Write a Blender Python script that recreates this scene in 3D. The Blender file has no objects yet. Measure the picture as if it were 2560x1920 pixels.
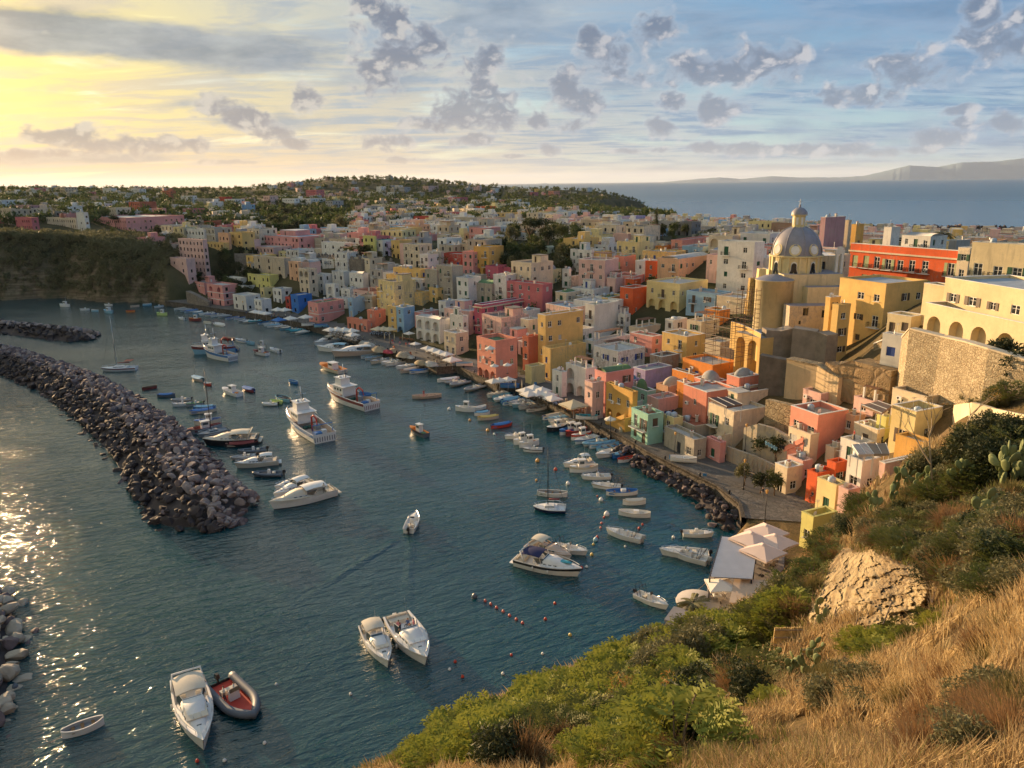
import bpy, bmesh, math, random
import numpy as np
from mathutils import Vector, Matrix
from mathutils.geometry import tessellate_polygon
random.seed(7); RNG = np.random.default_rng(11)
R = math.radians
SC = bpy.context.scene
COL = SC.collection
# ------------------------------------------------------------------ camera
PITCH, ROLL, FPX, CAMH = R(14.79), R(-0.733), 1900.0, 50.0
cam_d = bpy.data.cameras.new('camera'); cam = bpy.data.objects.new('camera', cam_d); COL.objects.link(cam)
CM = Matrix.Rotation(math.pi/2-PITCH, 4, 'X') @ Matrix.Rotation(ROLL, 4, 'Z')
cam.matrix_world = Matrix.Translation((0, 0, CAMH)) @ CM
cam_d.sensor_width = 36; cam_d.lens = 36*FPX/2560; cam_d.clip_start = .5; cam_d.clip_end = 90000
SC.camera = cam
# ------------------------------------------------------------------ sun, sky, exposure
SUN_AZ, SUN_EL = R(-43), R(7.6)           # azimuth from +Y, positive to the right
sd = bpy.data.lights.new('sun', 'SUN'); sd.energy = 4.4; sd.angle = R(.6); sd.color = (1, .66, .35)
sun = bpy.data.objects.new('sun', sd); COL.objects.link(sun)
SUNV = Vector((math.sin(SUN_AZ)*math.cos(SUN_EL), math.cos(SUN_AZ)*math.cos(SUN_EL), math.sin(SUN_EL)))
sun.rotation_euler = (-SUNV).to_track_quat('-Z', 'Y').to_euler()
SC.view_settings.view_transform = 'Standard'; SC.view_settings.look = 'None'
SC.view_settings.exposure = 1.42; SC.view_settings.gamma = 1; SC.view_settings.use_curve_mapping = False
SC.render.film_transparent = False
SC.cycles.max_bounces = 6; SC.cycles.diffuse_bounces = 3; SC.cycles.glossy_bounces = 3
SC.cycles.transparent_max_bounces = 6; SC.cycles.volume_bounces = 0
SC.cycles.caustics_reflective = False; SC.cycles.caustics_refractive = False
SC.cycles.sample_clamp_indirect = 6; SC.cycles.use_denoising = True
SC.cycles.use_adaptive_sampling = True; SC.cycles.adaptive_threshold = .02
_cm = np.array(CM.to_3x3())
def ray(x, y):
 return _cm @ np.array([(x-1280)/FPX, -(y-960)/FPX, -1.0])
def at_z(x, y, z=0.0):
 d = ray(x, y); t = (z-CAMH)/d[2]
 return d*t+np.array([0, 0, CAMH])
def at_d(x, y, D):
 return ray(x, y)*D+np.array([0, 0, CAMH])
def pix(P):
 q = _cm.T @ (np.array(P, dtype=float)-np.array([0, 0, CAMH]))
 return 1280+FPX*q[0]/-q[2], 960-FPX*q[1]/-q[2]
class NT:
 """tiny node expression builder"""
 def __init__(s, tree): s.t = tree; s.n = tree.nodes; s.l = tree.links
 def set(s, sock, v):
  if hasattr(v, 'is_output') or isinstance(v, bpy.types.NodeSocket): s.l.new(v, sock)
  else:
   try: sock.default_value = v
   except Exception: sock.default_value = (v, v, v) if len(sock.default_value) == 3 else (v, v, v, 1)
 def m(s, op, a, b=0.0, c=None, clamp=False):
  n = s.n.new('ShaderNodeMath'); n.operation = op; n.use_clamp = clamp
  s.set(n.inputs[0], a); s.set(n.inputs[1], b)
  if c is not None: s.set(n.inputs[2], c)
  return n.outputs[0]
 def v(s, op, a, b=None, scale=None):
  n = s.n.new('ShaderNodeVectorMath'); n.operation = op
  s.set(n.inputs[0], a)
  if b is not None: s.set(n.inputs[1], b)
  if scale is not None: s.set(n.inputs['Scale'], scale)
  return n.outputs[1] if op in ('DOT_PRODUCT', 'LENGTH', 'DISTANCE') else n.outputs[0]
 def ss(s, x, lo, hi, a=0.0, b=1.0):
  n = s.n.new('ShaderNodeMapRange'); n.interpolation_type = 'SMOOTHSTEP'
  s.set(n.inputs['Value'], x)
  n.inputs['From Min'].default_value = lo; n.inputs['From Max'].default_value = hi
  n.inputs['To Min'].default_value = a; n.inputs['To Max'].default_value = b
  return n.outputs[0]
 def mix(s, f, a, b, mode='MIX'):
  n = s.n.new('ShaderNodeMix'); n.data_type = 'RGBA'; n.blend_type = mode
  s.set(n.inputs[0], f)
  for i, c in ((6, a), (7, b)):
   if isinstance(c, (tuple, list)): n.inputs[i].default_value = (c[0], c[1], c[2], 1)
   else: s.l.new(c, n.inputs[i])
  return n.outputs[2]
 def noise(s, vec, scale, detail=4, rough=.5, dist=0.0, out=0):
  n = s.n.new('ShaderNodeTexNoise'); s.l.new(vec, n.inputs['Vector'])
  n.inputs['Scale'].default_value = scale; n.inputs['Detail'].default_value = detail
  n.inputs['Roughness'].default_value = rough; n.inputs['Distortion'].default_value = dist
  return n.outputs[out]
 def vor(s, vec, scale, feat='F1', rnd=1.0, out='Distance'):
  n = s.n.new('ShaderNodeTexVoronoi'); n.feature = feat; s.l.new(vec, n.inputs['Vector'])
  n.inputs['Scale'].default_value = scale; n.inputs['Randomness'].default_value = rnd
  return n.outputs[out]
 def comb(s, x, y, z):
  n = s.n.new('ShaderNodeCombineXYZ'); s.set(n.inputs[0], x); s.set(n.inputs[1], y); s.set(n.inputs[2], z)
  return n.outputs[0]
 def sep(s, v):
  n = s.n.new('ShaderNodeSeparateXYZ'); s.l.new(v, n.inputs[0]); return n.outputs
 def coord(s, which='Object'):
  n = s.n.new('ShaderNodeTexCoord'); return n.outputs[which]
 def pos(s):
  n = s.n.new('ShaderNodeNewGeometry'); return n.outputs['Position']
 def bump(s, h, dist=.05, strength=1.0):
  n = s.n.new('ShaderNodeBump'); s.l.new(h, n.inputs['Height'])
  n.inputs['Distance'].default_value = dist; n.inputs['Strength'].default_value = strength
  return n.outputs[0]
# ------------------------------------------------------------------ world
W = bpy.data.worlds.new('World'); SC.world = W; W.use_nodes = True
W.node_tree.nodes.clear(); wn = NT(W.node_tree)
def build_sky():
 n = wn
 sky = n.n.new('ShaderNodeTexSky'); sky.sky_type = 'NISHITA'; sky.sun_disc = False
 sky.sun_elevation = SUN_EL; sky.sun_rotation = SUN_AZ; sky.altitude = 50
 sky.air_density = 1.0; sky.dust_density = 1.2; sky.ozone_density = 1.5
 d = n.coord('Generated'); x, y, z = n.sep(d)
 az = n.m('ARCTAN2', x, y)                                   # radians, + to the right
 el = n.m('ARCSINE', z)
 # closeness to the sun's bearing
 g = n.ss(az, R(-38), R(30), 1.0, 0.0)
 hor = n.ss(el, R(0), R(12), 1.0, 0.0)
 gapL = n.mix(hor, (.18, .29, .34), (.35, .34, .22))
 gapR = n.mix(hor, (.03, .105, .21), (.14, .24, .29))
 clear = n.mix(g, gapR, gapL)
 nish = n.mix(1.0, sky.outputs[0], (.13, .13, .13), 'MULTIPLY')
 clear = n.mix(.15, clear, nish)
 # high stratus on a plane overhead, drawn out sideways near the horizon
 zz = n.m('ADD', n.m('MAXIMUM', z, 0.0), .075)
 px_ = n.m('DIVIDE', x, zz); py_ = n.m('DIVIDE', y, zz)
 pl = n.comb(px_, py_, 0.0)
 s1 = n.noise(n.v('MULTIPLY', pl, (.62, .95, 1)), 1.0, 9, .62, .5)
 s2 = n.noise(n.v('ADD', n.v('MULTIPLY', pl, (1.1, 2.4, 1)), (7, 3, 0)), 1.0, 9, .66, .6)
 veil = n.ss(n.m('ADD', s1, n.m('MULTIPLY', g, .13)), .36, .56)
 bright = n.m('MULTIPLY', n.ss(az, R(-35), R(-6), 1.0, 0.0), n.m('MULTIPLY', n.ss(el, R(.8), R(5)), n.ss(el, R(9), R(16), 1.0, 0.0)))
 lit = n.mix(hor, (.30, .28, .21), (.33, .235, .115))
 lit = n.mix(bright, lit, (.48, .37, .09))
 cool = n.mix(hor, (.09, .15, .235), (.18, .24, .28))
 vcol = n.mix(g, cool, lit)
 vcol = n.mix(n.ss(s2, .44, .60), vcol, n.mix(g, (.06, .125, .21), n.mix(bright, (.18, .20, .215), (.40, .30, .14))))
 vcol = n.mix(n.m('MULTIPLY', n.ss(s2, .40, .26), n.m('MULTIPLY', g, .6)), vcol, n.mix(bright, (.50, .46, .33), (.62, .51, .14)))
 c = n.mix(n.m('MULTIPLY', veil, .9), clear, vcol)
 # one long dark bank, upper left
 def blob(list_):
  acc = None
  for (bx, by, wx, wy, amp) in list_:
   r = ray(bx, by); r = r/np.linalg.norm(r)
   a0 = math.atan2(r[0], r[1]); e0 = math.asin(r[2])
   u = n.m('MULTIPLY', n.m('SUBTRACT', az, a0), FPX/wx)
   w = n.m('MULTIPLY', n.m('SUBTRACT', el, e0), FPX/wy)
   q = n.m('ADD', n.m('MULTIPLY', u, u), n.m('MULTIPLY', w, w))
   e = n.m('MULTIPLY', n.m('POWER', 2.718, n.m('MULTIPLY', q, -1.0)), amp)
   acc = e if acc is None else n.m('MAXIMUM', acc, e)
  return acc
 bank = blob([(250, 95, 520, 50, 1), (620, 120, 260, 55, 1), (1280, 60, 200, 90, .8), (1800, 100, 700, 120, .7), (2300, 330, 500, 60, .55), (1900, 420, 500, 14, .5), (240, 395, 330, 16, .9), (1000, 190, 280, 70, .5), (1500, 180, 330, 80, .55), (2150, 190, 420, 70, .6), (760, 310, 300, 34, .55), (1300, 300, 300, 40, .45), (450, 260, 260, 20, .5)])
 bn = n.noise(n.comb(n.m('MULTIPLY', az, 5.0), n.m('MULTIPLY', el, 14.0), 2.0), 1.3, 7, .6)
 bm = n.ss(n.m('ADD', bank, n.m('MULTIPLY', n.m('SUBTRACT', bn, .5), 1.5)), .34, .78)
 bank2 = n.noise(n.comb(n.m('MULTIPLY', az, 9.0), n.m('MULTIPLY', el, 30.0), 5.0), 1.2, 8, .62)
 c = n.mix(n.m('MULTIPLY', bm, .92), c, n.mix(n.ss(bank2, .3, .7), n.mix(g, (.06, .11, .18), (.10, .118, .135)), n.mix(g, (.11, .17, .245), (.20, .21, .205))))
 # cumulus
 lowp = [(960, 40, 60, 45), (1000, 130, 70, 40), (940, 190, 50, 40), (1060, 110, 50, 40), (1200, 255, 85, 55), (1130, 285, 60, 35), (1250, 285, 50, 38), (1090, 310, 70, 22), (960, 355, 80, 20), (1180, 350, 60, 18),
   (1420, 210, 40, 35), (1450, 260, 60, 35), (1430, 310, 40, 22), (1340, 300, 30, 22), (1480, 110, 30, 40), (1530, 140, 40, 40), (1210, 150, 40, 40),
   (560, 275, 40, 30), (620, 300, 60, 30), (680, 335, 60, 22), (730, 360, 50, 16), (180, 340, 90, 22), (280, 360, 110, 22), (420, 365, 90, 20), (120, 385, 110, 12),
   (1650, 310, 36, 26), (1790, 270, 45, 32), (1680, 255, 30, 22), (1780, 175, 130, 32), (1900, 160, 90, 36), (1640, 70, 45, 30),
   (2250, 155, 50, 30), (2290, 175, 60, 26), (2160, 245, 45, 22), (2080, 240, 40, 22), (2460, 40, 40, 50), (2520, 90, 60, 50), (2390, 275, 34, 10), (2410, 305, 22, 14), (2500, 305, 50, 22), (2350, 345, 70, 22),
   (1370, 375, 26, 16), (1560, 378, 36, 8), (1660, 375, 40, 9), (1760, 368, 60, 14), (1860, 370, 50, 16), (1980, 375, 80, 14), (2100, 375, 70, 16), (2250, 378, 90, 12), (780, 250, 34, 26), (1290, 390, 40, 6), (1000, 400, 60, 8), (560, 405, 80, 7)]
 f = blob([(a, b, w*(1.55 if b < 290 else 1.3), h*(1.5 if b < 290 else 1.3), 1) for a, b, w, h in lowp])
 p3 = n.comb(n.m('MULTIPLY', az, 34.0), n.m('MULTIPLY', el, 46.0), 0.0)
 cn = n.noise(p3, 1.0, 9, .55, .3)
 p4 = n.comb(n.m('MULTIPLY_ADD', az, 34.0, .34), n.m('MULTIPLY_ADD', el, 46.0, -.40), 0.0)
 cn2 = n.noise(p4, 1.0, 6, .55, .3)
 dens = n.m('ADD', n.m('MULTIPLY', f, 1.1), n.m('MULTIPLY', n.m('SUBTRACT', cn, .5), 2.3))
 cm = n.ss(dens, .40, .95)
 core = n.ss(dens, .48, .80)
 edge = n.ss(n.m('SUBTRACT', cn, cn2), .02, .20)
 shade = n.mix(g, (.06, .09, .14), (.07, .082, .11))
 mid = n.mix(g, (.12, .155, .21), (.155, .16, .175))
 top = n.mix(n.ss(az, R(4), R(16)), n.mix(g, (.27, .28, .31), (.40, .37, .30)), (.36, .345, .34))
 cc = n.mix(n.ss(dens, .6, 1.05), mid, shade)
 cc = n.mix(n.m('MULTIPLY', edge, .55), cc, top)
 cc = n.mix(n.m('MULTIPLY', n.m('SUBTRACT', 1.0, core), .75), cc, n.mix(g, (.22, .25, .29), (.42, .38, .28)))
 cc = n.mix(n.m('MULTIPLY', hor, .30), cc, n.mix(g, (.22, .27, .31), (.34, .28, .20)))
 c = n.mix(n.m('MULTIPLY', cm, .93), c, cc)
 # warm air low down on the sun's side
 low = n.m('MULTIPLY', n.ss(el, R(-1), R(4.5), 1.0, 0.0), n.ss(az, R(-36), R(12), 1.0, 0.0))
 c = n.mix(n.m('MULTIPLY', low, .55), c, (.36, .205, .075))
 lowr = n.m('MULTIPLY', n.ss(el, R(-1), R(2.5), 1.0, 0.0), .45)
 c = n.mix(lowr, c, n.mix(g, (.13, .205, .25), (.29, .205, .12)))
 c = n.mix(n.ss(el, R(-3), R(-.2), 1.0, 0.0), c, (.10, .16, .20))
 # the glow round the veiled sun itself, outside the picture on the left
 sdot = n.v('DOT_PRODUCT', d, tuple(SUNV)); c = n.mix(1.0, c, n.mix(n.m('POWER', n.m('MAXIMUM', sdot, 0.0), 150.0), (0, 0, 0), (1.0, .55, .16)), 'ADD')
 bg = n.n.new('ShaderNodeBackground'); n.l.new(c, bg.inputs[0]); bg.inputs[1].default_value = .92
 out = n.n.new('ShaderNodeOutputWorld'); n.l.new(bg.outputs[0], out.inputs[0])
build_sky()
# ------------------------------------------------------------------ object helpers
def tag(o, label=None, cat=None, group=None, kind=None):
 if label: o['label'] = label
 if cat: o['category'] = cat
 if group: o['group'] = group
 if kind: o['kind'] = kind
 return o
def link(name, data, parent=None, loc=None, rot=None, scale=None):
 o = bpy.data.objects.new(name, data); COL.objects.link(o)
 if parent is not None: o.parent = parent
 if loc is not None: o.location = loc
 if rot is not None: o.rotation_euler = rot
 if scale is not None: o.scale = scale
 return o
def empty(name, loc=(0, 0, 0), rz=0.0, label=None, cat=None, group=None):
 o = link(name, None, loc=loc, rot=(0, 0, rz)); o.empty_display_size = .2
 return tag(o, label, cat, group)
KIDS = {}
def copy_tree(o, parent=None):
 c = o.copy(); COL.objects.link(c)
 if parent is not None: c.parent = parent
 for ch in o.children: copy_tree(ch, c)
 return c
class MB:
 """collects polygons with material slots; build() makes ONE mesh object"""
 def __init__(s): s.v = []; s.f = []; s.mi = []; s.mats = []; s.sm = []
 def slot(s, m):
  if m not in s.mats: s.mats.append(m)
  return s.mats.index(m)
 def poly(s, pts, m, smooth=False):
  i = len(s.v); s.v.extend([tuple(p) for p in pts]); s.f.append(tuple(range(i, i+len(pts)))); s.mi.append(s.slot(m)); s.sm.append(smooth)
 def raw(s, vs, fs, m, smooth=False):
  i = len(s.v); s.v.extend([tuple(p) for p in vs]); k = s.slot(m)
  for f in fs: s.f.append(tuple(a+i for a in f)); s.mi.append(k); s.sm.append(smooth)
 def box(s, c, size, m, rz=0.0, taper=1.0, rx=0.0, ry=0.0):
  hx, hy, hz = size[0]/2, size[1]/2, size[2]/2
  vs = []
  T = Matrix.Rotation(rz, 3, 'Z') @ Matrix.Rotation(ry, 3, 'Y') @ Matrix.Rotation(rx, 3, 'X')
  for z in (-hz, hz):
   k = taper if z > 0 else 1.0
   for x, y in ((-hx, -hy), (hx, -hy), (hx, hy), (-hx, hy)):
    p = T @ Vector((x*k, y*k, z)); vs.append((p.x+c[0], p.y+c[1], p.z+c[2]))
  s.raw(vs, [(0, 3, 2, 1), (4, 5, 6, 7), (0, 1, 5, 4), (1, 2, 6, 5), (2, 3, 7, 6), (3, 0, 4, 7)], m)
 def tube(s, pts, r, m, n=6, r2=None):
  pts = [Vector(p) for p in pts]; vs = []; fs = []
  for i, p in enumerate(pts):
   a = pts[min(i+1, len(pts)-1)]-pts[max(i-1, 0)]
   if a.length < 1e-6: a = Vector((0, 0, 1))
   a.normalize(); up = Vector((0, 0, 1)) if abs(a.z) < .9 else Vector((1, 0, 0))
   u = a.cross(up).normalized(); w = a.cross(u)
   rr = r if r2 is None else r+(r2-r)*i/max(1, len(pts)-1)
   for k in range(n):
    t = 2*math.pi*k/n; vs.append(p+u*math.cos(t)*rr+w*math.sin(t)*rr)
  for i in range(len(pts)-1):
   for k in range(n):
    fs.append((i*n+k, i*n+(k+1) % n, (i+1)*n+(k+1) % n, (i+1)*n+k))
  fs.append(tuple(range(n))[::-1]); fs.append(tuple((len(pts)-1)*n+k for k in range(n)))
  s.raw(vs, fs, m, n > 5)
 def lathe(s, prof, m, n=16, c=(0, 0, 0), a0=0.0, a1=2*math.pi, smooth=True, sx=1.0, sy=1.0):
  vs = []; fs = []; full = abs(a1-a0-2*math.pi) < 1e-6; cols = n if full else n+1
  for (r, z) in prof:
   for k in range(cols):
    t = a0+(a1-a0)*k/n; vs.append((c[0]+r*math.cos(t)*sx, c[1]+r*math.sin(t)*sy, c[2]+z))
  for i in range(len(prof)-1):
   for k in range(n):
    k2 = (k+1) % cols
    fs.append((i*cols+k, i*cols+k2, (i+1)*cols+k2, (i+1)*cols+k))
  s.raw(vs, fs, m, smooth)
 def mesh(s, name):
  me = bpy.data.meshes.new(name); me.from_pydata(s.v, [], s.f)
  for m in s.mats: me.materials.append(m)
  me.polygons.foreach_set('material_index', s.mi); me.polygons.foreach_set('use_smooth', s.sm)
  me.update(); return me
 def build(s, name, parent=None, **k):
  return link(name, s.mesh(name), parent, **k)
def np_mesh(name, V, F, mats, smooth=False, mi=None):
 """fast mesh from numpy arrays; F is (n,3) or (n,4)"""
 me = bpy.data.meshes.new(name); V = np.asarray(V, dtype=np.float32); F = np.asarray(F, dtype=np.int32)
 k = F.shape[1]
 me.vertices.add(len(V)); me.vertices.foreach_set('co', V.ravel())
 me.loops.add(F.size); me.loops.foreach_set('vertex_index', F.ravel())
 me.polygons.add(len(F)); me.polygons.foreach_set('loop_start', np.arange(0, F.size, k, dtype=np.int32))
 me.polygons.foreach_set('loop_total', np.full(len(F), k, dtype=np.int32))
 if mi is not None: me.polygons.foreach_set('material_index', np.asarray(mi, dtype=np.int32))
 me.polygons.foreach_set('use_smooth', np.full(len(F), smooth))
 for m in mats: me.materials.append(m)
 me.update(calc_edges=True); me.validate(); return me
# ------------------------------------------------------------------ materials
MATS = {}
def base_mat(name):
 m = bpy.data.materials.new(name); m.use_nodes = True; n = NT(m.node_tree)
 return m, n, m.node_tree.nodes['Principled BSDF']
def mat(name, col, rough=.6, metal=0.0, var=.12, scale=3.0, bump=0.0, spec=.4):
 if name in MATS: return MATS[name]
 m, n, p = base_mat(name)
 p.inputs['Roughness'].default_value = rough; p.inputs['Metallic'].default_value = metal
 p.inputs['Specular IOR Level'].default_value = spec
 c = n.coord('Object'); ns = n.noise(c, scale, 5, .6)
 lo = tuple(v*(1-var*1.6) for v in col); hi = tuple(min(1, v*(1+var)) for v in col)
 n.l.new(n.mix(ns, lo, hi), p.inputs['Base Color'])
 if bump: n.l.new(n.bump(ns, bump), p.inputs['Normal'])
 MATS[name] = m; return m
def plaster(col, wear=.35):
 """painted lime plaster: blotches, rain streaks, flaking that shows grey render"""
 key = 'plaster_%02x%02x%02x_%d' % (int(col[0]*255), int(col[1]*255), int(col[2]*255), int(wear*100))
 if key in MATS: return MATS[key]
 m, n, p = base_mat(key); p.inputs['Roughness'].default_value = .9; p.inputs['Specular IOR Level'].default_value = .15
 c = n.pos(); big = n.noise(c, .16, 5, .65); fine = n.noise(c, 1.6, 6, .65)
 st = n.noise(n.v('MULTIPLY', c, (1.5, 1.5, .16)), 1.0, 5, .6)
 k = n.mix(n.ss(big, .3, .7), tuple(v*.82 for v in col), tuple(min(1, v*1.08) for v in col))
 k = n.mix(n.ss(fine, .25, .8, 0, .35), k, tuple(v*.72 for v in col))
 g = tuple(.55*v+.10 for v in col)
 k = n.mix(n.m('MULTIPLY', n.ss(st, .52, .72), min(1, wear*1.2)), k, tuple(v*.62 for v in g))
 fl = n.ss(n.m('ADD', n.m('MULTIPLY', big, .6), n.m('MULTIPLY', fine, .5)), .66-.16*wear, .72-.1*wear)
 k = n.mix(n.m('MULTIPLY', fl, wear), k, (.34, .31, .27))
 n.l.new(k, p.inputs['Base Color']); n.l.new(n.bump(n.noise(c, 9, 3, .6), .02), p.inputs['Normal'])
 MATS[key] = m; return m
def stone_mat(name, a, b, scale=1.2, joint=(.12, .10, .08), bump=.08):
 if name in MATS: return MATS[name]
 m, n, p = base_mat(name); p.inputs['Roughness'].default_value = .92; p.inputs['Specular IOR Level'].default_value = .12
 c = n.pos(); w = n.v('ADD', c, n.v('SCALE', n.noise(c, 2.0, 3, .6, out=1), scale=.35))
 e = n.vor(w, scale, 'DISTANCE_TO_EDGE'); cell = n.vor(w, scale, 'F1', out='Color')
 k = n.mix(n.sep(cell)[0], a, b); k = n.mix(n.ss(n.noise(c, .25, 5, .7), .35, .75, 0, .6), k, tuple(v*.55 for v in a))
 k = n.mix(n.ss(e, .0, .06, 1, 0), k, joint)
 n.l.new(k, p.inputs['Base Color']); n.l.new(n.bump(n.m('MULTIPLY', n.ss(e, 0, .12), n.noise(c, 5, 4)), bump), p.inputs['Normal'])
 MATS[name] = m; return m
M_GLASS = mat('window_glass', (.022, .026, .03), .12, 0, .3, .4, spec=.7)
M_WHITE = mat('white_paint', (.72, .70, .66), .5, 0, .06)
M_DARK = mat('dark_metal', (.03, .03, .035), .4, .4, .2)
M_STEEL = mat('steel', (.55, .56, .58), .3, .8, .1)
M_BLACK = mat('black_rubber', (.012, .012, .014), .5, 0, .2)
# ------------------------------------------------------------------ the lie of the land
QUAY = [(-151.8, 331.8), (-143.5, 325.6), (-116.9, 305.9), (-95.7, 291.3), (-72.1, 267.4), (-56, 249.9), (-42.4, 229.8), (-26, 208.3), (-20.4, 200.2), (-15.0, 202.0),
  (-11.5, 195.4), (-3.7, 181.4), (1.2, 182.0), (4.0, 174.5), (8.1, 166.4), (14.3, 154), (21.2, 140.5), (24.6, 131.6), (29.0, 123), (33, 115), (34.5, 108), (33.5, 103)]
COAST = [(-3000, 2600), (-3000, -200), (-1500, -200), (-900, 60), (-640, 190), (-480, 270), (-380, 320), (-300, 345), (-240, 356), (-214, 361), (-184, 343), (-162, 341)] + QUAY + \
  [(29.5, 97), (26, 86), (18.5, 77.5), (20, 71), (13, 66), (4, 60), (-6, 54), (-14, 45), (-25, 33), (-48, 10), (-100, -40), (-100, -300), (1200, -300), (900, 300),
   (700, 480), (480, 560), (330, 620), (240, 760), (170, 900), (120, 1100), (160, 1290), (215, 1400), (272, 1520), (262, 1600), (150, 1700), (-100, 2000), (-700, 2400), (-1500, 2800)]
NQ0, NQ1 = 12, 12+len(QUAY)-1
_C = np.array(COAST, dtype=float)
def shore(P):
 """signed distance inland of points P (n,2) and the nearest coast segment"""
 best = np.full(len(P), 1e9); seg = np.zeros(len(P), dtype=int); inside = np.zeros(len(P), dtype=bool)
 for i in range(len(_C)):
  a = _C[i]; b = _C[(i+1) % len(_C)]; ab = b-a
  t = np.clip(((P-a)@ab)/(ab@ab), 0, 1); d = np.hypot(*(P-(a+t[:, None]*ab)).T)
  k = d < best; best[k] = d[k]; seg[k] = i
  c = ((a[1] > P[:, 1]) != (b[1] > P[:, 1]))
  with np.errstate(divide='ignore', invalid='ignore'):
   xi = (b[0]-a[0])*(P[:, 1]-a[1])/(b[1]-a[1])+a[0]
  inside ^= c & (P[:, 0] < xi)
 return np.where(inside, best, -best), seg
CT = []
def cz(x, y, z): p = at_z(x, y, z); CT.append((p[0], p[1], z))
def cd(x, y, D): p = at_d(x, y, D); CT.append(tuple(p))
def cw(x, y, z): CT.append((x, y, z))
# foreground slope below the viewpoint
for q in [(960, 1950, 30), (1180, 1850, 34), (1400, 1725, 41), (1560, 1650, 46), (1700, 1612, 51), (1850, 1575, 56), (1990, 1475, 58), (2090, 1320, 56), (2180, 1200, 56), (2300, 1160, 57), (2420, 1120, 58), (2560, 1060, 62),
   (1200, 1960, 24), (1500, 1850, 27), (1700, 1740, 34), (1900, 1640, 38), (2050, 1560, 37), (2080, 1700, 24), (2300, 1720, 17), (2250, 1880, 12.5), (2560, 1900, 8), (2560, 1700, 12), (2560, 1500, 17), (2450, 1420, 26),
   (2100, 1560, 33), (2330, 1560, 27), (2200, 1400, 38), (2400, 1350, 34), (2560, 1250, 38), (1700, 1900, 17), (2000, 1900, 13)]: cd(*q)
for q in [(0, 0, 47.8), (20, 0, 49), (-15, -10, 46), (60, 0, 50), (5, 4, 46), (40, 20, 45), (70, 45, 36), (110, 40, 40), (-20, 12, 26), (-12, 20, 24)]: cw(*q)
# right-hand terraces
for q in [(2400, 1040, 22), (2500, 1060, 23), (2300, 1060, 15), (2230, 1130, 12.5), (2350, 1000, 17), (2160, 1250, 8), (2050, 1340, 3), (1950, 1180, 3), (2040, 1240, 4), (2150, 1120, 9), (2030, 1000, 12),  (2300, 930, 20), (2400, 960, 21),
   (1800, 1050, 6), (1700, 1000, 5), (1640, 1000, 4), (1850, 950, 12), (1900, 900, 11), (1930, 940, 11), (2000, 960, 11), (2060, 985, 12), (2120, 965, 14), (1950, 850, 15), (2150, 900, 17), (2250, 800, 25), (2400, 840, 25), (2560, 900, 27), (1860, 850, 13), (2060, 850, 15.5),
   (1750, 860, 11), (1650, 860, 8), (1550, 860, 6), (1450, 850, 6), (1400, 930, 4), (1550, 980, 3.5), (1320, 880, 4.5), (1300, 800, 9), (1450, 760, 13), (1600, 740, 16), (1750, 730, 18), (1880, 720, 20), (1400, 700, 17), (1550, 680, 19),
   (2130, 740, 24), (2300, 730, 26), (2100, 650, 24), (2500, 700, 26), (1700, 660, 21), (1850, 640, 22), (1300, 700, 17)]: cz(*q)
for q in [(1200, 790, 8), (1100, 780, 8), (1000, 800, 5), (1000, 740, 11), (900, 740, 8), (1150, 720, 14), (1050, 680, 18), (950, 690, 14), (850, 700, 12), (800, 740, 6), (700, 720, 6), (780, 680, 13), (700, 690, 11), (640, 690, 9), (600, 720, 5),
   (760, 660, 19), (900, 650, 20), (1000, 640, 21), (1150, 640, 21), (1300, 640, 21.5), (660, 650, 17), (570, 660, 17), (480, 690, 13), (540, 740, 3), (470, 740, 6), (600, 625, 21), (500, 630, 20), (420, 700, 12)]: cz(*q)
for q in [(380, 600, 25), (250, 575, 27), (100, 580, 28), (0, 580, 28), (-200, 590, 30), (-500, 600, 33), (-900, 600, 38)]: cz(*q)
# plateau, far villages and hills:   (px, py, distance)
for q in [(1250, 590, 400), (1400, 590, 380), (1550, 570, 430), (1000, 580, 450), (800, 600, 420), (620, 590, 450), (450, 590, 440), (250, 545, 480), (60, 545, 480), (1650, 600, 300), (1800, 610, 260), (1500, 630, 300),
   (1000, 540, 620), (800, 550, 620), (600, 540, 640), (400, 530, 650), (150, 520, 650), (-150, 520, 650), (1250, 540, 620), (1400, 540, 600), (2000, 610, 260), (2250, 610, 260), (2500, 620, 260),
   (1000, 510, 850), (800, 510, 900), (600, 505, 900), (400, 500, 900), (150, 492, 900), (1250, 515, 850), (1100, 492, 1100), (900, 480, 1150), (650, 486, 1200), (400, 478, 1200), (150, 478, 1150), (0, 476, 1100), (-300, 476, 1100),
   (760, 457, 1400), (870, 449, 1350), (980, 450, 1400), (1100, 456, 1400), (1200, 466, 1450), (1300, 480, 1400), (1400, 476, 1450), (1480, 480, 1480), (1540, 490, 1500), (1590, 506, 1500), (700, 470, 1450), (560, 476, 1700), (1250, 478, 1700), (900, 470, 2100), (200, 474, 1700), (-300, 470, 1800)]: cd(*q)
for q in [(300, 400, 18), (420, 460, 8), (250, 560, 15), (110, 110, 33), (150, 200, 31), (140, 300, 26), (200, 60, 42), (400, 200, 35), (200, -100, 50), (700, 0, 50), (160, 900, 12), (900, 200, 20), (-600, 420, 44), (-900, 500, 60), (-420, 480, 40), (-330, 420, 34)]: cw(*q)
CT = np.array(CT)
def _warp(P):
 r = np.hypot(P[:, 0], P[:, 1])+6.0
 return np.stack([np.arctan2(P[:, 0], P[:, 1]+6.0)*1.0, np.log(r)*.75], 1)
def _U(d): return d*d*np.log(d+1e-9)
_cw = _warp(CT[:, :2]); _n = len(_cw)
_K = _U(np.linalg.norm(_cw[:, None]-_cw[None], axis=2))+np.eye(_n)*2e-4
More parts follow.
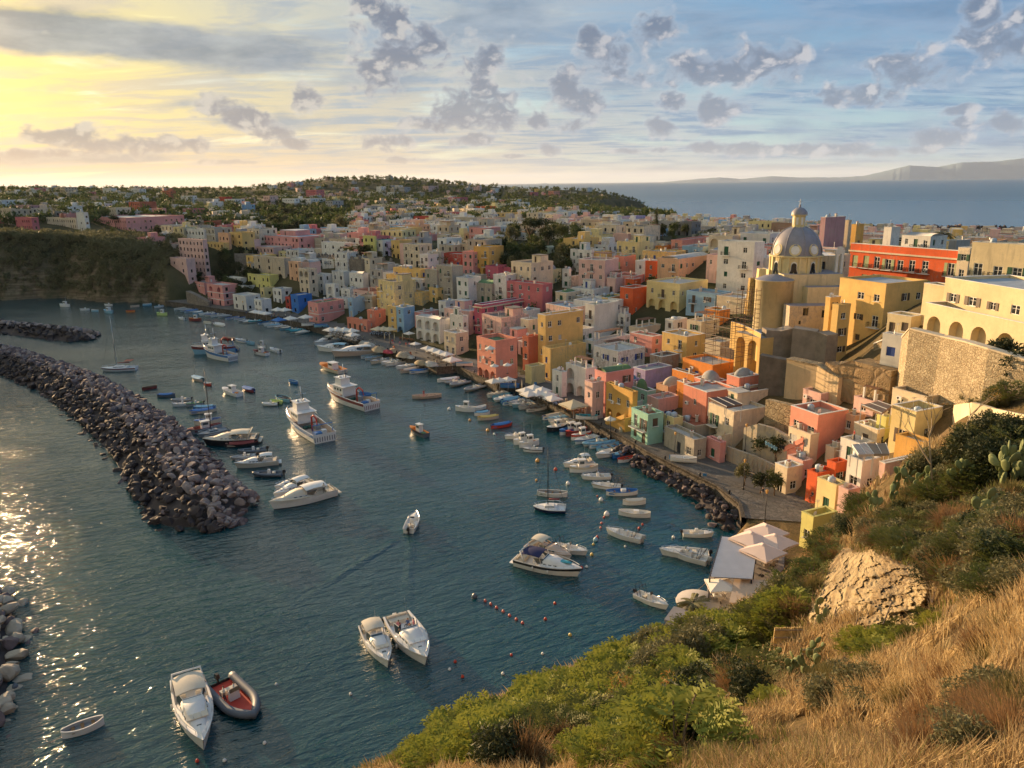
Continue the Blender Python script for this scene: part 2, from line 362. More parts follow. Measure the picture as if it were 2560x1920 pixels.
_A = np.zeros((_n+3, _n+3)); _A[:_n, :_n] = _K; _A[:_n, _n] = 1; _A[:_n, _n+1:] = _cw; _A[_n, :_n] = 1; _A[_n+1:, :_n] = _cw.T
_w = np.linalg.solve(_A, np.concatenate([CT[:, 2], np.zeros(3)]))
def _vn(P, s, seed):
 """cheap value noise"""
 q = P/s; i = np.floor(q).astype(int); f = q-i; f = f*f*(3-2*f)
 def h(a, b):
  k = (a*374761393+b*668265263+seed*1442695) & 0xffffffff; k = ((k ^ (k >> 13))*1274126177) & 0xffffffff
  return ((k ^ (k >> 16)) & 0xffff)/65535.0
 return (h(i[:, 0], i[:, 1])*(1-f[:, 0])+h(i[:, 0]+1, i[:, 1])*f[:, 0])*(1-f[:, 1])+(h(i[:, 0], i[:, 1]+1)*(1-f[:, 0])+h(i[:, 0]+1, i[:, 1]+1)*f[:, 0])*f[:, 1]
def ground_z(P):
 P = np.atleast_2d(np.asarray(P, dtype=float)); Z = np.empty(len(P))
 for a in range(0, len(P), 20000):
  Q = P[a:a+20000]; q = _warp(Q)
  d = np.linalg.norm(q[:, None]-_cw[None], axis=2)
  z = _U(d)@_w[:_n]+_w[_n]+q@_w[_n+1:]
  r = np.hypot(Q[:, 0], Q[:, 1])
  s, seg = shore(Q)
  quay = (seg >= NQ0) & (seg < NQ1)
  rest = (seg >= NQ1) & (seg < NQ1+3)
  near = (seg >= NQ1+3) & (seg < NQ1+13)
  n1 = _vn(Q, 9.0, 3); n2 = _vn(Q, 31.0, 5); n3 = _vn(Q, 2.5, 9)
  capq = np.where(s < 11, 1.9, 1.9+(s-11)*.9)
  capr = np.where(s < 6, 1.5, 1.5+(s-6)*1.3)
  capn = .3+np.maximum(s, 0)*(1.3+.5*n1)
  capc = .5+np.maximum(s, 0)**.9*(1.7+1.2*n2+.8*n1)
  cap = np.where(quay, capq, np.where(rest, capr, np.where(near, capn, capc)))
  z = z+np.where(r > 260, (n2-.5)*4*np.clip((r-260)/500, 0, 1), 0)+np.where(r < 90, (n3-.5)*np.clip(r/40, .1, .9)*.7, 0)
  z = np.maximum(z, 2.0)
  z = np.minimum(z, cap)
  z = np.where(s < .6, -4.0, z)
  Z[a:a+20000] = z
 return Z
def gz(x, y): return float(ground_z([(x, y)])[0])
def hit(x, y, zoff=0.0, tmin=4.0, tmax=3000.0):
 """where the view ray through pixel (x,y) of the photograph meets the ground (plus zoff)"""
 d = ray(x, y); t = tmin*(tmax/tmin)**np.linspace(0, 1, 300); P = d[None]*t[:, None]+np.array([0, 0, CAMH])
 g = ground_z(P[:, :2])+zoff; k = np.nonzero((P[:, 2] < g) & (P[:, 1] > 3))[0]
 if len(k) == 0: return None
 i = k[0]
 if i == 0: return P[0]
 a, b = t[i-1], t[i]
 for _ in range(12):
  c = (a+b)/2; p = d*c+np.array([0, 0, CAMH])
  if p[2] < ground_z([p[:2]])[0]+zoff: b = c
  else: a = c
 return d*b+np.array([0, 0, CAMH])
def ground_mat():
 m, n, p = base_mat('hillside'); p.inputs['Roughness'].default_value = .95; p.inputs['Specular IOR Level'].default_value = .1
 c = n.pos(); g = n.n.new('ShaderNodeNewGeometry'); nz = n.sep(g.outputs['Normal'])[2]
 dist = n.v('LENGTH', c)
 a = n.noise(c, .35, 8, .65); b = n.noise(c, 3.0, 6, .7); d = n.noise(c, .04, 6, .6)
 grass = n.mix(n.ss(a, .35, .65), (.13, .09, .042), (.07, .06, .025))  # soil colour darkened to stand for shadow between the grass clumps
 grass = n.mix(n.ss(b, .3, .75), grass, (.18, .12, .06))
 farg = n.mix(n.ss(d, .35, .65), (.030, .036, .016), (.085, .075, .04))
 soil = n.mix(n.ss(dist, 120, 200), grass, farg)
 lay = n.noise(n.v('MULTIPLY', c, (.05, .05, 1.1)), 1.0, 7, .62)
 rock = n.mix(n.ss(lay, .38, .62), (.24, .185, .12), (.11, .08, .055))
 rock = n.mix(n.ss(a, .42, .7), rock, (.055, .055, .025))
 soil = n.mix(n.ss(nz, .42, .68, 1, 0), soil, rock)
 n.l.new(soil, p.inputs['Base Color']); n.l.new(n.bump(n.m('ADD', a, n.m('MULTIPLY', b, .3)), .5), p.inputs['Normal'])
 return m
M_GROUND = ground_mat()
def build_ground():
 na, nr = 420, 430
 az = np.radians(np.linspace(-62, 52, na)); rr = 2.5*(2600/2.5)**(np.linspace(0, 1, nr))
 A, Rr = np.meshgrid(az, rr); P = np.stack([np.sin(A)*Rr, np.cos(A)*Rr-1.0], -1).reshape(-1, 2)
 Z = ground_z(P)
 V = np.concatenate([P, Z[:, None]], 1)
 i = np.arange((nr-1)*(na-1)); rI = i//(na-1); cI = i % (na-1); q = rI*na+cI
 F = np.stack([q, q+1, q+na+1, q+na], 1)
 keep = (Z[F] > -3.9).any(1); F = F[keep]
 tag(link('ground', np_mesh('ground', V, F, [M_GROUND], True)), kind='structure')
build_ground()
# ------------------------------------------------------------------ sea
def sea_mat():
 m, n, p = base_mat('sea_water')
 c = n.pos(); x, y, z = n.sep(c); dist = n.v('LENGTH', c)
 near = n.ss(dist, 60, 260); far = n.ss(dist, 350, 3000)
 deep = n.noise(c, .012, 3, .5)
 col = n.mix(n.ss(deep, .35, .65), (.003, .040, .054), (.006, .054, .062))
 # weed and sand showing through by the near shore
 sh = n.m('MULTIPLY', n.ss(n.v('DISTANCE', c, (16, 46, 0)), 14, 34, 1, 0), n.ss(n.noise(c, .22, 6, .6), .35, .6))
 col = n.mix(sh, col, (.012, .020, .022))
 n.l.new(col, p.inputs['Base Color'])
 p.inputs['IOR'].default_value = 1.38; p.inputs['Specular IOR Level'].default_value = 1.0
 n.l.new(n.m('ADD', .07, n.m('MULTIPLY', n.m('ADD', far, near), .12)), p.inputs['Roughness'])
 rot = n.n.new('ShaderNodeVectorRotate'); rot.rotation_type = 'Z_AXIS'; n.l.new(c, rot.inputs['Vector']); rot.inputs['Angle'].default_value = R(-24)
 q = rot.outputs[0]
 w1 = n.noise(n.v('MULTIPLY', q, (.32, .95, 1)), 1.0, 3, .55, .6)
 w2 = n.noise(n.v('MULTIPLY', q, (1.3, 2.7, 1)), 1.0, 3, .55, .4)
 w3 = n.noise(n.v('MULTIPLY', q, (.06, .15, 1)), 1.0, 3, .5, .3)
 patch = n.ss(n.noise(n.v('MULTIPLY', c, (.02, .035, 1)), 1.0, 4, .55), .3, .7, .45, 1.15)
 open_ = n.ss(n.m('ADD', n.m('MULTIPLY', x, .75), n.m('MULTIPLY', y, .66)), -20, 90, 1.35, .75)
 h = n.m('MULTIPLY', n.m('ADD', n.m('ADD', n.m('MULTIPLY', w1, .62), n.m('MULTIPLY', w2, .20)), n.m('MULTIPLY', w3, .8)), n.m('MULTIPLY', patch, open_))
 b = n.n.new('ShaderNodeBump'); n.l.new(h, b.inputs['Height']); b.inputs['Distance'].default_value = .68
 n.l.new(n.ss(dist, 300, 4000, 1, .25), b.inputs['Strength'])
 n.l.new(b.outputs[0], p.inputs['Normal'])
 return m
M_SEA = sea_mat()
def build_sea():
 v = [(0, 0, 0)]; f = []; rs = [200, 1200, 6000, 60000]; N = 96
 for r in rs: v += [(math.cos(2*math.pi*k/N)*r, math.sin(2*math.pi*k/N)*r, 0) for k in range(N)]
 for k in range(N): f.append((0, 1+k, 1+(k+1) % N))
 for i in range(len(rs)-1):
  for k in range(N):
   a = 1+i*N; f.append((a+k, a+N+k, a+N+(k+1) % N, a+(k+1) % N))
 me = bpy.data.meshes.new('sea'); me.from_pydata(v, [], f); me.materials.append(M_SEA)
 tag(link('sea', me), kind='structure')
build_sea()
# ------------------------------------------------------------------ far mountains across the gulf
def build_mountains():
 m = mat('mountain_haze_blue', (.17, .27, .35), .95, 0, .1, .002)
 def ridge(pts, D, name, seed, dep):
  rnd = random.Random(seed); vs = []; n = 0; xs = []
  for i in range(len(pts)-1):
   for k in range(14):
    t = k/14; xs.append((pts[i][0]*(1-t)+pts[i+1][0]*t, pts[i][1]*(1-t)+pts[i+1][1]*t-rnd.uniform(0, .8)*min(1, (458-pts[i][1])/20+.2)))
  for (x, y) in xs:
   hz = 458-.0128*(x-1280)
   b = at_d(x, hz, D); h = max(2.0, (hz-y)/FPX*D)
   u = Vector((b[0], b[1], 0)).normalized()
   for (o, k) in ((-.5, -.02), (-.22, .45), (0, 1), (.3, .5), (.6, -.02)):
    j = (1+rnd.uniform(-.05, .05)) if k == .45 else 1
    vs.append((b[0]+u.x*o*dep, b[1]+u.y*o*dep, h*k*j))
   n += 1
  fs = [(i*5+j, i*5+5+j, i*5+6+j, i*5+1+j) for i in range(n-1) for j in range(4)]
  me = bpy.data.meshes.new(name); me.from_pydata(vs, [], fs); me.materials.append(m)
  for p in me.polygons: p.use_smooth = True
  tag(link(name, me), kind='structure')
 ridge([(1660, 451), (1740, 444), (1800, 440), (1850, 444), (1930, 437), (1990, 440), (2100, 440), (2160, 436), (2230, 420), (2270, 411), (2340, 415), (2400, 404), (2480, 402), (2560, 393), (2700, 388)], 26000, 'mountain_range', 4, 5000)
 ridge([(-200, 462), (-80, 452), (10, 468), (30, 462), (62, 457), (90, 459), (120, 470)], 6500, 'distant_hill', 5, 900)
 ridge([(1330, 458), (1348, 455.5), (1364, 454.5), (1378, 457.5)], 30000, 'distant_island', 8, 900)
build_mountains()
# ------------------------------------------------------------------ quay, walls
M_QUAY = stone_mat('quay_paving', (.13, .12, .11), (.20, .185, .165), 1.5, (.07, .065, .06), .03)
M_QUAYW = stone_mat('quay_wall_stone', (.10, .085, .07), (.16, .14, .115), 1.1, (.04, .035, .03))
M_ROAD = mat('quay_tarmac', (.11, .105, .10), .9, 0, .25, .5)
M_STONEW = stone_mat('tufa_wall', (.30, .23, .14), (.42, .34, .22), 1.3, (.12, .09, .06), .12)
M_CONC = mat('retaining_concrete', (.28, .23, .18), .95, 0, .45, .5, .1)
def offset_in(pl, d):
 out = []
 for i, p in enumerate(pl):
  a = Vector(pl[max(0, i-1)]); b = Vector(pl[min(len(pl)-1, i+1)]); t = (b-a).normalized()
  out.append((p[0]-t.y*d, p[1]+t.x*d))
 return out
def strip(name, pl, w, z, zb, m_top, m_side, d0=0.0):
 a = offset_in(pl, d0) if d0 else pl; b = offset_in(pl, d0+w); mb = MB()
 for i in range(len(pl)-1):
  mb.poly([(*a[i], z), (*a[i+1], z), (*b[i+1], z), (*b[i], z)], m_top)
  mb.poly([(*a[i], zb), (*a[i+1], zb), (*a[i+1], z), (*a[i], z)], m_side)
 return mb.build(name)
tag(strip('quay', QUAY, 12.5, 2.0, -2.0, M_QUAY, M_QUAYW), kind='structure')
tag(strip('quay_lane', QUAY[:-1], 4.0, 2.006, 2.0, M_ROAD, M_ROAD, 4.2), kind='structure')
tag(strip('quay_kerb', QUAY, .55, 2.14, 1.7, M_QUAYW, M_QUAYW), kind='structure')
# ------------------------------------------------------------------ house builder
PAL = {k: tuple(min(.74, c*1.1) for c in v) for k, v in dict(white=(.66, .64, .60), cream=(.62, .52, .38), pink=(.66, .30, .27), salmon=(.66, .27, .20), palepink=(.64, .42, .37), rose=(.52, .16, .17), magenta=(.50, .13, .18),
   yellow=(.66, .45, .17), golden=(.68, .45, .17), paleyellow=(.66, .55, .28), ochre=(.58, .34, .10), orange=(.68, .25, .06), deeporange=(.62, .12, .045), red=(.45, .07, .05), coral=(.62, .24, .17),
   peach=(.66, .39, .24), lightblue=(.26, .42, .58), blue=(.05, .18, .52), mint=(.30, .52, .42), lilac=(.40, .34, .52), grey=(.36, .35, .34), stain=(.40, .36, .29), beige=(.50, .41, .30),
   brick=(.30, .19, .13), mauve=(.36, .22, .24), terracotta=(.42, .13, .08), lime=(.60, .56, .20), palegreen=(.42, .48, .36), stone=(.33, .28, .21), darkgrey=(.20, .19, .18)).items()}
ROOFS = dict(w=(.46, .45, .43), g=(.30, .30, .30), n=(.10, .19, .09), d=(.15, .14, .13), r=(.28, .10, .06), b=(.05, .20, .34), c=(.44, .37, .28), l=(.33, .38, .44), t=(.05, .20, .15))
def roofmat(k): return mat('roof_'+k, ROOFS[k], .85, 0, .3, .7, .02)
SHUT = dict(g=(.02, .09, .05), b=(.03, .07, .28), n=(.10, .07, .05), w=(.5, .48, .44), t=(.10, .36, .42), y=(.32, .38, .20), d=(.03, .035, .045))
def shutmat(k): return mat('shutter_'+k, SHUT[k], .6, 0, .15, 6)
SHARED = {}
def sh_window(kind):
 """unit meshes: width 1 (x), height 1 (z from 0), outward is -y; shared between all windows"""
 if kind in SHARED: return SHARED[kind]
 mb = MB()
 if kind == 'frame':
  for c, s in (((-.46, 0, .5), (.08, .07, 1)), ((.46, 0, .5), (.08, .07, 1)), ((0, 0, .97), (.84, .07, .06)), ((0, 0, .03), (.84, .07, .06)), ((0, 0, .5), (.07, .05, .88)), ((0, .004, .62), (.84, .03, .03))): mb.box(c, s, M_WHITE)
 elif kind == 'pane': mb.box((0, .03, .5), (.9, .02, .96), M_GLASS)
 elif kind == 'far': mb.box((0, .03, .5), (.98, .04, .98), M_GLASS)
 elif kind == 'sill': mb.box((0, -.10, -.03), (1.16, .26, .06), M_WHITE)
 elif kind.startswith('shutter_'):
  mb.box((0, 0, .5), (.48, .05, 1), shutmat(kind[8:]))
  for k in range(7): mb.box((0, -.035, .1+k*.13), (.40, .03, .05), shutmat(kind[8:]))
 elif kind.startswith('door_'):
  mb.box((0, .02, .5), (.96, .06, .99), shutmat(kind[5:])); mb.box((0, -.02, .5), (.03, .03, .9), M_DARK)
  for s in (-.24, .24): mb.box((s, -.02, .28), (.32, .02, .36), shutmat(kind[5:])); mb.box((s, -.02, .72), (.32, .02, .36), shutmat(kind[5:]))
 elif kind == 'balcony':
  mb.box((0, -.5, -.06), (1, 1, .12), M_WHITE)
  for k in range(11): mb.box((-.48+k*.096, -.97, .5), (.012, .03, .94), M_DARK)
  mb.box((0, -.97, .98), (1, .05, .04), M_DARK)
  for s in (-.485, .485):
   mb.box((s, -.5, .98), (.03, .92, .04), M_DARK)
   for k in range(5): mb.box((s, -.82+k*.18, .5), (.012, .02, .94), M_DARK)
 elif kind == 'antenna':
  mb.tube([(0, 0, 0), (0, 0, 2.2)], .03, M_STEEL, 4); mb.box((0, 0, 2.1), (1.0, .03, .03), M_STEEL)
  for k in range(5): mb.box((-.4+k*.2, 0, 2.1), (.02, .5, .02), M_STEEL)
 elif kind == 'satellite_dish':
  mb.tube([(0, 0, 0), (0, 0, .7)], .03, M_STEEL, 4)
  vs = [(0, .08, .85)]; N = 12
  for r, y in ((.2, .05), (.42, -.06)): vs += [(r*math.cos(2*math.pi*k/N), y, .85+r*math.sin(2*math.pi*k/N)) for k in range(N)]
  fs = [(0, 1+k, 1+(k+1) % N) for k in range(N)]+[(1+k, 1+N+k, 1+N+(k+1) % N, 1+(k+1) % N) for k in range(N)]
  mb.raw(vs, fs, M_WHITE, True); mb.tube([(0, -.06, .5), (0, -.5, .8)], .02, M_DARK, 4)
 elif kind == 'chimney':
  mb.box((0, 0, .6), (.6, .5, 1.2), mat('chimney_render', (.5, .46, .4), .9)); mb.box((0, 0, 1.24), (.74, .64, .08), M_WHITE); mb.box((0, 0, 1.36), (.4, .3, .16), mat('chimney_pot', (.3, .12, .07), .9))
 elif kind == 'water_tank':
  mb.lathe([(.0, .0), (.55, 0), (.55, 1.0), (.3, 1.18), (0, 1.2)], mat('tank_blue', (.35, .42, .5), .5), 10)
 elif kind == 'air_conditioner':
  mb.box((0, -.16, .3), (.8, .32, .58), M_WHITE); mb.lathe([(0, 0), (.2, 0), (.2, .01)], M_DARK, 10, (0, 0, 0)); mb.v[-30:] = [(v[0]-.12, -.325-v[2], v[1]+.3) for v in mb.v[-30:]]
 SHARED[kind] = mb.mesh('shared_'+kind); return SHARED[kind]
def wall_face(mb, P, U, w, h, holes, m, hb=6.0, rec=.22, back=None):
 """vertical wall from P along unit U (2D), outward normal to the right of U; holes = (u0, v0, u1, v1, arch, depth)"""
 N = Vector((U[1], -U[0], 0)); U3 = Vector((U[0], U[1], 0)); Z = Vector((0, 0, 1))
 def pt(u, v, d=0): q = P+U3*u+Z*v-N*d; return (q.x, q.y, q.z)
 outer = [(0, -hb), (w, -hb), (w, h), (0, h)]; loops = [outer]
 for (u0, v0, u1, v1, arch, dep) in holes:
  if arch:
   r = (u1-u0)/2; c = v1-r if v1-v0 > r*1.02 else v0+.02; ry = v1-c; k = 8
   lp = [(u0, v0), (u1, v0)]+[((u0+u1)/2+r*math.cos(math.pi*i/k), c+ry*math.sin(math.pi*i/k)) for i in range(k+1)]
  else: lp = [(u0, v0), (u1, v0), (u1, v1), (u0, v1)]
  loops.append(lp)
 tri = tessellate_polygon([[Vector((a, b, 0)) for a, b in lp] for lp in loops])
 flat = [q for lp in loops for q in lp]
 vs = [pt(*q) for q in flat]; fs = []
 for t in tri:
  a, b, c = [flat[i] for i in t]
  s = (b[0]-a[0])*(c[1]-a[1])-(c[0]-a[0])*(b[1]-a[1])
  fs.append(t if s > 0 else t[::-1])
 mb.raw(vs, fs, m)
 for (lp, ho) in zip(loops[1:], holes):
  dep = ho[5]
  for i in range(len(lp)):
   a, b = lp[i], lp[(i+1) % len(lp)]
   mb.poly([pt(*a), pt(*a, dep), pt(*b, dep), pt(*b)], m)
  if ho[4] or dep > .5: mb.poly([pt(*q, dep) for q in lp], back or m)
  elif dep == .15: mb.poly([pt(*q, dep) for q in lp], M_GLASS)
T_ANG = [(60, R(-66)), (130, R(-66)), (165, R(-57)), (200, R(-52)), (250, R(-42)), (330, R(-38)), (3000, R(-38))]
def t_angle(x, y):
 return float(np.interp(y, [a[0] for a in T_ANG], [a[1] for a in T_ANG]))
HOUSES = []      # footprints (cx, cy, radius)
def near_free(x, y, r):
 return all((x-a)**2+(y-b)**2 > (r+c)**2*.72 for a, b, c in HOUSES)
rh = random.Random(5)
class G:
 """crop of the photograph in which I measured; x,y -> photograph pixels"""
 def __init__(s, ox, oy, k): s.ox, s.oy, s.k = ox, oy, k
 def __call__(s, x, y): return s.ox+x*s.k, s.oy+y*s.k
GA, GB, GC, GD, GE, GF = G(400, 540, .226), G(800, 540, .226), G(800, 800, .226), G(1200, 540, .226), G(1200, 800, .226), G(1600, 800, .226)
GG, GH, GI, GJ, GL = G(2050, 800, .2411), G(1600, 480, .226), G(2050, 500, .2411), G(1800, 1050, .2411), G(0, 420, .2893)
def house_at(N, yaw_t, a, b, z0, h, col, lab, name='house', wear=.35, roof='w', sh=None, win=1, storey=3.2, arch=0, loggia=0, par=.5, dome=0, pent=0, perg=0, bal=.25, detail=None, group=None, cat='house', clutter=1, wallm=None, door=1, sidewin=1, pitched=0, winw=1.0, bays=None, trim=0, vault=0, cornice=0, winh=1.0, stair=0):
 """box-built house: N = corner nearest the camera (world x,y), faces: a along -t (sea front), b along -n (side)"""
 D = math.hypot(*N); detail = (2 if D < 215 else 1 if D < 300 else 0) if detail is None else detail
 t = Vector((math.cos(yaw_t), math.sin(yaw_t), 0)); n = Vector((t.y, -t.x, 0))       # n = sea side
 P = Vector((N[0], N[1], z0)); C = P-t*(a/2)-n*(b/2)
 HOUSES.append((C.x, C.y, math.hypot(a, b)/2*.8))
 root = empty(name, (C.x, C.y, z0), yaw_t, lab, cat, group)
 # local frame: x along t, y = inland (-n);   sea front at y=-b/2
 wm = wallm or plaster(PAL[col] if isinstance(col, str) else col, wear)
 rm = roofmat(roof); mb = MB(); wins = []
 ns = max(1, int(round(h/storey))); sth = h/ns; sg = sh or rh.choice('ggnnwdb' if D < 300 else 'd')
 def openings(w, front):
  hs = []
  if not win or w < 1.8: return hs
  dn = D < 240
  nb = bays if (bays and front) else max(1, int((w-.4)/(2.6 if front else 3.1)))
  for s in range(ns):
   z = s*sth
   for k in range(nb):
    if not front and (not sidewin or rh.random() < .28): continue
    if front and rh.random() < .08: continue
    u = w*(k+.5)/nb+rh.uniform(-.15, .15)*(detail > 0)
    if arch and front and s < arch:
     aw = min(w/nb*.62, 3.0); hs.append((u-aw/2, z+.02, u+aw/2, z+min(sth*.86, 3.2), 1, 1.3, 'arch')); continue
    if loggia and front and s >= ns-loggia:
     aw = min(w/nb*.72, 2.8); hs.append((u-aw/2, z+.35, u+aw/2, z+sth*.88, 1, 1.3, 'arch')); continue
    isd = (s == 0 and door and front and rh.random() < .45) or (front and s > 0 and detail > 0 and rh.random() < bal)
    ww = (1.15 if isd else rh.choice((.85, 1.05, 1.25)))*winw; z0_ = .05 if isd else min(1.0, sth*.32); z1 = min(sth-.35, rh.choice((2.2, 2.4, 2.5))*winh)
    if u-ww/2 < .25 or u+ww/2 > w-.25: continue
    hs.append((u-ww/2, z+z0_, u+ww/2, z+z1, 0, .16, 'balcony' if isd and s > 0 else 'door' if isd else 'win'))
  return hs
 fh, sh2 = openings(a, True), openings(b, False)
 A = Vector((-a/2, -b/2, 0)); hb = 7.0
 wall_face(mb, A, (1, 0), a, h, [q[:6] for q in fh], wm, hb)                       # sea front (outward -y)
 wall_face(mb, Vector((a/2, -b/2, 0)), (0, 1), b, h, [q[:6] for q in sh2], wm, hb)   # side toward the camera (outward +x)
 wall_face(mb, Vector((a/2, b/2, 0)), (-1, 0), a, h, [], wm, hb); wall_face(mb, Vector((-a/2, b/2, 0)), (0, -1), b, h, [], wm, hb)
 pt_, pm = .24, wm if rh.random() < .5 or D > 250 else plaster(PAL['white'], .2)
 rz = h
 if pitched:
  mb2 = MB(); o = .3
  mb2.raw([(-a/2-o, -b/2-o, h), (a/2+o, -b/2-o, h), (a/2+o, b/2+o, h), (-a/2-o, b/2+o, h), (-a/2-o, 0, h+b*.2), (a/2+o, 0, h+b*.2)], [(0, 1, 5, 4), (2, 3, 4, 5), (0, 4, 3), (1, 2, 5), (0, 3, 2, 1)], mat('clay_tiles', (.30, .12, .07), .9, 0, .4, 2.5))
  mb2.build('roof', root)
 else:
  mb.raw([(-a/2, -b/2, h), (a/2, -b/2, h), (a/2, b/2, h), (-a/2, b/2, h)], [(0, 1, 2, 3)], wm)
  mb2 = MB(); mb2.poly([(-a/2+pt_, -b/2+pt_, h+.05), (a/2-pt_, -b/2+pt_, h+.05), (a/2-pt_, b/2-pt_, h+.05), (-a/2+pt_, b/2-pt_, h+.05)], rm)
  mb2.box((0, 0, h+.02), (a-.5, b-.5, .04), rm)
  mb2.build('roof', root)
  mp = MB()
  for (cx, cy, sx, sy) in ((0, -b/2+pt_/2, a+.06, pt_+.05), (0, b/2-pt_/2, a+.06, pt_+.05), (-a/2+pt_/2, 0, pt_+.05, b-pt_*2-.06), (a/2-pt_/2, 0, pt_+.05, b-pt_*2-.06)):
   mp.box((cx, cy, h+par/2-.01), (sx, sy, par), wm if pm is wm else wm); mp.box((cx, cy, h+par+.03), (sx+.08, sy+.08, .08), pm)
  mp.build('parapet', root)
  if cornice:
   mc = MB(); mc.box((0, -b/2-.2, h-.35), (a+.6, .4, .35), plaster(PAL['cream'], .2)); mc.box((a/2+.2, 0, h-.35), (.4, b+.2, .35), plaster(PAL['cream'], .2))
   mc.build('cornice', root)
 if trim:
  mt = MB(); wmx = plaster(PAL['white'], .15)
  for s in range(1, ns): mt.box((0, -b/2-.04, s*sth), (a, .1, .22), wmx); mt.box((a/2+.04, 0, s*sth), (.1, b-.1, .22), wmx)
  mt.build('string_course', root)
 mb.build('wall', root)
 if dome or vault:
  md = MB(); r = min(a, b)*.42; hh = dome if dome else vault
  dm = roofmat(roof)
  if dome: md.lathe([(r*math.cos(math.pi/2*i/6), hh*math.sin(math.pi/2*i/6)) for i in range(7)], dm, 16, (0, 0, h+.04), sx=min(1.5, a/(2.4*r)), sy=min(1.5, b/(2.4*r)))
  else:
   K = 8; vs = []; L, S = (a, b) if a >= b else (b, a)
   for i in range(K+1):
    th = math.pi*i/K; y = -math.cos(th)*S*.46; z = h+math.sin(th)*hh
    for x in (-L*.46, L*.46): vs.append((x, y, z) if a >= b else (y, x, z))
   md.raw(vs, [(2*i, 2*i+2, 2*i+3, 2*i+1) for i in range(K)]+[tuple(2*i for i in range(K+1)), tuple(2*i+1 for i in range(K, -1, -1))], dm, True)
  md.build('dome', root)
 if name == 'house' and D < 270 and a > 4.5 and stair >= 0 and (stair or (shore(np.array([[C.x, C.y]]))[0][0] < 19 and rh.random() < .45)):
  w = 1.5; L = min(a*.75, 6.5); x0 = -a/2+.3 if rh.random() < .5 else a/2-.3-L; d = 1 if x0 < 0 else -1; q = MB(); K = 12; sm = wm if rh.random() < .6 else plaster(PAL['white'], .3)
  for i in range(K):
   xa = x0+L*i/K if d > 0 else x0+L*(K-1-i)/K; zt = 3.3*(i+1)/K; q.box((xa+L/K/2, -b/2-w/2, zt/2-.5), (L/K+.01, w, zt+1), sm)
  xs = (x0, x0+L) if d > 0 else (x0+L, x0)
  q.raw([(xs[0], -b/2-w, 0), (xs[1], -b/2-w, 3.3), (xs[1], -b/2-w, 4.2), (xs[0], -b/2-w, .9), (xs[0], -b/2-w-.15, 0), (xs[1], -b/2-w-.15, 3.3), (xs[1], -b/2-w-.15, 4.2), (xs[0], -b/2-w-.15, .9)], [(0, 1, 2, 3), (4, 7, 6, 5), (3, 2, 6, 7), (0, 4, 5, 1), (0, 3, 7, 4), (1, 5, 6, 2)], sm)
  q.build('stair', root)
 # joinery
 def put(q, front, w):
  u0, v0, u1, v1, ar, dep, kind = q; ww, hh = u1-u0, v1-v0; uc = (u0+u1)/2
  if front: loc = (-a/2+uc, -b/2+.13, v0); rz_ = 0.0; out = Vector((0, -1, 0))
  else: loc = (a/2-.13, -b/2+uc, v0); rz_ = math.pi/2; out = Vector((1, 0, 0))
  if kind == 'arch':
   if rh.random() < .5 and detail: link('door', sh_window('door_'+sg), root, (loc[0]-out.x*1.05, loc[1]-out.y*1.05, v0), (0, 0, rz_), (min(1.1, ww*.6), 1, min(2.1, hh*.8)))
   return
  if detail == 0: link('window', sh_window('far'), root, loc, (0, 0, rz_), (ww, 1, hh)); return
  if kind == 'door' and rh.random() < .7: link('door', sh_window('door_'+sg), root, loc, (0, 0, rz_), (ww, 1, hh))
  elif rh.random() < .25 and sg != 'd':
   for s in (-.245, .245):
    o = Vector((s*ww, 0, 0)) if front else Vector((0, s*ww, 0)); link('shutter', sh_window('shutter_'+sg), root, (loc[0]+o.x, loc[1]+o.y, v0), (0, 0, rz_), (ww, 1, hh))
  else:
   f = link('window', sh_window('frame'), root, loc, (0, 0, rz_), (ww, 1, hh)); link('pane', sh_window('pane'), f)
   if sg in 'gbnty' and rh.random() < .55 and detail > 1:
    for s in (-1, 1):
     o = Vector((s*ww*.77, 0, 0)) if front else Vector((0, s*ww*.77, 0))
     link('shutter', sh_window('shutter_'+sg), root, (loc[0]+o.x+out.x*.18, loc[1]+o.y+out.y*.18, v0), (0, 0, rz_), (ww, 1, hh))
  if kind == 'balcony' and detail: link('balcony', sh_window('balcony'), root, (loc[0]+out.x*.13, loc[1]+out.y*.13, v0-.04), (0, 0, rz_), (ww+1.1, .95, 1.0))
  elif kind == 'win' and detail > 1 and rh.random() < .5: link('sill', sh_window('sill'), root, (loc[0]+out.x*.13, loc[1]+out.y*.13, v0), (0, 0, rz_), (ww, 1, 1))
 for q in fh: put(q, True, a)
 for q in sh2: put(q, False, b)
 # things built on the roof
 if pent or (a > 7 and b > 7 and D < 420 and rh.random() < .3 and clutter and not dome and not vault and not perg):
  pa, pb, ph = a*rh.uniform(.3, .45), b*rh.uniform(.3, .5), 2.5; mp = MB(); ox, oy = rh.choice((-1, 1))*a*.2, b*.18
  wall_face(mp, Vector((ox-pa/2, oy-pb/2, h+.06)), (1, 0), pa, ph, [(pa*.3, .1, pa*.3+.9, 2.1, 0, .15)], wm, 0); wall_face(mp, Vector((ox+pa/2, oy-pb/2, h+.06)), (0, 1), pb, ph, [], wm, 0)
  wall_face(mp, Vector((ox+pa/2, oy+pb/2, h+.06)), (-1, 0), pa, ph, [], wm, 0); wall_face(mp, Vector((ox-pa/2, oy+pb/2, h+.06)), (0, -1), pb, ph, [], wm, 0)
  mp.box((ox, oy, h+ph+.14), (pa+.3, pb+.3, .16), rm); o = mp.build('roof_room', root)
  link('door', sh_window('door_'+sg), o, (ox-pa/2+pa*.3+.45, oy-pb/2+.1, h+.16), (0, 0, 0), (.88, 1, 2.0))
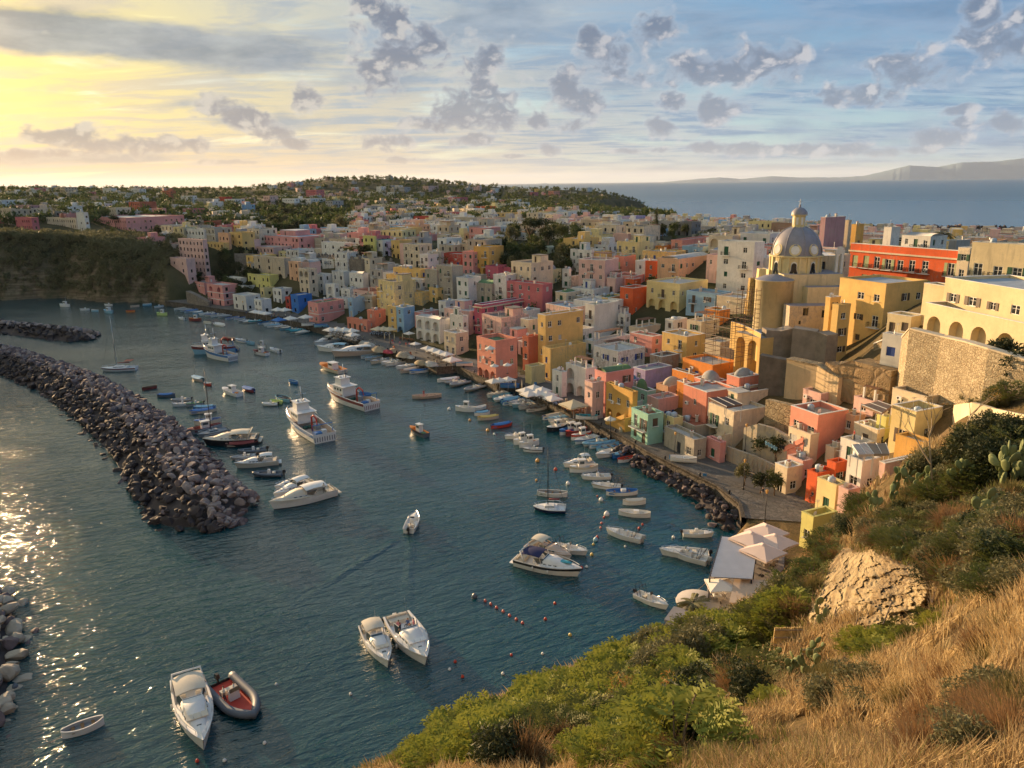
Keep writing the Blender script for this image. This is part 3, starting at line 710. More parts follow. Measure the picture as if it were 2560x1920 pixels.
 if perg:
  pa, pb = a*.55, b*.6; mp = MB(); pm_ = mat('pergola_brown', (.16, .075, .045), .8, 0, .3, 3); x0 = a/2-pa/2-.6
  for sx in (-1, 1):
   for sy in (-1, 1): mp.box((x0+sx*pa/2, sy*pb/2, h+1.2), (.28, .28, 2.3), plaster(PAL['white'], .2))
  for k in range(14): mp.box((x0, -pb/2+pb*(k+.5)/14, h+2.42), (pa+.7, pb/14*.72, .06), pm_)
  for sx in (-1, 1): mp.box((x0+sx*pa/2, 0, h+2.34), (.12, pb+.5, .1), pm_)
  mp.build('pergola', root)
 if clutter and detail:
  for _ in range(rh.choice((1, 2, 2, 3))):
   k = rh.choice(('antenna', 'satellite_dish', 'chimney', 'chimney', 'water_tank', 'satellite_dish'))
   link(k, sh_window(k), root, (rh.uniform(-.35, .35)*a, rh.uniform(-.35, .35)*b, h+.05), (0, 0, rh.uniform(-2.2, -.6)))
  if rh.random() < .4 and a > 4: link('air_conditioner', sh_window('air_conditioner'), root, (rh.uniform(-.3, .3)*a, -b/2-.02, h*.5+.6))
 return root
def house(g, xl, xn, xr, yt, yb, col, lab, yaw=None, D=None, dz=0, maxb=22, **k):
 (xl, _), (xn, yt), (xr, yb) = g(xl, 0), g(xn, yt), g(xr, yb)
 if D is None:
  p = hit(xn, yb+dz)
  if p is None: print('NOHIT', lab); return None
  rD = math.hypot(p[0], p[1])
 else: p = at_d(xn, yb, D); rD = math.hypot(p[0], p[1])
 d = ray(xn, yt); s = rD/math.hypot(d[0], d[1]); T = d*s+np.array([0, 0, CAMH])
 ang = yaw if yaw is not None else t_angle(T[0], T[1])
 t = np.array([math.cos(ang), math.sin(ang)]); n = np.array([t[1], -t[0]])
 def span(xq, dirv, dflt):
  r = ray(xq, yt)[:2]; A = np.array([[dirv[0], -r[0]], [dirv[1], -r[1]]])
  try: u, w = np.linalg.solve(A, -T[:2])
  except Exception: return dflt
  return u if .8 < u < 60 and w > 0 else dflt
 a = span(xl, -t, 5.0) if abs(xl-xn) > 1 else 4.0
 b = min(maxb, span(xr, -n, 7.0)) if abs(xr-xn) > 3 else 7.0
 z0 = p[2]-.3 if D is None else p[2]
 h = T[2]-z0-k.get('par', .5)
 return house_at((T[0], T[1]), ang, a, b, z0, max(2.2, h), col, lab, **k)
# ------------------------------------------------------------------ houses of the harbour front, left to right
def rows():
 g = GA
 house(g, 110, 288, 385, 475, 900, 'palepink', 'tall pale pink tower house with battered walls where the quay ends below the cliff', sh='n', arch=1, bays=2, wear=.3, bal=.1)
 house(g, 200, 470, 520, 265, 620, 'palepink', 'upper pale pink block rising behind the tower house at the end of the quay', sh='n', wear=.3, dz=20)
 house(g, 245, 480, 630, 150, 300, 'white', 'long white two storey house above the pink tower house', sh='n')
 house(g, 510, 700, 765, 300, 420, 'yellow', 'low cream yellow house beside the upper pink block over the bushy slope', wear=.5)
 house(g, 640, 755, 780, 190, 380, 'peach', 'narrow peach coloured house joined to the golden yellow house', par=.4)
 house(g, 768, 905, 1050, 185, 400, 'golden', 'golden yellow two storey house with paired shutters above the bushy slope', sh='d', bays=2, trim=0, roof='c')
 house(g, 485, 600, 880, 60, 150, 'terracotta', 'long dark red villa behind the white two storey house', sh='w', maxb=30)
 house(g, 190, 345, 480, 50, 130, 'beige', 'beige olive house left of the long dark red villa')
 house(g, 915, 1050, 1260, 75, 150, 'paleyellow', 'low pale yellow house among trees behind the golden yellow house')
 house(g, 915, 1040, 1110, 260, 400, 'palepink', 'small pale pink house right of the golden yellow house')
 house(g, 1145, 1530, 1880, 235, 430, 'pink', 'big salmon pink villa on the terrace above the crenellated wall', sh='n', roof='l', maxb=30, par=.4)
 house(g, 1020, 1250, 1460, 350, 480, 'palepink', 'pink villa with a rounded terrace standing on the ruined beige facade', sh='g')
 house(g, 1035, 1370, 1440, 470, 700, 'beige', 'weathered beige facade with a large arch under the pink villa terrace', wear=.8, arch=1, bays=3, win=1)
 house(g, 1785, 2040, 2135, 300, 470, 'white', 'white villa with green shutters above the crenellated wall', sh='g', bays=3)
 house(g, 515, 690, 860, 770, 1000, 'pink', 'bright pink square house on the quay with a rounded loggia and pale roof', sh='g', trim=1, loggia=1, bays=2)
 house(g, 735, 890, 960, 690, 800, 'white', 'small white annexe on the hillside behind the bright pink square house')
 house(g, 970, 1210, 1310, 660, 830, 'lime', 'mustard yellow house with a plain front below the ruined beige facade', wear=.6, sh='w')
 house(g, 805, 945, 1110, 885, 1050, 'white', 'white house with a blue door beside the bright pink square house', sh='t', bays=2)
 house(g, 815, 950, 1105, 775, 900, 'white', 'upper white house with a blue grey roof stepped behind the blue door house', roof='l')
 house(g, 1105, 1150, 1270, 800, 980, 'paleyellow', 'narrow pale yellow house wedged between white houses on the far quay')
 house(g, 1040, 1120, 1230, 930, 1085, 'white', 'white house with a stair and awning left of the yellow staircase', arch=1, bays=2)
 house(g, 1245, 1340, 1460, 810, 980, 'white', 'white stepped house with flat awning above the far quay restaurants', roof='l')
 house(g, 1420, 1530, 1565, 510, 740, 'peach', 'slim peach orange tower house below the crenellated wall', arch=0, wear=.5)
 house(g, 1530, 1640, 1735, 590, 860, 'cream', 'cream house with a blue arched window beside the peach tower house', wear=.7, loggia=1)
 house(g, 1570, 1650, 1775, 515, 640, 'palepink', 'pale pink house with a white vaulted roof under the crenellated wall', vault=1.5)
 house(g, 1660, 1800, 1900, 650, 880, 'white', 'white house with barred windows and a curved parapet mid slope', sh='n')
 house(g, 1830, 1930, 1980, 760, 960, 'white', 'white house with one tall arch in the middle of the far slope', arch=2, bays=1)
 house(g, 1385, 1435, 1450, 900, 1060, 'red', 'narrow dark red house squeezed beside the blue house', door=0)
 house(g, 1445, 1525, 1680, 880, 1085, 'blue', 'vivid blue house with pale roof on the far quay', roof='w', par=.3)
 house(g, 1635, 1745, 2035, 965, 1190, 'pink', 'salmon pink waterfront house with white framed windows and roof terrace', sh='d', trim=1, roof='n', maxb=16)
 g = GB
 house(g, 310, 355, 495, 915, 1120, 'lightblue', 'light blue house beside the salmon pink waterfront house', sh='w')
 house(g, 320, 470, 535, 640, 860, 'white', 'white house with rounded terraces at the foot of the crenellated wall', vault=1.2, wear=.5)
 house(g, 130, 260, 330, 620, 830, 'white', 'white house with an iron balcony left of the rounded terrace house', wear=.6)
 house(g, 230, 330, 420, 810, 960, 'white', 'whitewashed house with a green door behind the light blue house', sh='g', wear=.5)
 house(g, 710, 790, 890, 545, 660, 'white', 'small white flat house behind the yellow house with blue doors', roof='w')
 house(g, 540, 600, 740, 640, 800, 'grey', 'pale grey house with blue roof terrace left of the stepped yellow houses', roof='b', wear=.6)
 house(g, 810, 1110, 1190, 595, 800, 'yellow', 'long yellow house with four blue doors under a flat dark roof', sh='b', bays=4, roof='d', winw=1.15, maxb=8)
 house(g, 735, 900, 960, 660, 860, 'golden', 'stepped golden yellow house with wide windows in the middle of the slope', sh='b')
 house(g, 625, 760, 970, 810, 1020, 'golden', 'large golden yellow house above arches behind the coral terrace', sh='w', wear=.4)
 house(g, 950, 1110, 1180, 705, 900, 'white', 'white loggia with two big arches below the long yellow house', loggia=2, bays=2, wear=.5)
 house(g, 960, 1130, 1210, 850, 1000, 'yellow', 'worn yellow house with an arched door under the white loggia', arch=1, wear=.7)
 house(g, 1285, 1460, 1580, 560, 960, 'stain', 'tall weathered beige tower block with rain streaked walls', wear=.95, sh='g', sidewin=0, storey=3.4)
 house(g, 1160, 1290, 1300, 600, 930, 'stain', 'worn grey beige house leaning against the tall weathered tower block', wear=.95)
 house(g, 1205, 1300, 1520, 800, 970, 'yellow', 'yellow buttressed base house under the tall weathered tower block', wear=.5)
 house(g, 1510, 1640, 1780, 690, 1010, 'white', 'white house with a six sided corner and one green shutter', sh='g', wear=.3)
 house(g, 1685, 1900, 1915, 755, 970, 'stain', 'stained grey house with green shutters and a green vaulted roof', sh='g', wear=.9, roof='n', vault=1.3, bays=3)
 house(g, 1915, 2060, 2070, 660, 960, 'white', 'narrow tall white house with two green shuttered balconies', sh='g', bays=1, winw=1.2)
 house(g, 1705, 1790, 2270, 985, 1310, 'magenta', 'large crimson pink palace with white corner pilasters and blue roof rail', sh='d', trim=0, roof='b', maxb=24, cornice=1)
 house(g, 1575, 1690, 1700, 400, 660, 'pink', 'pale pink slim house with tall green shutters beside the ochre house', sh='g', bays=2)
 house(g, 1700, 1870, 2030, 345, 660, 'ochre', 'ochre house with a great arched doorway by the gardens', arch=1, bays=2)
 house(g, 1350, 1560, 1575, 425, 570, 'red', 'dark red house below the pale cube house', wear=.6)
 house(g, 1295, 1400, 1565, 252, 420, 'white', 'pale cube shaped house with small square windows by the gardens', wear=.3)
 house(g, 1200, 1340, 1370, 400, 580, 'grey', 'dilapidated grey house with a blue tarpaulin roof', wear=.95, roof='b')
 house(g, 920, 1095, 1110, 320, 560, 'cream', 'tall cream house with peeling walls in the upper centre', wear=.8)
 house(g, 880, 920, 930, 310, 540, 'palepink', 'very slim pink house beside the tall cream peeling house', win=0)
 house(g, 1100, 1195, 1210, 430, 620, 'white', 'white house with an arched terrace behind the tall cream house', arch=1, bays=2)
 house(g, 960, 1090, 1240, 240, 400, 'grey', 'grey roof terrace house with an orange lit stair turret', roof='c', pent=1)
 house(g, 475, 600, 622, 225, 450, 'lime', 'bright lemon yellow tall house above the crenellated wall', bays=2, sh='w')
 house(g, 390, 475, 480, 255, 390, 'white', 'small white house left of the lemon yellow tall house')
 house(g, 620, 690, 700, 270, 450, 'white', 'white house with a green roof right of the lemon yellow tall house', roof='t', sh='g', vault=.8)
 house(g, 690, 785, 790, 285, 450, 'lilac', 'pale lilac pink house in the upper row', sh='n')
 house(g, 785, 880, 890, 275, 480, 'golden', 'yellow house with dark arched doors at the right of the upper row', arch=0, sh='d', bays=2, bal=.9)
 house(g, 0, 215, 385, 200, 350, 'grey', 'long blue grey house with a peach cornice behind the white villa', sh='d', roof='c', maxb=14)
 house(g, 1850, 2110, 2160, 570, 680, 'magenta', 'low magenta house with red roof terraces beside the ochre house', roof='r', par=.8)
 house(g, 835, 920, 1045, 1015, 1300, 'lightblue', 'light blue house with an arched stair right of the golden house', arch=1, bays=1)
 house(g, 520, 600, 725, 1050, 1250, 'coral', 'upper coral red house with a roof terrace behind the coral front block', roof='r')
 house(g, 300, 520, 560, 1160, 1290, 'coral', 'low coral red waterfront block with terraces behind the white canopies', roof='r', bal=0)
 house(g, 745, 835, 850, 1005, 1290, 'golden', 'slim golden yellow waterfront house with a curved twin staircase', sh='n', bays=1)
 house(g, 1060, 1320, 1435, 1150, 1420, 'white', 'white waterfront house with two storeys of open arches', stair=-1, loggia=2, bays=3, sh='w', wear=.4, vault=1.0, storey=3.6)
 house(g, 1310, 1390, 1525, 950, 1140, 'white', 'white and grey cubic house left of the crimson pink palace', wear=.3)
 house(g, 1045, 1120, 1310, 1070, 1250, 'pink', 'small pink and blue house tucked behind the white arched house', wear=.3)
 house(g, 1500, 1600, 1650, 1015, 1150, 'lightblue', 'small sky blue house at the foot of the six sided house')
 house(g, 1435, 1580, 1640, 1110, 1400, 'white', 'cluttered white house with a glazed roof terrace left of the crimson palace', pent=1, wear=.5)
 g = GC
 house(g, 1370, 1500, 1640, 150, 390, 'cream', 'cream and pink waterfront house with awnings between arches and crimson palace', sh='w', wear=.5)
 house(g, 1735, 1940, 2180, 235, 690, 'salmon', 'salmon pink hotel on the quay corner with roof terraces and white parasols', stair=-1, sh='w', trim=0, arch=1, bays=3, roof='n', par=.9, wear=.2, winw=1.15, storey=3.7)
 g = GD
 house(g, 300, 690, 800, 760, 1060, 'rose', 'rose pink three storey house with white window frames above the crimson palace', sh='w', bays=4, trim=0, roof='g')
 house(g, 60, 200, 330, 560, 700, 'magenta', 'low crimson house with a tiled terrace roof behind the narrow white house', roof='c')
 house(g, 350, 520, 640, 560, 740, 'paleyellow', 'pale yellow house with round grey domes in mid town', dome=2.2, roof='g')
 house(g, 620, 780, 900, 600, 760, 'paleyellow', 'second pale yellow domed house beside the white tower', dome=2.4, roof='g')
 house(g, 430, 520, 665, 1050, 1220, 'white', 'white house with clothes lines on the roof behind the tall yellow house', roof='d')
 house(g, 450, 540, 655, 1150, 1430, 'cream', 'cream house with one green shutter between palace and tall yellow house', sh='g')
 house(g, 1000, 1235, 1365, 380, 640, 'white', 'white house with arched loggias and green doors in the upper town', sh='g', loggia=0, arch=1, bays=3, bal=.7)
 house(g, 910, 985, 1010, 590, 800, 'white', 'narrow white corner tower with a green door in mid town', sh='g', bays=1)
 house(g, 985, 1010, 1255, 670, 820, 'white', 'long stained white wall house below the arched white loggias', wear=.9, sidewin=0)
 house(g, 1360, 1380, 1460, 395, 640, 'golden', 'yellow house with a plant balcony beside the arched white loggias', bal=.9)
 house(g, 1240, 1330, 1440, 610, 780, 'white', 'cluttered white balcony house right of the stained wall', bal=.8, wear=.5)
 house(g, 1475, 1590, 1725, 450, 710, 'coral', 'coral house with a green canopy roof in the upper town', roof='t', sh='y', vault=.6)
 house(g, 1720, 1830, 1840, 500, 720, 'white', 'narrow white house between coral and red orange houses', wear=.3)
 house(g, 1830, 1955, 1975, 505, 720, 'deeporange', 'small bright red orange cube house with one white window', bays=1)
 house(g, 835, 955, 1110, 850, 1060, 'cream', 'cream house with a curved green roof behind the tall yellow house', roof='n', dome=1.2)
 house(g, 1060, 1200, 1290, 900, 1060, 'stain', 'stained low house with a dark roof left of the white and peach block', roof='d', wear=.8)
 house(g, 1400, 1410, 1605, 905, 1090, 'yellow', 'pale yellow block with a dark green roof right of the white and peach block', roof='n', sidewin=1)
 house(g, 640, 725, 1140, 1100, 1850, 'golden', 'tall plain golden yellow house with a long pale roof near the quay', sh='w', D=None, dz=-28, maxb=22, bal=.1, wear=.15, roof='c', storey=3.6)
 house(g, 1165, 1270, 1530, 985, 1420, 'white', 'big white block with a peach front and green roof in the centre', roof='n', wear=.15, sidewin=0, maxb=14)
 house(g, 1550, 1695, 1860, 800, 1090, 'deeporange', 'bright red house with white framed windows and a terrace canopy', sh='w', roof='r')
 house(g, 1610, 1700, 1780, 700, 830, 'deeporange', 'red upper block with a dark flat roof on top of the bright red house', roof='d')
 house(g, 1400, 1500, 1600, 690, 860, 'palepink', 'pale pink terrace house with a slatted canopy left of the red houses', perg=1)
 house(g, 1530, 1610, 1665, 1090, 1300, 'white', 'white balcony house with a brown canopy below the bright red house', perg=1, bal=.8)
 house(g, 1650, 1765, 1995, 1240, 1420, 'cream', 'cream curved terrace house with brown pergola below the bright red house', perg=1)
 g = GH
 house(g, 195, 430, 860, 745, 1000, 'peach', 'long peach house with green shutters and domed white roof', sh='g', vault=1.2, maxb=20)
 house(g, 75, 440, 750, 1020, 1330, 'paleyellow', 'pale yellow house with a row of three arches below the peach house', arch=1, bays=3, roof='w', wear=.25)
 house(g, 515, 835, 850, 1130, 1360, 'lightblue', 'pale blue house with brown shuttered windows left of the church', sh='n', bays=2, roof='g')
 house(g, 850, 1150, 1170, 1180, 1340, 'cream', 'low cream wall house between pale blue house and church', win=0)
 house(g, 865, 1270, 1380, 560, 1130, 'white', 'tall white four storey house with green shutters left of the church dome', sh='g', bays=2, wear=.3, storey=3.4, winw=1.3, maxb=12)
 house(g, 345, 470, 905, 535, 700, 'salmon', 'windowless salmon coloured block with white edges behind the peach house', sidewin=0, bays=1, maxb=26, clutter=0)
 house(g, -40, 150, 275, 560, 670, 'cream', 'low cream house with two small windows left of the salmon block')
 house(g, 170, 250, 350, 600, 700, 'orange', 'low orange shed house against the salmon block')
 house(g, 1275, 1440, 1465, 740, 900, 'cream', 'cream annexe with a shuttered window beside the church drum', sh='g')
 house(g, 715, 880, 995, 1310, 1480, 'orange', 'small bright orange rooftop house before the church', roof='n', sh='w')
 house(g, 280, 370, 520, 1420, 1640, 'white', 'white house with a black framed window below the blue house')
 house(g, 520, 680, 880, 1440, 1680, 'cream', 'cream terrace house with a rolled awning below the orange rooftop house', perg=1)
 house(g, 1200, 1455, 1500, 330, 480, 'paleyellow', 'pale yellow house on the skyline left of the dome')
 house(g, 1455, 1680, 1700, 345, 500, 'brick', 'brown bare brick block on the skyline behind the dome lantern', win=0)
 g = GE
 house(g, 1660, 1905, 2015, 185, 400, 'pink', 'pink block house with a roof terrace below the curved cream terrace', roof='c')
 house(g, 1170, 1250, 1660, 235, 480, 'white', 'white arched house with a brown pergola in the lower centre', arch=1, perg=1, maxb=16)
 house(g, 1290, 1385, 1670, 345, 560, 'cream', 'cream arched house with a brown pergola above the green roofed pink house', arch=1, perg=1, sidewin=0, wear=.1)
 house(g, 950, 1170, 1290, 540, 880, 'white', 'white quayside house with arched windows and brown pergola', loggia=2, bays=2, perg=1, wear=.2, storey=3.4)
 house(g, 800, 905, 960, 580, 860, 'white', 'slim white quayside house with a railed terrace left of the pergola house', bays=1)
 house(g, 470, 535, 660, 190, 600, 'terracotta', 'dark terracotta house with pink side in the alley behind the quay', sidewin=0, wear=.3)
 house(g, 690, 780, 1170, 320, 680, 'golden', 'golden yellow terrace house with potted plants at the foot of the tall yellow house', sidewin=0, par=1.0, maxb=14)
 house(g, 500, 570, 720, 520, 720, 'paleyellow', 'pale yellow stair house on the quay next to the salmon hotel', stair=1, win=0, clutter=0)
 house(g, 1270, 1395, 1700, 590, 1080, 'pink', 'pink quayside house with a green hipped roof', roof='n', vault=1.2, maxb=14, wear=.15)
 house(g, 1160, 1245, 1370, 700, 1110, 'palepink', 'narrow pink quayside house with an arched passage and sloping stair', stair=1, arch=1, bays=1, win=1)
 house(g, 1480, 1620, 1830, 680, 840, 'lilac', 'lilac house with a bright blue vaulted roof', roof='b', vault=1.4, maxb=14)
 house(g, 1690, 1830, 2120, 560, 800, 'lilac', 'long lilac wall house behind the blue vaulted roof', sidewin=0, roof='g')
 house(g, 1395, 1690, 1745, 800, 1240, 'ochre', 'ochre quayside house with a big arched doorway and outside stairs', stair=1, arch=1, bays=3, sh='w', wear=.2)
 house(g, 1640, 1850, 1945, 790, 1060, 'mint', 'mint house with a green domed roof behind the ochre house', dome=2.4, roof='n')
 house(g, 1675, 1860, 2030, 1050, 1390, 'mint', 'mint green quayside house with twin brown shuttered windows', stair=-1, sh='n', bays=2, roof='r', wear=.1)
 house(g, 1850, 1975, 2210, 880, 1120, 'palepink', 'pale pink and white house with blue windows above the mint house', sh='b', roof='g', bays=2)
 house(g, 1950, 2080, 2290, 740, 900, 'peach', 'peach house with a rusty domed roof between mint and orange houses', dome=2.0, roof='c')
 g = GF
 house(g, 110, 240, 430, 410, 620, 'brick', 'rough brick house with white window frames left of the orange houses', wear=.8, roof='d')
 house(g, 245, 520, 720, 185, 480, 'golden', 'amber yellow house with terrace railings below the scaffolding', wear=.3, roof='c', sidewin=1)
 house(g, 470, 805, 1080, 505, 720, 'orange', 'bright orange block house with a grey roof terrace below the twin arches', sidewin=0, roof='g', wear=.15, maxb=16)
 house(g, 355, 600, 660, 610, 790, 'orange', 'lower orange house with a green terrace and double shutters', roof='n', sh='y')
 house(g, 600, 800, 965, 695, 900, 'coral', 'coral red house with a grey domed roof right of the orange house', dome=2.2, roof='g', wear=.25)
 house(g, 960, 1100, 1320, 640, 860, 'coral', 'coral red house with a low grey dome and terrace under the twin arches', dome=1.8, roof='g')
 house(g, 720, 890, 1040, 250, 560, 'cream', 'pale plastered house wrapped in scaffolding beside the twin arches', win=0, clutter=0)
 house(g, 480, 740, 765, 800, 1240, 'coral', 'tall coral salmon house with a stained wall and one green shutter', sh='g', wear=.45, bays=1, maxb=9)
 house(g, 755, 1040, 1400, 1020, 1440, 'cream', 'large cream house with a steel framed terrace canopy and white side', wear=.35, arch=1, bays=2, maxb=18, sidewin=0)
 house(g, 1050, 1200, 1480, 800, 1000, 'cream', 'upper cream house with a dark awning terrace above the large cream house', sidewin=0, roof='r')
 house(g, 375, 610, 640, 1180, 1420, 'stain', 'peeling white upper house with a brown slatted roof', roof='r', bays=2, wear=.9)
 house(g, 265, 600, 735, 1330, 1560, 'stain', 'crumbling white house with plaster falling off facing the quay', wear=.95, bays=3, sh='d')
 house(g, 260, 375, 475, 1090, 1380, 'paleyellow', 'small pale yellow house with an arched window between mint and crumbling houses', arch=1, bays=1)
 house(g, 735, 890, 950, 1360, 1590, 'pink', 'little bright pink house with a striped awning at the quay', sh='g', bays=1)
 house(g, 410, 500, 560, 700, 960, 'orange', 'curved orange stair house between peach dome and coral house', win=0)
 house(g, 1665, 1975, 2300, 1050, 1560, 'salmon', 'big salmon pink house with a sunken roof terrace right of the garden', sh='w', roof='c', par=1.0, wear=.12, winw=1.2, maxb=16)
 house(g, 1640, 1890, 1980, 1270, 1640, 'cream', 'cream lower house with wide glass windows joined to the big salmon house', sh='w', bays=2, winw=1.9, wear=.2)
 house(g, 1800, 2000, 2330, 860, 1000, 'palepink', 'pale pink roof terrace house with a curved white gable', roof='w', par=1.0)
 g = GG
 house(g, 745, 1000, 1270, 950, 1310, 'paleyellow', 'lemon yellow house with shuttered arched doors below the cactus slope', sh='n', roof='w', par=1.0, wear=.1)
 house(g, 590, 690, 750, 1010, 1250, 'lime', 'small yellow house with a dark door and tiled coping on the terrace', sh='n', bays=1)
 house(g, 775, 1080, 1200, 1310, 1480, 'ochre', 'ochre box house with a white flat top under the lemon yellow house', win=0, clutter=0, D=104)
 house(g, 745, 1110, 1490, 800, 1010, 'cream', 'cream house with a wide dark red awning over its terrace', sh='t', roof='r', par=.9, wear=.1)
 house(g, 350, 560, 745, 850, 1000, 'palepink', 'pale pink house with a red tiled pergola right of the salmon house', perg=1, roof='r')
 house(g, 350, 600, 760, 1140, 1330, 'cream', 'cream veranda house with metal railings behind the white woven roof', par=.9)
 house(g, 210, 420, 560, 1290, 1480, 'white', 'white house with a woven white sun screen on its roof', roof='w', wear=.1)
 g = GJ
 house(g, 1320, 1480, 1660, 430, 760, 'white', 'white house with tall barred windows facing the harbour', sh='d', winw=1.3, wear=.1)
 house(g, 1110, 1200, 1320, 450, 690, 'deeporange', 'upper red orange house with a brown terrace and white edging', roof='c')
 house(g, 905, 1010, 1190, 560, 850, 'deeporange', 'lower red orange house with a brown terrace by the arched stair', roof='c', sidewin=0)
 house(g, 570, 700, 860, 500, 780, 'cream', 'low cream house with a half dome and dark doorway by the quay square', sh='d', par=.4, win=1)
 house(g, 1005, 1210, 1320, 680, 1000, 'paleyellow', 'pale yellow house with a grey roof and bright green shutters', roof='g', sh='g', wear=.1, D=108)
 house(g, 845, 970, 1210, 1010, 1330, 'lime', 'yellow house with a rust red terrace and a couple of green windows', roof='r', par=.9, sh='g', wear=.1, D=101)
 house(g, 1230, 1330, 1450, 730, 1060, 'palepink', 'pink house with a dark red outside stair beside cacti', win=0, roof='w', D=102)
 house(g, 1560, 1650, 1780, 700, 900, 'coral', 'small coral house at the edge of the dry slope', win=0, clutter=0, D=99.6)
 house(g, 1650, 1710, 2060, 480, 640, 'palepink', 'low pale pink house with a wide cracked pink roof by the cactus slope', win=0, clutter=0, D=100, par=.3)
 house(GG, 60, 150, 215, 1330, 1480, 'cream', 'small cream house with a green shutter under the salmon house', sh='g', bays=1)
 house(GG, 250, 360, 470, 1000, 1180, 'peach', 'peach house with shuttered windows behind the white veranda', sh='w')
 house(GJ, 700, 860, 960, 430, 640, 'palepink', 'pinkish house with an oval window and bicycle terrace by the arched stair', sh='d')
 house(GG, 880, 990, 1130, 1010, 1200, 'cream', 'cream back house with a railing beside the lemon yellow house', sh='w')
rows()
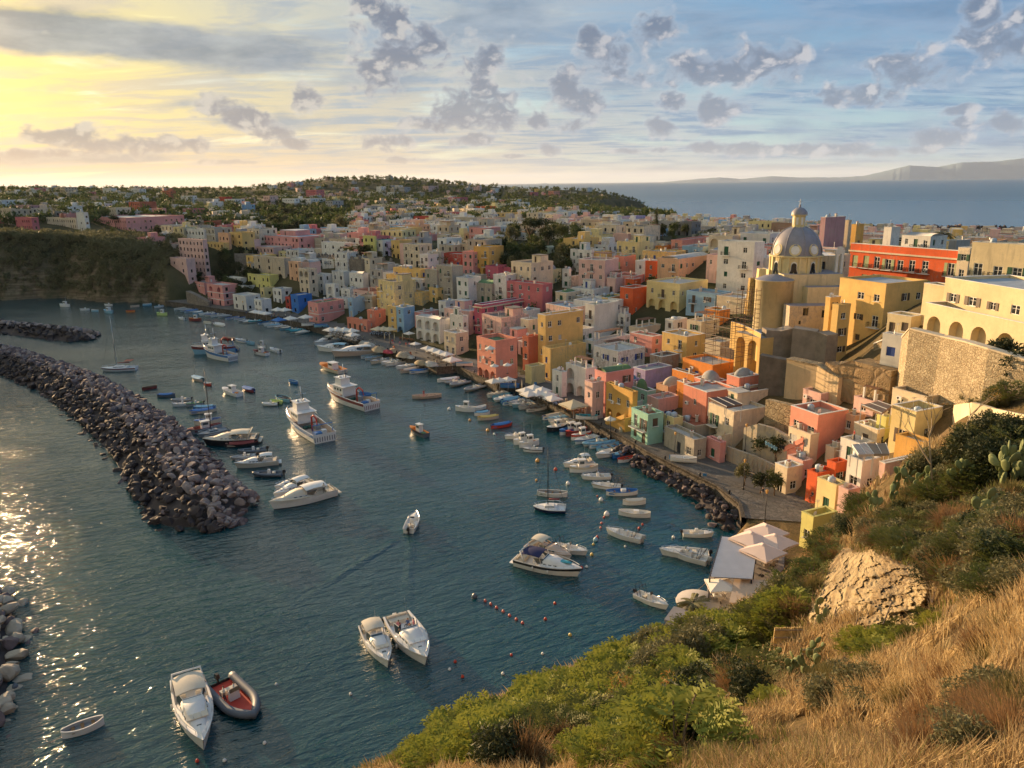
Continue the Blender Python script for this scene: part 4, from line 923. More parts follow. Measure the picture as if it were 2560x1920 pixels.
# ------------------------------------------------------------------ the domed church
def zat(x, y, D): return float(at_d(x, y, D)[2])
def build_church():
 D = 178.0; c = at_d(1990, 640, D); z0 = zat(1990, 845, D)-2; Zf = lambda yy: zat(1990, yy, D)-z0
 k = D/FPX
 root = empty('domed_church', (c[0], c[1], z0), R(-57), 'pale yellow church with a grey ribbed dome, lantern and cross above the town', 'church')
 ye = plaster((.66, .55, .30), .3); yw = plaster((.64, .54, .34), .4); lead = mat('dome_lead_grey', (.25, .24, .275), .55, .1, .25, .6); wh = plaster(PAL['white'], .2)
 r = 5.6; zd0, zd1, zt = Zf(690), Zf(637), Zf(566)
 mb = MB(); mb.lathe([(r+.3, zd0-1.2), (r+.3, zd0), (r, zd0+.1), (r, zd1-.3), (r+.45, zd1-.2), (r+.45, zd1+.12), (r-.1, zd1+.15)], ye, 32, smooth=False)
 for i in range(8):
  a = 2*math.pi*i/8+.2
  for s in (-.17, .17): mb.box((math.cos(a+s)*(r+.1), math.sin(a+s)*(r+.1), (zd0+zd1)/2), (.35, .55, zd1-zd0-.4), ye, a)
 mb.build('drum', root)
 md = MB(); H_ = zt-zd1; prof = [(r*1.0*math.cos(math.pi/2*i/12)**.85+.02, zd1+.15+H_*math.sin(math.pi/2*i/12)) for i in range(13)]
 md.lathe(prof, lead, 40)
 for i in range(8):
  a = 2*math.pi*i/8+.2
  md.tube([(math.cos(a)*(p[0]+.04), math.sin(a)*(p[0]+.04), p[1]) for p in prof[:-1]], .13, lead, 4)
 dome = md.build('dome', root)
 for i in range(8):       # windows of the drum and round panels above them
  a = 2*math.pi*(i+.5)/8+.2; u = Vector((math.cos(a), math.sin(a), 0))
  mw = MB(); K = 10; w, h = 1.5, 3.0; zc = zd0+.6
  pts = [(-.75, 0), (-.45, 0), (-.3, .3), (0, .75), (.3, .3), (.45, 0), (.75, 0), (.85, .6), (.6, 1.3)]+[(.55*math.cos(math.pi*j/K), 2.2+.6*math.sin(math.pi*j/K)) for j in range(K+1)]+[(-.6, 1.3), (-.85, .6)]
  t = Vector((-u.y, u.x, 0))
  tri = tessellate_polygon([[Vector((p[0], p[1], 0)) for p in pts]])
  def q(p, d, s=1.0): v = u*(r+d)+t*p[0]*s; return (v.x, v.y, zc+p[1]*s+(0 if s == 1 else -.12))
  mw.raw([q(p, .04, 1.16) for p in pts], [tuple(f) for f in tri], wh); mw.raw([q(p, .07) for p in pts], [tuple(f) for f in tri], M_GLASS)
  mw.build('window', root)
  mo = MB(); zc2 = zd1+1.5; rr = r*.965
  for (ra, dd, mm) in ((1.35, .10, ye), (.95, .2, wh)):
   vs = [(u*(rr+dd)).to_tuple()[:2]+(zc2,)]+[((u*(rr+dd-.25*math.sin(2*math.pi*j/16)*ra)+t*math.cos(2*math.pi*j/16)*ra).to_tuple()[:2]+(zc2+math.sin(2*math.pi*j/16)*ra,)) for j in range(16)]
   mo.raw(vs, [(0, 1+j, 1+(j+1) % 16) for j in range(16)], mm)
  mo.build('round_panel', root)
 zl = Zf(536); ml = MB(); ml.lathe([(1.75, zt-.5), (1.75, zt), (1.45, zt+.1), (1.45, zl-.2), (1.85, zl-.1), (1.85, zl+.1)], ye, 8, smooth=False)
 for i in range(8): a = math.pi*(i+.5)/4; ml.box((math.cos(a)*1.36, math.sin(a)*1.36, (zt+zl)/2), (.1, .5, (zl-zt)*.6), wh, a)
 lan = ml.build('lantern', root)
 zp = Zf(514); mc = MB(); mc.lathe([(1.8, zl+.1), (1.75, zl+.6), (1.4, zl+1.1), (.8, zl+1.6), (.35, zl+(zp-zl)*.75), (.2, zp), (.3, zp+.15), (0, zp+.4)], lead, 16); mc.build('cap', lan)
 zx = Zf(497); mx = MB(); mx.box((0, 0, (zp+zx)/2), (.14, .14, zx-zp), M_WHITE); mx.box((0, 0, zp+(zx-zp)*.66), (.14, 1.1, .14), M_WHITE); mx.build('cross', lan)
 # body, in axes turned to face the camera
 T = Matrix.Rotation(R(57), 3, 'Z')
 def block(name, xa, xb, ya, yb_, d0, d1, m, rm=None, wins=(), ang=0):
  """screen-aligned block: pixels xa..xb, ya..yb of the photo at distance D+d0 .. D+d1"""
  kk = (D+d0)/FPX; x0, x1 = (xa-1990)*kk, (xb-1990)*kk; za, zb = zat(1990, ya, D+d0)-z0, zat(1990, yb_, D+d0)-z0
  mb = MB(); P = T @ Vector((x0, d0, 0)); U = T @ Vector((1, 0, 0)); V = T @ Vector((0, 1, 0))
  hs = [((a-xa)*kk-w/2, zat(1990, b, D+d0)-z0-zb, (a-xa)*kk+w/2, zat(1990, b, D+d0)-z0-zb+hh, ar, .3) for a, b, w, hh, ar in wins]
  wall_face(mb, Vector((P.x, P.y, zb)), (U.x, U.y), x1-x0, za-zb, hs, m, 8, back=M_GLASS)
  W_ = d1-d0; Q = P+U*(x1-x0)
  wall_face(mb, Vector((Q.x, Q.y, zb)), (V.x, V.y), W_, za-zb, [], m, 8)
  Q2 = Q+V*W_; wall_face(mb, Vector((Q2.x, Q2.y, zb)), (-U.x, -U.y), x1-x0, za-zb, [], m, 8)
  Q3 = P+V*W_; wall_face(mb, Vector((Q3.x, Q3.y, zb)), (-V.x, -V.y), W_, za-zb, [], m, 8)
  mb.poly([(P.x, P.y, za), (Q.x, Q.y, za), (Q2.x, Q2.y, za), (Q3.x, Q3.y, za)], rm or lead)
  o = mb.build(name, root)
  for h in hs:
   pp = P+U*((h[0]+h[2])/2)+V*.25; mg = MB(); link('pane', sh_window('pane'), o, (pp.x, pp.y, zb+h[1]), (0, 0, R(57)), (h[2]-h[0], 1, h[3]-h[1]))
  return o
 block('nave', 1935, 2085, 688, 835, -7, 8, yw, lead)
 block('side_chapel', 1985, 2082, 722, 840, -10, -7.05, yw, lead, [(2074, 744, 1.3, 2.2, 1), (2020, 760, .01, .01, 0)][:1])
 block('sacristy', 1925, 2046, 771, 840, -14, -10.1, plaster((.55, .45, .32), .95), lead, [(1966, 797, 1.2, 1.7, 0), (2015, 803, 1.3, 1.7, 0), (1953, 820, .5, .8, 0)])
 block('nave_wing', 2045, 2120, 640, 800, 2, 10, plaster((.62, .50, .32), .5), wh, [(2069, 675, .8, 1.8, 0)])
 ma = MB(); kk = (D-6)/FPX; ax = (1921-1990)*kk; P = T @ Vector((ax, -5, 0)); za, zb = zat(1990, 704, D-6)-z0, zat(1990, 845, D-6)-z0
 ma.lathe([(4.25, zb-8), (4.2, za), (4.35, za+.05), (4.35, za+.3)], yw, 28, (P.x, P.y, 0)); ma.lathe([(4.35, za+.3), (2.4, za+1.1), (0, za+1.5)], lead, 28, (P.x, P.y, 0)); ma.build('apse', root)
 mg = MB()
 for i in range(2): p = T @ Vector(((2082-1990)*kk+i*1.2, -3, 0)); mg.box((p.x, p.y, Zf(655)), (.5, .8, Zf(625)-Zf(690)), wh, R(57))
 p = T @ Vector(((2082-1990)*kk+.6, -3, 0)); mg.box((p.x, p.y, Zf(628)), (2.0, .8, .9), wh, R(57)); mg.box((p.x, p.y, Zf(620)), (1.0, .7, .9), wh, R(57)); mg.build('bell_gable', root)
 mt = MB(); p = T @ Vector(((1907-1990)*kk, 1, 0)); mt.box((p.x, p.y, Zf(690)), (1.9, 1.9, Zf(675)-Zf(710)), ye, R(57), .85); mt.build('turret', root)
 mr = MB(); p = T @ Vector(((1874-1990)*kk, -2, 0)); mr.box((p.x, p.y, Zf(740)), (2.2, 2.2, Zf(695)-Zf(790)), stone_mat('tufa_rock', (.40, .27, .10), (.50, .36, .16), .8, (.2, .13, .05), .1), R(57), .6); mr.build('buttress', root)
 HOUSES.append((c[0], c[1], 19)); HOUSES.append((c[0]-3, c[1]-13, 12))
build_church()
def arches_wall():
 D = 158.0; z = zat(1900, 925, D); P = at_d(1833, 925, D+1); Q = at_d(1896, 925, D-7)
 w = math.hypot(Q[0]-P[0], Q[1]-P[1]); U = Vector((Q[0]-P[0], Q[1]-P[1], 0))/w; h = zat(1896, 842, D-7)-z
 root = empty('arched_buttress', (P[0], P[1], z), 0, 'amber terrace wall with two very tall white lined arches below the church', 'wall')
 ye = plaster((.62, .42, .16), .25); wh = plaster(PAL['white'], .2); mb = MB()
 hs = [(w*(.06+.48*i), -1, w*(.42+.48*i), h*.90, 1, 2.4) for i in range(2)]
 wall_face(mb, Vector((0, 0, 0)), (U.x, U.y), w, h, hs, ye, 6, back=wh)
 V = Vector((-U.y, U.x, 0)); e = U*w
 wall_face(mb, e, (V.x, V.y), 6.5, h, [], ye, 6); wall_face(mb, V*6.5, (-V.x, -V.y), 6.5, h, [], ye, 6)
 q = [Vector((0, 0, h)), e+Vector((0, 0, h)), e+V*6.5+Vector((0, 0, h)), V*6.5+Vector((0, 0, h))]; mb.poly(q, roofmat('g')); mb.build('wall', root)
 # curved parapet terrace running back to the apse
 mp = MB()
 for i in range(9):
  t0, t1 = i/9, (i+1)/9; f = lambda t: U*(w*(1-t)-t*6)+Vector((0, 0, h))+V*(math.sin(t*1.5)*3)
  a, b = f(t0), f(t1); mp.poly([a-Vector((0, 0, 5)), b-Vector((0, 0, 5)), b+Vector((0, 0, .9)), a+Vector((0, 0, .9))], ye); mp.poly([a+V*.3+Vector((0, 0, .9)), b+V*.3+Vector((0, 0, .9)), b+Vector((0, 0, .9)), a+Vector((0, 0, .9))], wh)
 mp.build('parapet', root); HOUSES.append((P[0], P[1], 6))
arches_wall()
def scaffold(px, py, D, w, d, h, lab):
 p = at_d(px, py, D); root = empty('scaffolding', tuple(p), R(-57), lab, 'scaffolding'); rust = mat('scaffold_tube', (.16, .09, .06), .6, .5, .3, 2); pl = mat('scaffold_board', (.30, .20, .11), .8, 0, .3, 4)
 mb = MB(); nx, ny, nz = 4, 3, int(h/1.9)
 for i in range(nx):
  for j in range(ny):
   if i in (0, nx-1) or j in (0, ny-1): mb.tube([(i*w/(nx-1), j*d/(ny-1), 0), (i*w/(nx-1), j*d/(ny-1), h)], .05, rust, 4)
 for k in range(1, nz+1):
  z = k*1.9
  for a, b in (((0, 0), (w, 0)), ((w, 0), (w, d)), ((w, d), (0, d)), ((0, d), (0, 0))): mb.tube([(*a, z), (*b, z)], .04, rust, 4); mb.tube([(*a, z-.9), (*b, z-.9)], .03, rust, 4)
 mb.build('frame', root)
 for k in range(1, nz+1): m2 = MB(); m2.box((w/2, -.35, k*1.9+.05), (w, .6, .05), pl); m2.build('plank', root)
scaffold(1760, 905, 150, 6.5, 6, 11, 'rusty pipe scaffolding round the plastered house beside the twin arches')
scaffold(1838, 838, 160, 3.5, 3, 10, 'thin rusty scaffolding climbing to the terrace left of the church apse')
Yp = R(-66)
house(GI, 205, 690, 1110, 870, 1560, 'golden', 'big golden yellow palace block with white framed windows beside the church', D=150, yaw=Yp, sh='n', bays=3, wear=.15, roof='l', storey=4.2, winw=1.3, maxb=24, bal=.1, clutter=0, detail=2)
house(GI, 130, 195, 320, 1090, 1640, 'yellow', 'yellow buttress wing stepping down between church and palace', D=151, yaw=Yp, wear=.15, bays=1, maxb=6)
house(GI, 60, 110, 215, 1010, 1500, 'yellow', 'slim yellow wing touching the church sacristy', D=157, yaw=Yp, wear=.2, bays=1, maxb=6)
house(GI, 315, 1460, 1500, 530, 1000, 'deeporange', 'long vermilion palace with a white cornice and green shuttered balconies', D=166, yaw=R(-62), name='palace', cat='palace', sh='y', bays=9, bal=1, wear=.35, roof='w', storey=4.2, winh=1.15, winw=1.35, cornice=1, par=1.4, sidewin=0, maxb=12, detail=2, group=None)
house(GI, 1436, 1560, 1640, 500, 1000, 'cream', 'recessed cream wing with an arch between the red and cream palaces', D=163, yaw=R(-62), arch=1, bays=1, clutter=0)
house(GI, 1575, 2420, 2500, 480, 1200, (.72, .60, .38), 'cream yellow palace with green shuttered balconies at the upper right', D=138, yaw=R(-58), sh='g', bays=4, bal=.8, storey=5.2, winw=1.5, trim=1, maxb=12, name='palace', cat='palace', detail=2)
house(GI, 10, 60, 265, 180, 620, 'mauve', 'tall mauve brick house with a sunlit narrow front on the skyline', D=225, yaw=R(-60), wear=.4, sidewin=0)
house(GI, 265, 300, 330, 210, 620, 'beige', 'narrow tan house behind the mauve brick house', D=232, yaw=R(-60))
house(GI, 330, 380, 460, 255, 620, 'ochre', 'low tan house on the skyline right of the mauve house', D=235, yaw=R(-60))
house(GI, 665, 745, 835, 285, 620, 'white', 'white rooftop house with a quarter round gable behind the red palace', D=185, yaw=R(-62), win=0)
house(GI, 850, 1150, 1320, 380, 620, 'white', 'low white roofs with shallow vaults behind the red palace', D=200, yaw=R(-62), vault=1.2, roof='w')
house(GI, 85, 200, 315, 570, 900, 'cream', 'white roofed terrace house between church and red palace', D=182, yaw=Yp, roof='w', clutter=0)
house(GI, 1340, 1420, 1560, 420, 620, 'grey', 'jumble of grey rooftops left of the cream palace', D=205, yaw=Yp)
# hotel with arcades above the rough stone wall
hN = at_d(2610, 925, 103); cre = (.64, .53, .33)
house_at((hN[0], hN[1]), R(-80), 24, 9, 25.2, 4.2, cre, 'long cream hotel wing with an arcade of big arches above the rubble wall', name='hotel', cat='hotel', arch=1, bays=5, wear=.1, par=.9, roof='r', storey=4.6, detail=2, clutter=0)
hM = hN[:2]+np.array([3.6, .3]); house_at((hM[0], hM[1]), R(-80), 25, 12, 25.2, 8.5, cre, 'set back upper floor of the cream hotel with terrace doors and pale roof', name='hotel', cat='hotel', bays=6, wear=.1, storey=4.4, sh='n', bal=.3, winw=1.3, detail=2, roof='l')
house(GI, 1078, 1350, 1480, 900, 1330, cre, 'cream corner tower of the hotel with an iron balcony', D=127, yaw=R(-72), bays=1, bal=1, wear=.1, storey=4.4, winw=1.3, detail=2, clutter=0)
house(GI, 700, 950, 1080, 1210, 1430, cre, 'cream house with a rounded arch beside the hotel tower', D=131, yaw=R(-60), bays=2, wear=.1, roof='w', clutter=0, detail=2)
house(GG, 650, 870, 930, 170, 460, 'white', 'small white house with a railed balcony jutting over the cliff', D=122, yaw=R(-55), bays=1, bal=1, win=1, wear=.1, sh='b', winw=1.4)
def wall_thing(name, g, pts, D0, D1, m, lab, cat='wall', thick=.8, copem=None, hb=8, merlon=0, _=0):
 """free-standing or retaining wall through photo points (x, ytop, ybottom) at distances D0..D1"""
 n = len(pts); root = None; mb = MB(); cp = MB(); ml = []
 P = []
 for i, (x, yt, yb) in enumerate(pts):
  D = D0+(D1-D0)*i/(n-1) if D0 else None
  if D is None:
   q = hit(*g(x, yb)); rD = math.hypot(q[0], q[1]); d = ray(*g(x, yt)); d = d*rD/math.hypot(d[0], d[1]); a = d+np.array([0, 0, CAMH]); b = q
  else: a = at_d(*g(x, yt), D); b = at_d(*g(x, yb), D)
  P.append((Vector(a), b[2]))
 c = P[0][0]; root = empty(name, (c.x, c.y, P[0][1]), 0, lab, cat)
 o = Vector((c.x, c.y, P[0][1]))
 for i in range(n-1):
  A, za = P[i]; B, zb = P[i+1]; U = (B-A); U.z = 0; U.normalize(); V = Vector((-U.y, U.x, 0))*thick
  a0, b0 = Vector((A.x, A.y, za-hb))-o, Vector((B.x, B.y, zb-hb))-o; A_, B_ = A-o, B-o
  mb.poly([a0, b0, B_, A_], m); mb.poly([A_, B_, B_+V, A_+V], m); mb.poly([B_+V, b0+V, a0+V, A_+V], m)
  if i == 0: mb.poly([a0, A_, A_+V, a0+V], m)
  if i == n-2: mb.poly([b0, b0+V, B_+V, B_], m)
  if copem: cp.poly([A_-V*.1+Vector((0, 0, .12)), B_-V*.1+Vector((0, 0, .12)), B_+V*1.1+Vector((0, 0, .12)), A_+V*1.1+Vector((0, 0, .12))], copem); cp.poly([A_-V*.1+Vector((0, 0, -.1)), B_-V*.1+Vector((0, 0, -.1)), B_-V*.1+Vector((0, 0, .12)), A_-V*.1+Vector((0, 0, .12))], copem)
  if merlon:
   L = (B-A).length; k = int(L/merlon)
   for j in range(k): ml.append((A_.lerp(B_, (j+.5)/k)+V*.5, math.atan2(U.y, U.x)))
 mb.build('masonry', root)
 if copem: cp.build('coping', root)
 if ml:
  q = MB(); q.box((0, 0, .5), (1.0, thick, 1.1), m); q.lathe([(.5, 1.05), (.35, 1.3), (0, 1.42)], m, 8, sy=.7); me = q.mesh('merlon')
  for (p, a) in ml: link('merlon', me, root, p, (0, 0, a))
 return root
ide = G(0, 0, 1)
M_WSTONE = stone_mat('grey_fort_stone', (.22, .19, .16), (.28, .245, .21), .9, (.12, .10, .085), .06)
wall_thing('crenellated_wall', ide, [(745, 632, 655), (800, 641, 668), (870, 648, 680), (905, 648, 680), (950, 650, 672), (985, 655, 672)], None, None, M_WSTONE, 'long grey crenellated garden wall across the upper town', merlon=3.0, hb=2.5)
wall_thing('stone_bastion', ide, [(585, 634, 684), (634, 634, 684), (650, 636, 670)], None, None, M_WSTONE, 'plain grey stone bastion wall beside the bushy slope', hb=2.5)
wall_thing('rubble_wall', GG, [(850, 180, 560), (930, 90, 560), (1250, 170, 620), (1500, 225, 660), (1750, 300, 700), (2150, 420, 800)], 120, 98, stone_mat('rubble_stone', (.42, .34, .22), (.60, .50, .34), 2.6, (.26, .18, .11), .12), 'high sunlit rubble stone wall carrying the hotel terrace', copem=plaster(PAL['cream'], .2), thick=1.2)
wall_thing('concrete_wall', GF, [(1400, 110, 380), (1560, 125, 390), (1700, 90, 400)], 150, 150, M_CONC, 'grey brown concrete retaining wall under the church sacristy', thick=3)
wall_thing('concrete_wall', GF, [(1690, 90, 420), (1960, 130, 440), (2070, 170, 440)], 147, 143, M_CONC, 'stained concrete retaining wall below the yellow palace', thick=3)
wall_thing('retaining_wall', GF, [(1330, 390, 600), (1640, 450, 640)], 142, 140, mat('dark_masonry', (.15, .125, .10), .95, 0, .5, .6, .1), 'dark sooty retaining wall right of the twin arches', thick=2)
wall_thing('garden_wall', GF, [(1625, 430, 860), (1960, 500, 880), (2200, 640, 960)], None, None, plaster((.60, .46, .28), .5), 'plastered garden wall with a large sunlit panel under the concrete walls', thick=2, copem=M_STONEW, hb=2.5)
wall_thing('garden_wall', GF, [(1390, 880, 1250), (1740, 960, 1350)], None, None, M_STONEW, 'ruined stone garden wall above the citrus trees', thick=1.2, hb=2.5)
wall_thing('garden_wall', GF, [(1150, 1190, 1500), (1300, 1150, 1560), (1480, 1200, 1560), (1640, 1290, 1580)], None, None, plaster((.48, .40, .28), .8), 'worn garden wall with blue graffiti behind the citrus trees', thick=.6, hb=2.5)
wall_thing('garden_wall', GF, [(960, 1400, 1560), (1250, 1500, 1680), (1560, 1640, 1800), (1620, 1680, 1840)], None, None, plaster((.46, .36, .26), .8), 'low garden wall with brick piers along the quay lane', thick=.5, hb=2.5)
wall_thing('path_wall', ide, [(2385, 1012, 1040), (2430, 1006, 1050), (2480, 1020, 1060), (2620, 1050, 1100)], None, None, plaster((.66, .56, .38), .2), 'whitewashed wall of the footpath at the right edge', thick=.5, hb=2.5)
wall_thing('stone_bastion', GA, [(285, 830, 960), (400, 880, 1000), (530, 950, 1000)], None, None, M_WSTONE, 'grey stone foot wall and ramp between tower house and bright pink house', thick=2, hb=2.5)
# ------------------------------------------------------------------ on the cliff across the bay
def left_rows():
 g = GL
 house(g, 750, 1085, 1590, 430, 545, 'pink', 'very long pink building with two rows of arched windows on the clifftop', sh='d', maxb=40, wear=.3)
 house(g, 1310, 1400, 1435, 350, 440, 'pink', 'plain pink tower block standing on the long clifftop building', win=0, clutter=0)
 house(g, 920, 1000, 1130, 345, 430, 'cream', 'cream block with a large brown window behind the long pink building')
 house(g, 400, 650, 690, 435, 530, 'cream', 'pale chapel with a half round window and dark red dome on the clifftop', name='chapel', cat='chapel', dome=3.2, roof='r', win=1, clutter=0)
 house(g, 655, 725, 760, 385, 555, 'white', 'slender white bell tower beside the clifftop chapel', name='bell_tower', cat='tower', dome=2.4, roof='w', bays=1, clutter=0)
 house(g, 0, 90, 135, 350, 500, 'beige', 'beige block at the left edge of the clifftop')
 house(g, 130, 270, 330, 430, 540, 'rose', 'low rose pink house left of the clifftop chapel')
 house(g, 80, 250, 360, 325, 400, 'mauve', 'mauve long house behind the rose pink clifftop house')
 house(g, 440, 640, 800, 325, 400, 'beige', 'beige long house behind the clifftop chapel')
 house(g, 1110, 1205, 1350, 295, 400, 'terracotta', 'brick red house and brown loggia above the long pink building')
 house(g, 1560, 1650, 1700, 240, 290, 'white', 'pale house with arched windows on the distant ridge')
 house(g, 1690, 1880, 1900, 265, 345, 'grey', 'grey walled house among woods left of the red cube house')
 house(g, 1890, 1950, 2005, 250, 330, 'red', 'red cube house on the distant ridge')
 house(g, 1940, 2030, 2110, 270, 350, 'white', 'white house right of the red cube house on the ridge')
 house(g, 470, 560, 665, 165, 230, 'beige', 'grey beige block on the skyline at the far left')
 house(g, 885, 960, 1010, 175, 240, 'white', 'white arcaded villa on the left skyline')
 house(g, 1105, 1200, 1260, 180, 235, 'white', 'pale flat villa on the left skyline before the sea')
 house(g, 1400, 1470, 1515, 195, 265, 'terracotta', 'red brick church block with a clock turret on the left skyline', pent=1)
 house(g, 250, 290, 320, 205, 245, 'white', 'tiny white house in the woods at the far left')
 house(g, 1500, 1560, 1615, 385, 440, 'white', 'white roof box at the right end of the long pink building')
 g = G(640, 420, .2893)      # ridge in the middle
 for (a, b, c, yt, yb, col, lab) in [
  (60, 120, 190, 240, 330, 'palepink', 'white and pink villa at the edge of the central wood'), (0, 40, 70, 290, 335, 'white', 'low white house beside the white and pink villa'),
  (225, 330, 375, 265, 345, 'white', 'pale terrace house above the central wood'), (430, 520, 590, 190, 270, 'rose', 'dusky red villa on the ridge above the central wood'),
  (500, 600, 670, 200, 240, 'paleyellow', 'pale yellow house beside the dusky red ridge villa'), (380, 470, 600, 265, 340, 'white', 'long whitewashed house under the dusky red ridge villa'),
  (230, 330, 420, 305, 360, 'beige', 'rough beige house half hidden in the central wood'), (600, 660, 755, 285, 365, 'grey', 'grey white house at the right end of the wooded ridge'),
  (665, 720, 770, 245, 300, 'yellow', 'small mustard house on the wooded ridge'), (820, 850, 885, 165, 210, 'white', 'white cube with a roof turret on the hill slope'),
  (1040, 1080, 1120, 160, 215, 'white', 'white two tier villa in the middle of the hill'), (1190, 1240, 1270, 150, 190, 'white', 'white villa near the hilltop'),
  (1215, 1280, 1335, 165, 210, 'grey', 'grey villa below the white hilltop villa'), (1440, 1490, 1580, 155, 205, 'palepink', 'pink and yellow villas on the right shoulder of the hill'),
  (690, 715, 755, 75, 105, 'stone', 'old square stone keep on the very top of the hill'), (600, 640, 665, 140, 170, 'stone', 'stone house on the left shoulder of the hill'),
  (1440, 1500, 1585, 275, 310, 'cream', 'low cream villa under the right shoulder of the hill'), (1120, 1150, 1185, 265, 305, 'cream', 'small cream house in the trees at mid hill'),
  (1655, 1760, 1830, 255, 315, 'rose', 'rose house cluster right of the hill'), (1870, 1900, 1950, 280, 320, 'peach', 'peach house right of the rose cluster'),
  (1860, 1980, 2070, 335, 400, 'deeporange', 'red villa in the middle distance'), (1965, 2100, 2190, 390, 440, 'pink', 'bright pink villa in front of the red villa'),
  (1865, 1960, 2030, 370, 430, 'paleyellow', 'pale yellow house under the red villa'), (1015, 1110, 1130, 395, 470, 'peach', 'orange peach house lit on the plateau'),
  (1120, 1170, 1300, 400, 480, 'peach', 'large peach block with plain sunlit walls on the plateau'), (1360, 1480, 1545, 420, 490, 'red', 'crimson house with an outside stair on the plateau'),
  (1580, 1690, 1740, 435, 530, 'grey', 'white roofed grey house before the gardens'), (1700, 1870, 1910, 430, 540, 'stain', 'long bare stone house at the head of the gardens'),
  (1920, 2000, 2060, 445, 560, 'stain', 'bare stone tower block at the head of the gardens'), (2070, 2130, 2212, 470, 560, 'white', 'white balcony house right of the bare stone tower block'),
  (795, 870, 960, 435, 490, 'palegreen', 'pale green grey house at the left of the plateau'), (555, 700, 800, 520, 590, 'lightblue', 'pale blue house with a white roof behind the big salmon villa'),
  (185, 300, 410, 555, 600, 'golden', 'low house with a golden cornice behind the big salmon villa'), (940, 1000, 1080, 330, 400, 'grey', 'grey warehouse like house on the plateau'),
  (1090, 1200, 1310, 320, 390, 'stain', 'weathered long house in the second row of the plateau'), (1310, 1370, 1460, 330, 400, 'grey', 'grey arcaded house with a roof room on the plateau')]:
  house(g, a, b, c, yt, yb, col, lab, clutter=0)
 g = G(1200, 420, .2893)
 for (a, b, c, yt, yb, col, lab) in [
  (90, 130, 180, 175, 215, 'white', 'white villa at the left of the headland'), (470, 510, 560, 180, 215, 'yellow', 'yellow villa on the headland'), (590, 640, 690, 200, 240, 'salmon', 'salmon villa on the headland'),
  (870, 930, 975, 170, 210, 'white', 'white house on top of the headland'), (425, 460, 505, 210, 240, 'rose', 'rose villa at the foot of the headland'), (285, 330, 375, 285, 320, 'paleyellow', 'small yellow house before the headland'),
  (560, 670, 700, 360, 430, 'coral', 'salmon brick block in the middle distance'), (710, 800, 830, 365, 440, 'beige', 'beige terrace house right of the salmon brick block'), (500, 560, 635, 390, 445, 'lightblue', 'white and pale blue house left of the salmon brick block'),
  (350, 375, 490, 390, 460, 'paleyellow', 'lemon house in the middle distance'), (870, 1030, 1060, 450, 580, 'beige', 'large beige house with an arched window above the gardens'), (1050, 1180, 1200, 440, 500, 'yellow', 'yellow flat house behind the large beige house'),
  (1030, 1160, 1210, 490, 590, 'white', 'white house right of the large beige house'), (1355, 1440, 1515, 510, 600, 'yellow', 'ochre yellow house by the tall cypress'), (1540, 1680, 1700, 460, 580, 'grey', 'ruined grey house with a turret right of the cypress'),
  (1690, 1830, 1910, 470, 590, 'darkgrey', 'soot dark long house on the skyline before the sea'), (1905, 2010, 2035, 510, 590, 'grey', 'low grey house at the right of the dark skyline house'), (700, 760, 810, 440, 560, 'white', 'white and pink tower house above the gardens'),
  (1015, 1130, 1185, 590, 680, 'white', 'white buttressed house behind the arched white loggias'), (1155, 1280, 1310, 570, 680, 'palepink', 'pale pink house with a pitched grey roof in the upper town'), (730, 850, 860, 650, 710, 'white', 'small white cabin with three doors by the gardens'),
  (1385, 1590, 1600, 650, 720, 'cream', 'long cream house with two dark windows behind the coral houses'), (500, 600, 745, 690, 740, 'palegreen', 'low hut with a green tiled roof in the gardens'), (595, 700, 730, 480, 590, 'white', 'white stepped house at the edge of the gardens'),
  (230, 300, 440, 475, 560, 'white', 'white flat house with small windows above the gardens'), (440, 560, 605, 445, 500, 'stain', 'grey roofed shed house above the gardens'), (1220, 1320, 1430, 420, 480, 'lilac', 'lilac terrace house on the skyline above the sea'),
  (1000, 1100, 1210, 380, 440, 'white', 'long white house on the skyline above the sea')]:
  house(g, a, b, c, yt, yb, col, lab, clutter=0)
left_rows()
def awning(g, pts, D0, lab, m, zoff=0):
 P = [Vector(at_d(*g(x, y), D)) for (x, y, D) in pts]; O = P[0].copy(); root = empty('awning', tuple(O), 0, lab, 'awning'); P = [p-O for p in P]; mb = MB(); mb.poly(P, m); mb.poly([p-Vector((0, 0, .12)) for p in P[::-1]], m)
 for i in range(4): a, b = P[i], P[(i+1) % 4]; mb.poly([a-Vector((0, 0, .3)), b-Vector((0, 0, .3)), b, a], m)
 mb.build('canopy', root)
 for i in range(4): q = MB(); q.tube([tuple(P[i]*.98), tuple(P[i]*.98-Vector((0, 0, 3.0)))], .06, M_WHITE, 4); q.build('post', root)
 for k in (0, .5, 1): q = MB(); q.tube([tuple(P[0].lerp(P[1], k)+Vector((0, 0, .05))), tuple(P[3].lerp(P[2], k)+Vector((0, 0, .05)))], .05, M_WHITE, 4); q.build('rail', root)
M_REDAWN = mat('awning_dark_red', (.20, .045, .025), .85, 0, .15, 2)
awning(GG, [(980, 520, 119), (1205, 480, 123), (1500, 600, 117), (1300, 645, 112)], 118, 'wide dark red awning on white posts over the cream terrace', M_REDAWN)
awning(GG, [(430, 880, 108), (600, 840, 112), (745, 890, 110), (640, 965, 105)], 108, 'grey and red striped awning between salmon and lemon yellow houses', mat('awning_grey', (.32, .20, .13), .9, 0, .3, 3))
awning(GG, [(330, 1290, 98), (470, 1275, 102), (555, 1390, 99), (400, 1395, 95)], 98, 'white woven sun screen on the roof of the white house', mat('woven_white', (.50, .48, .46), .9, 0, .35, 1.2))
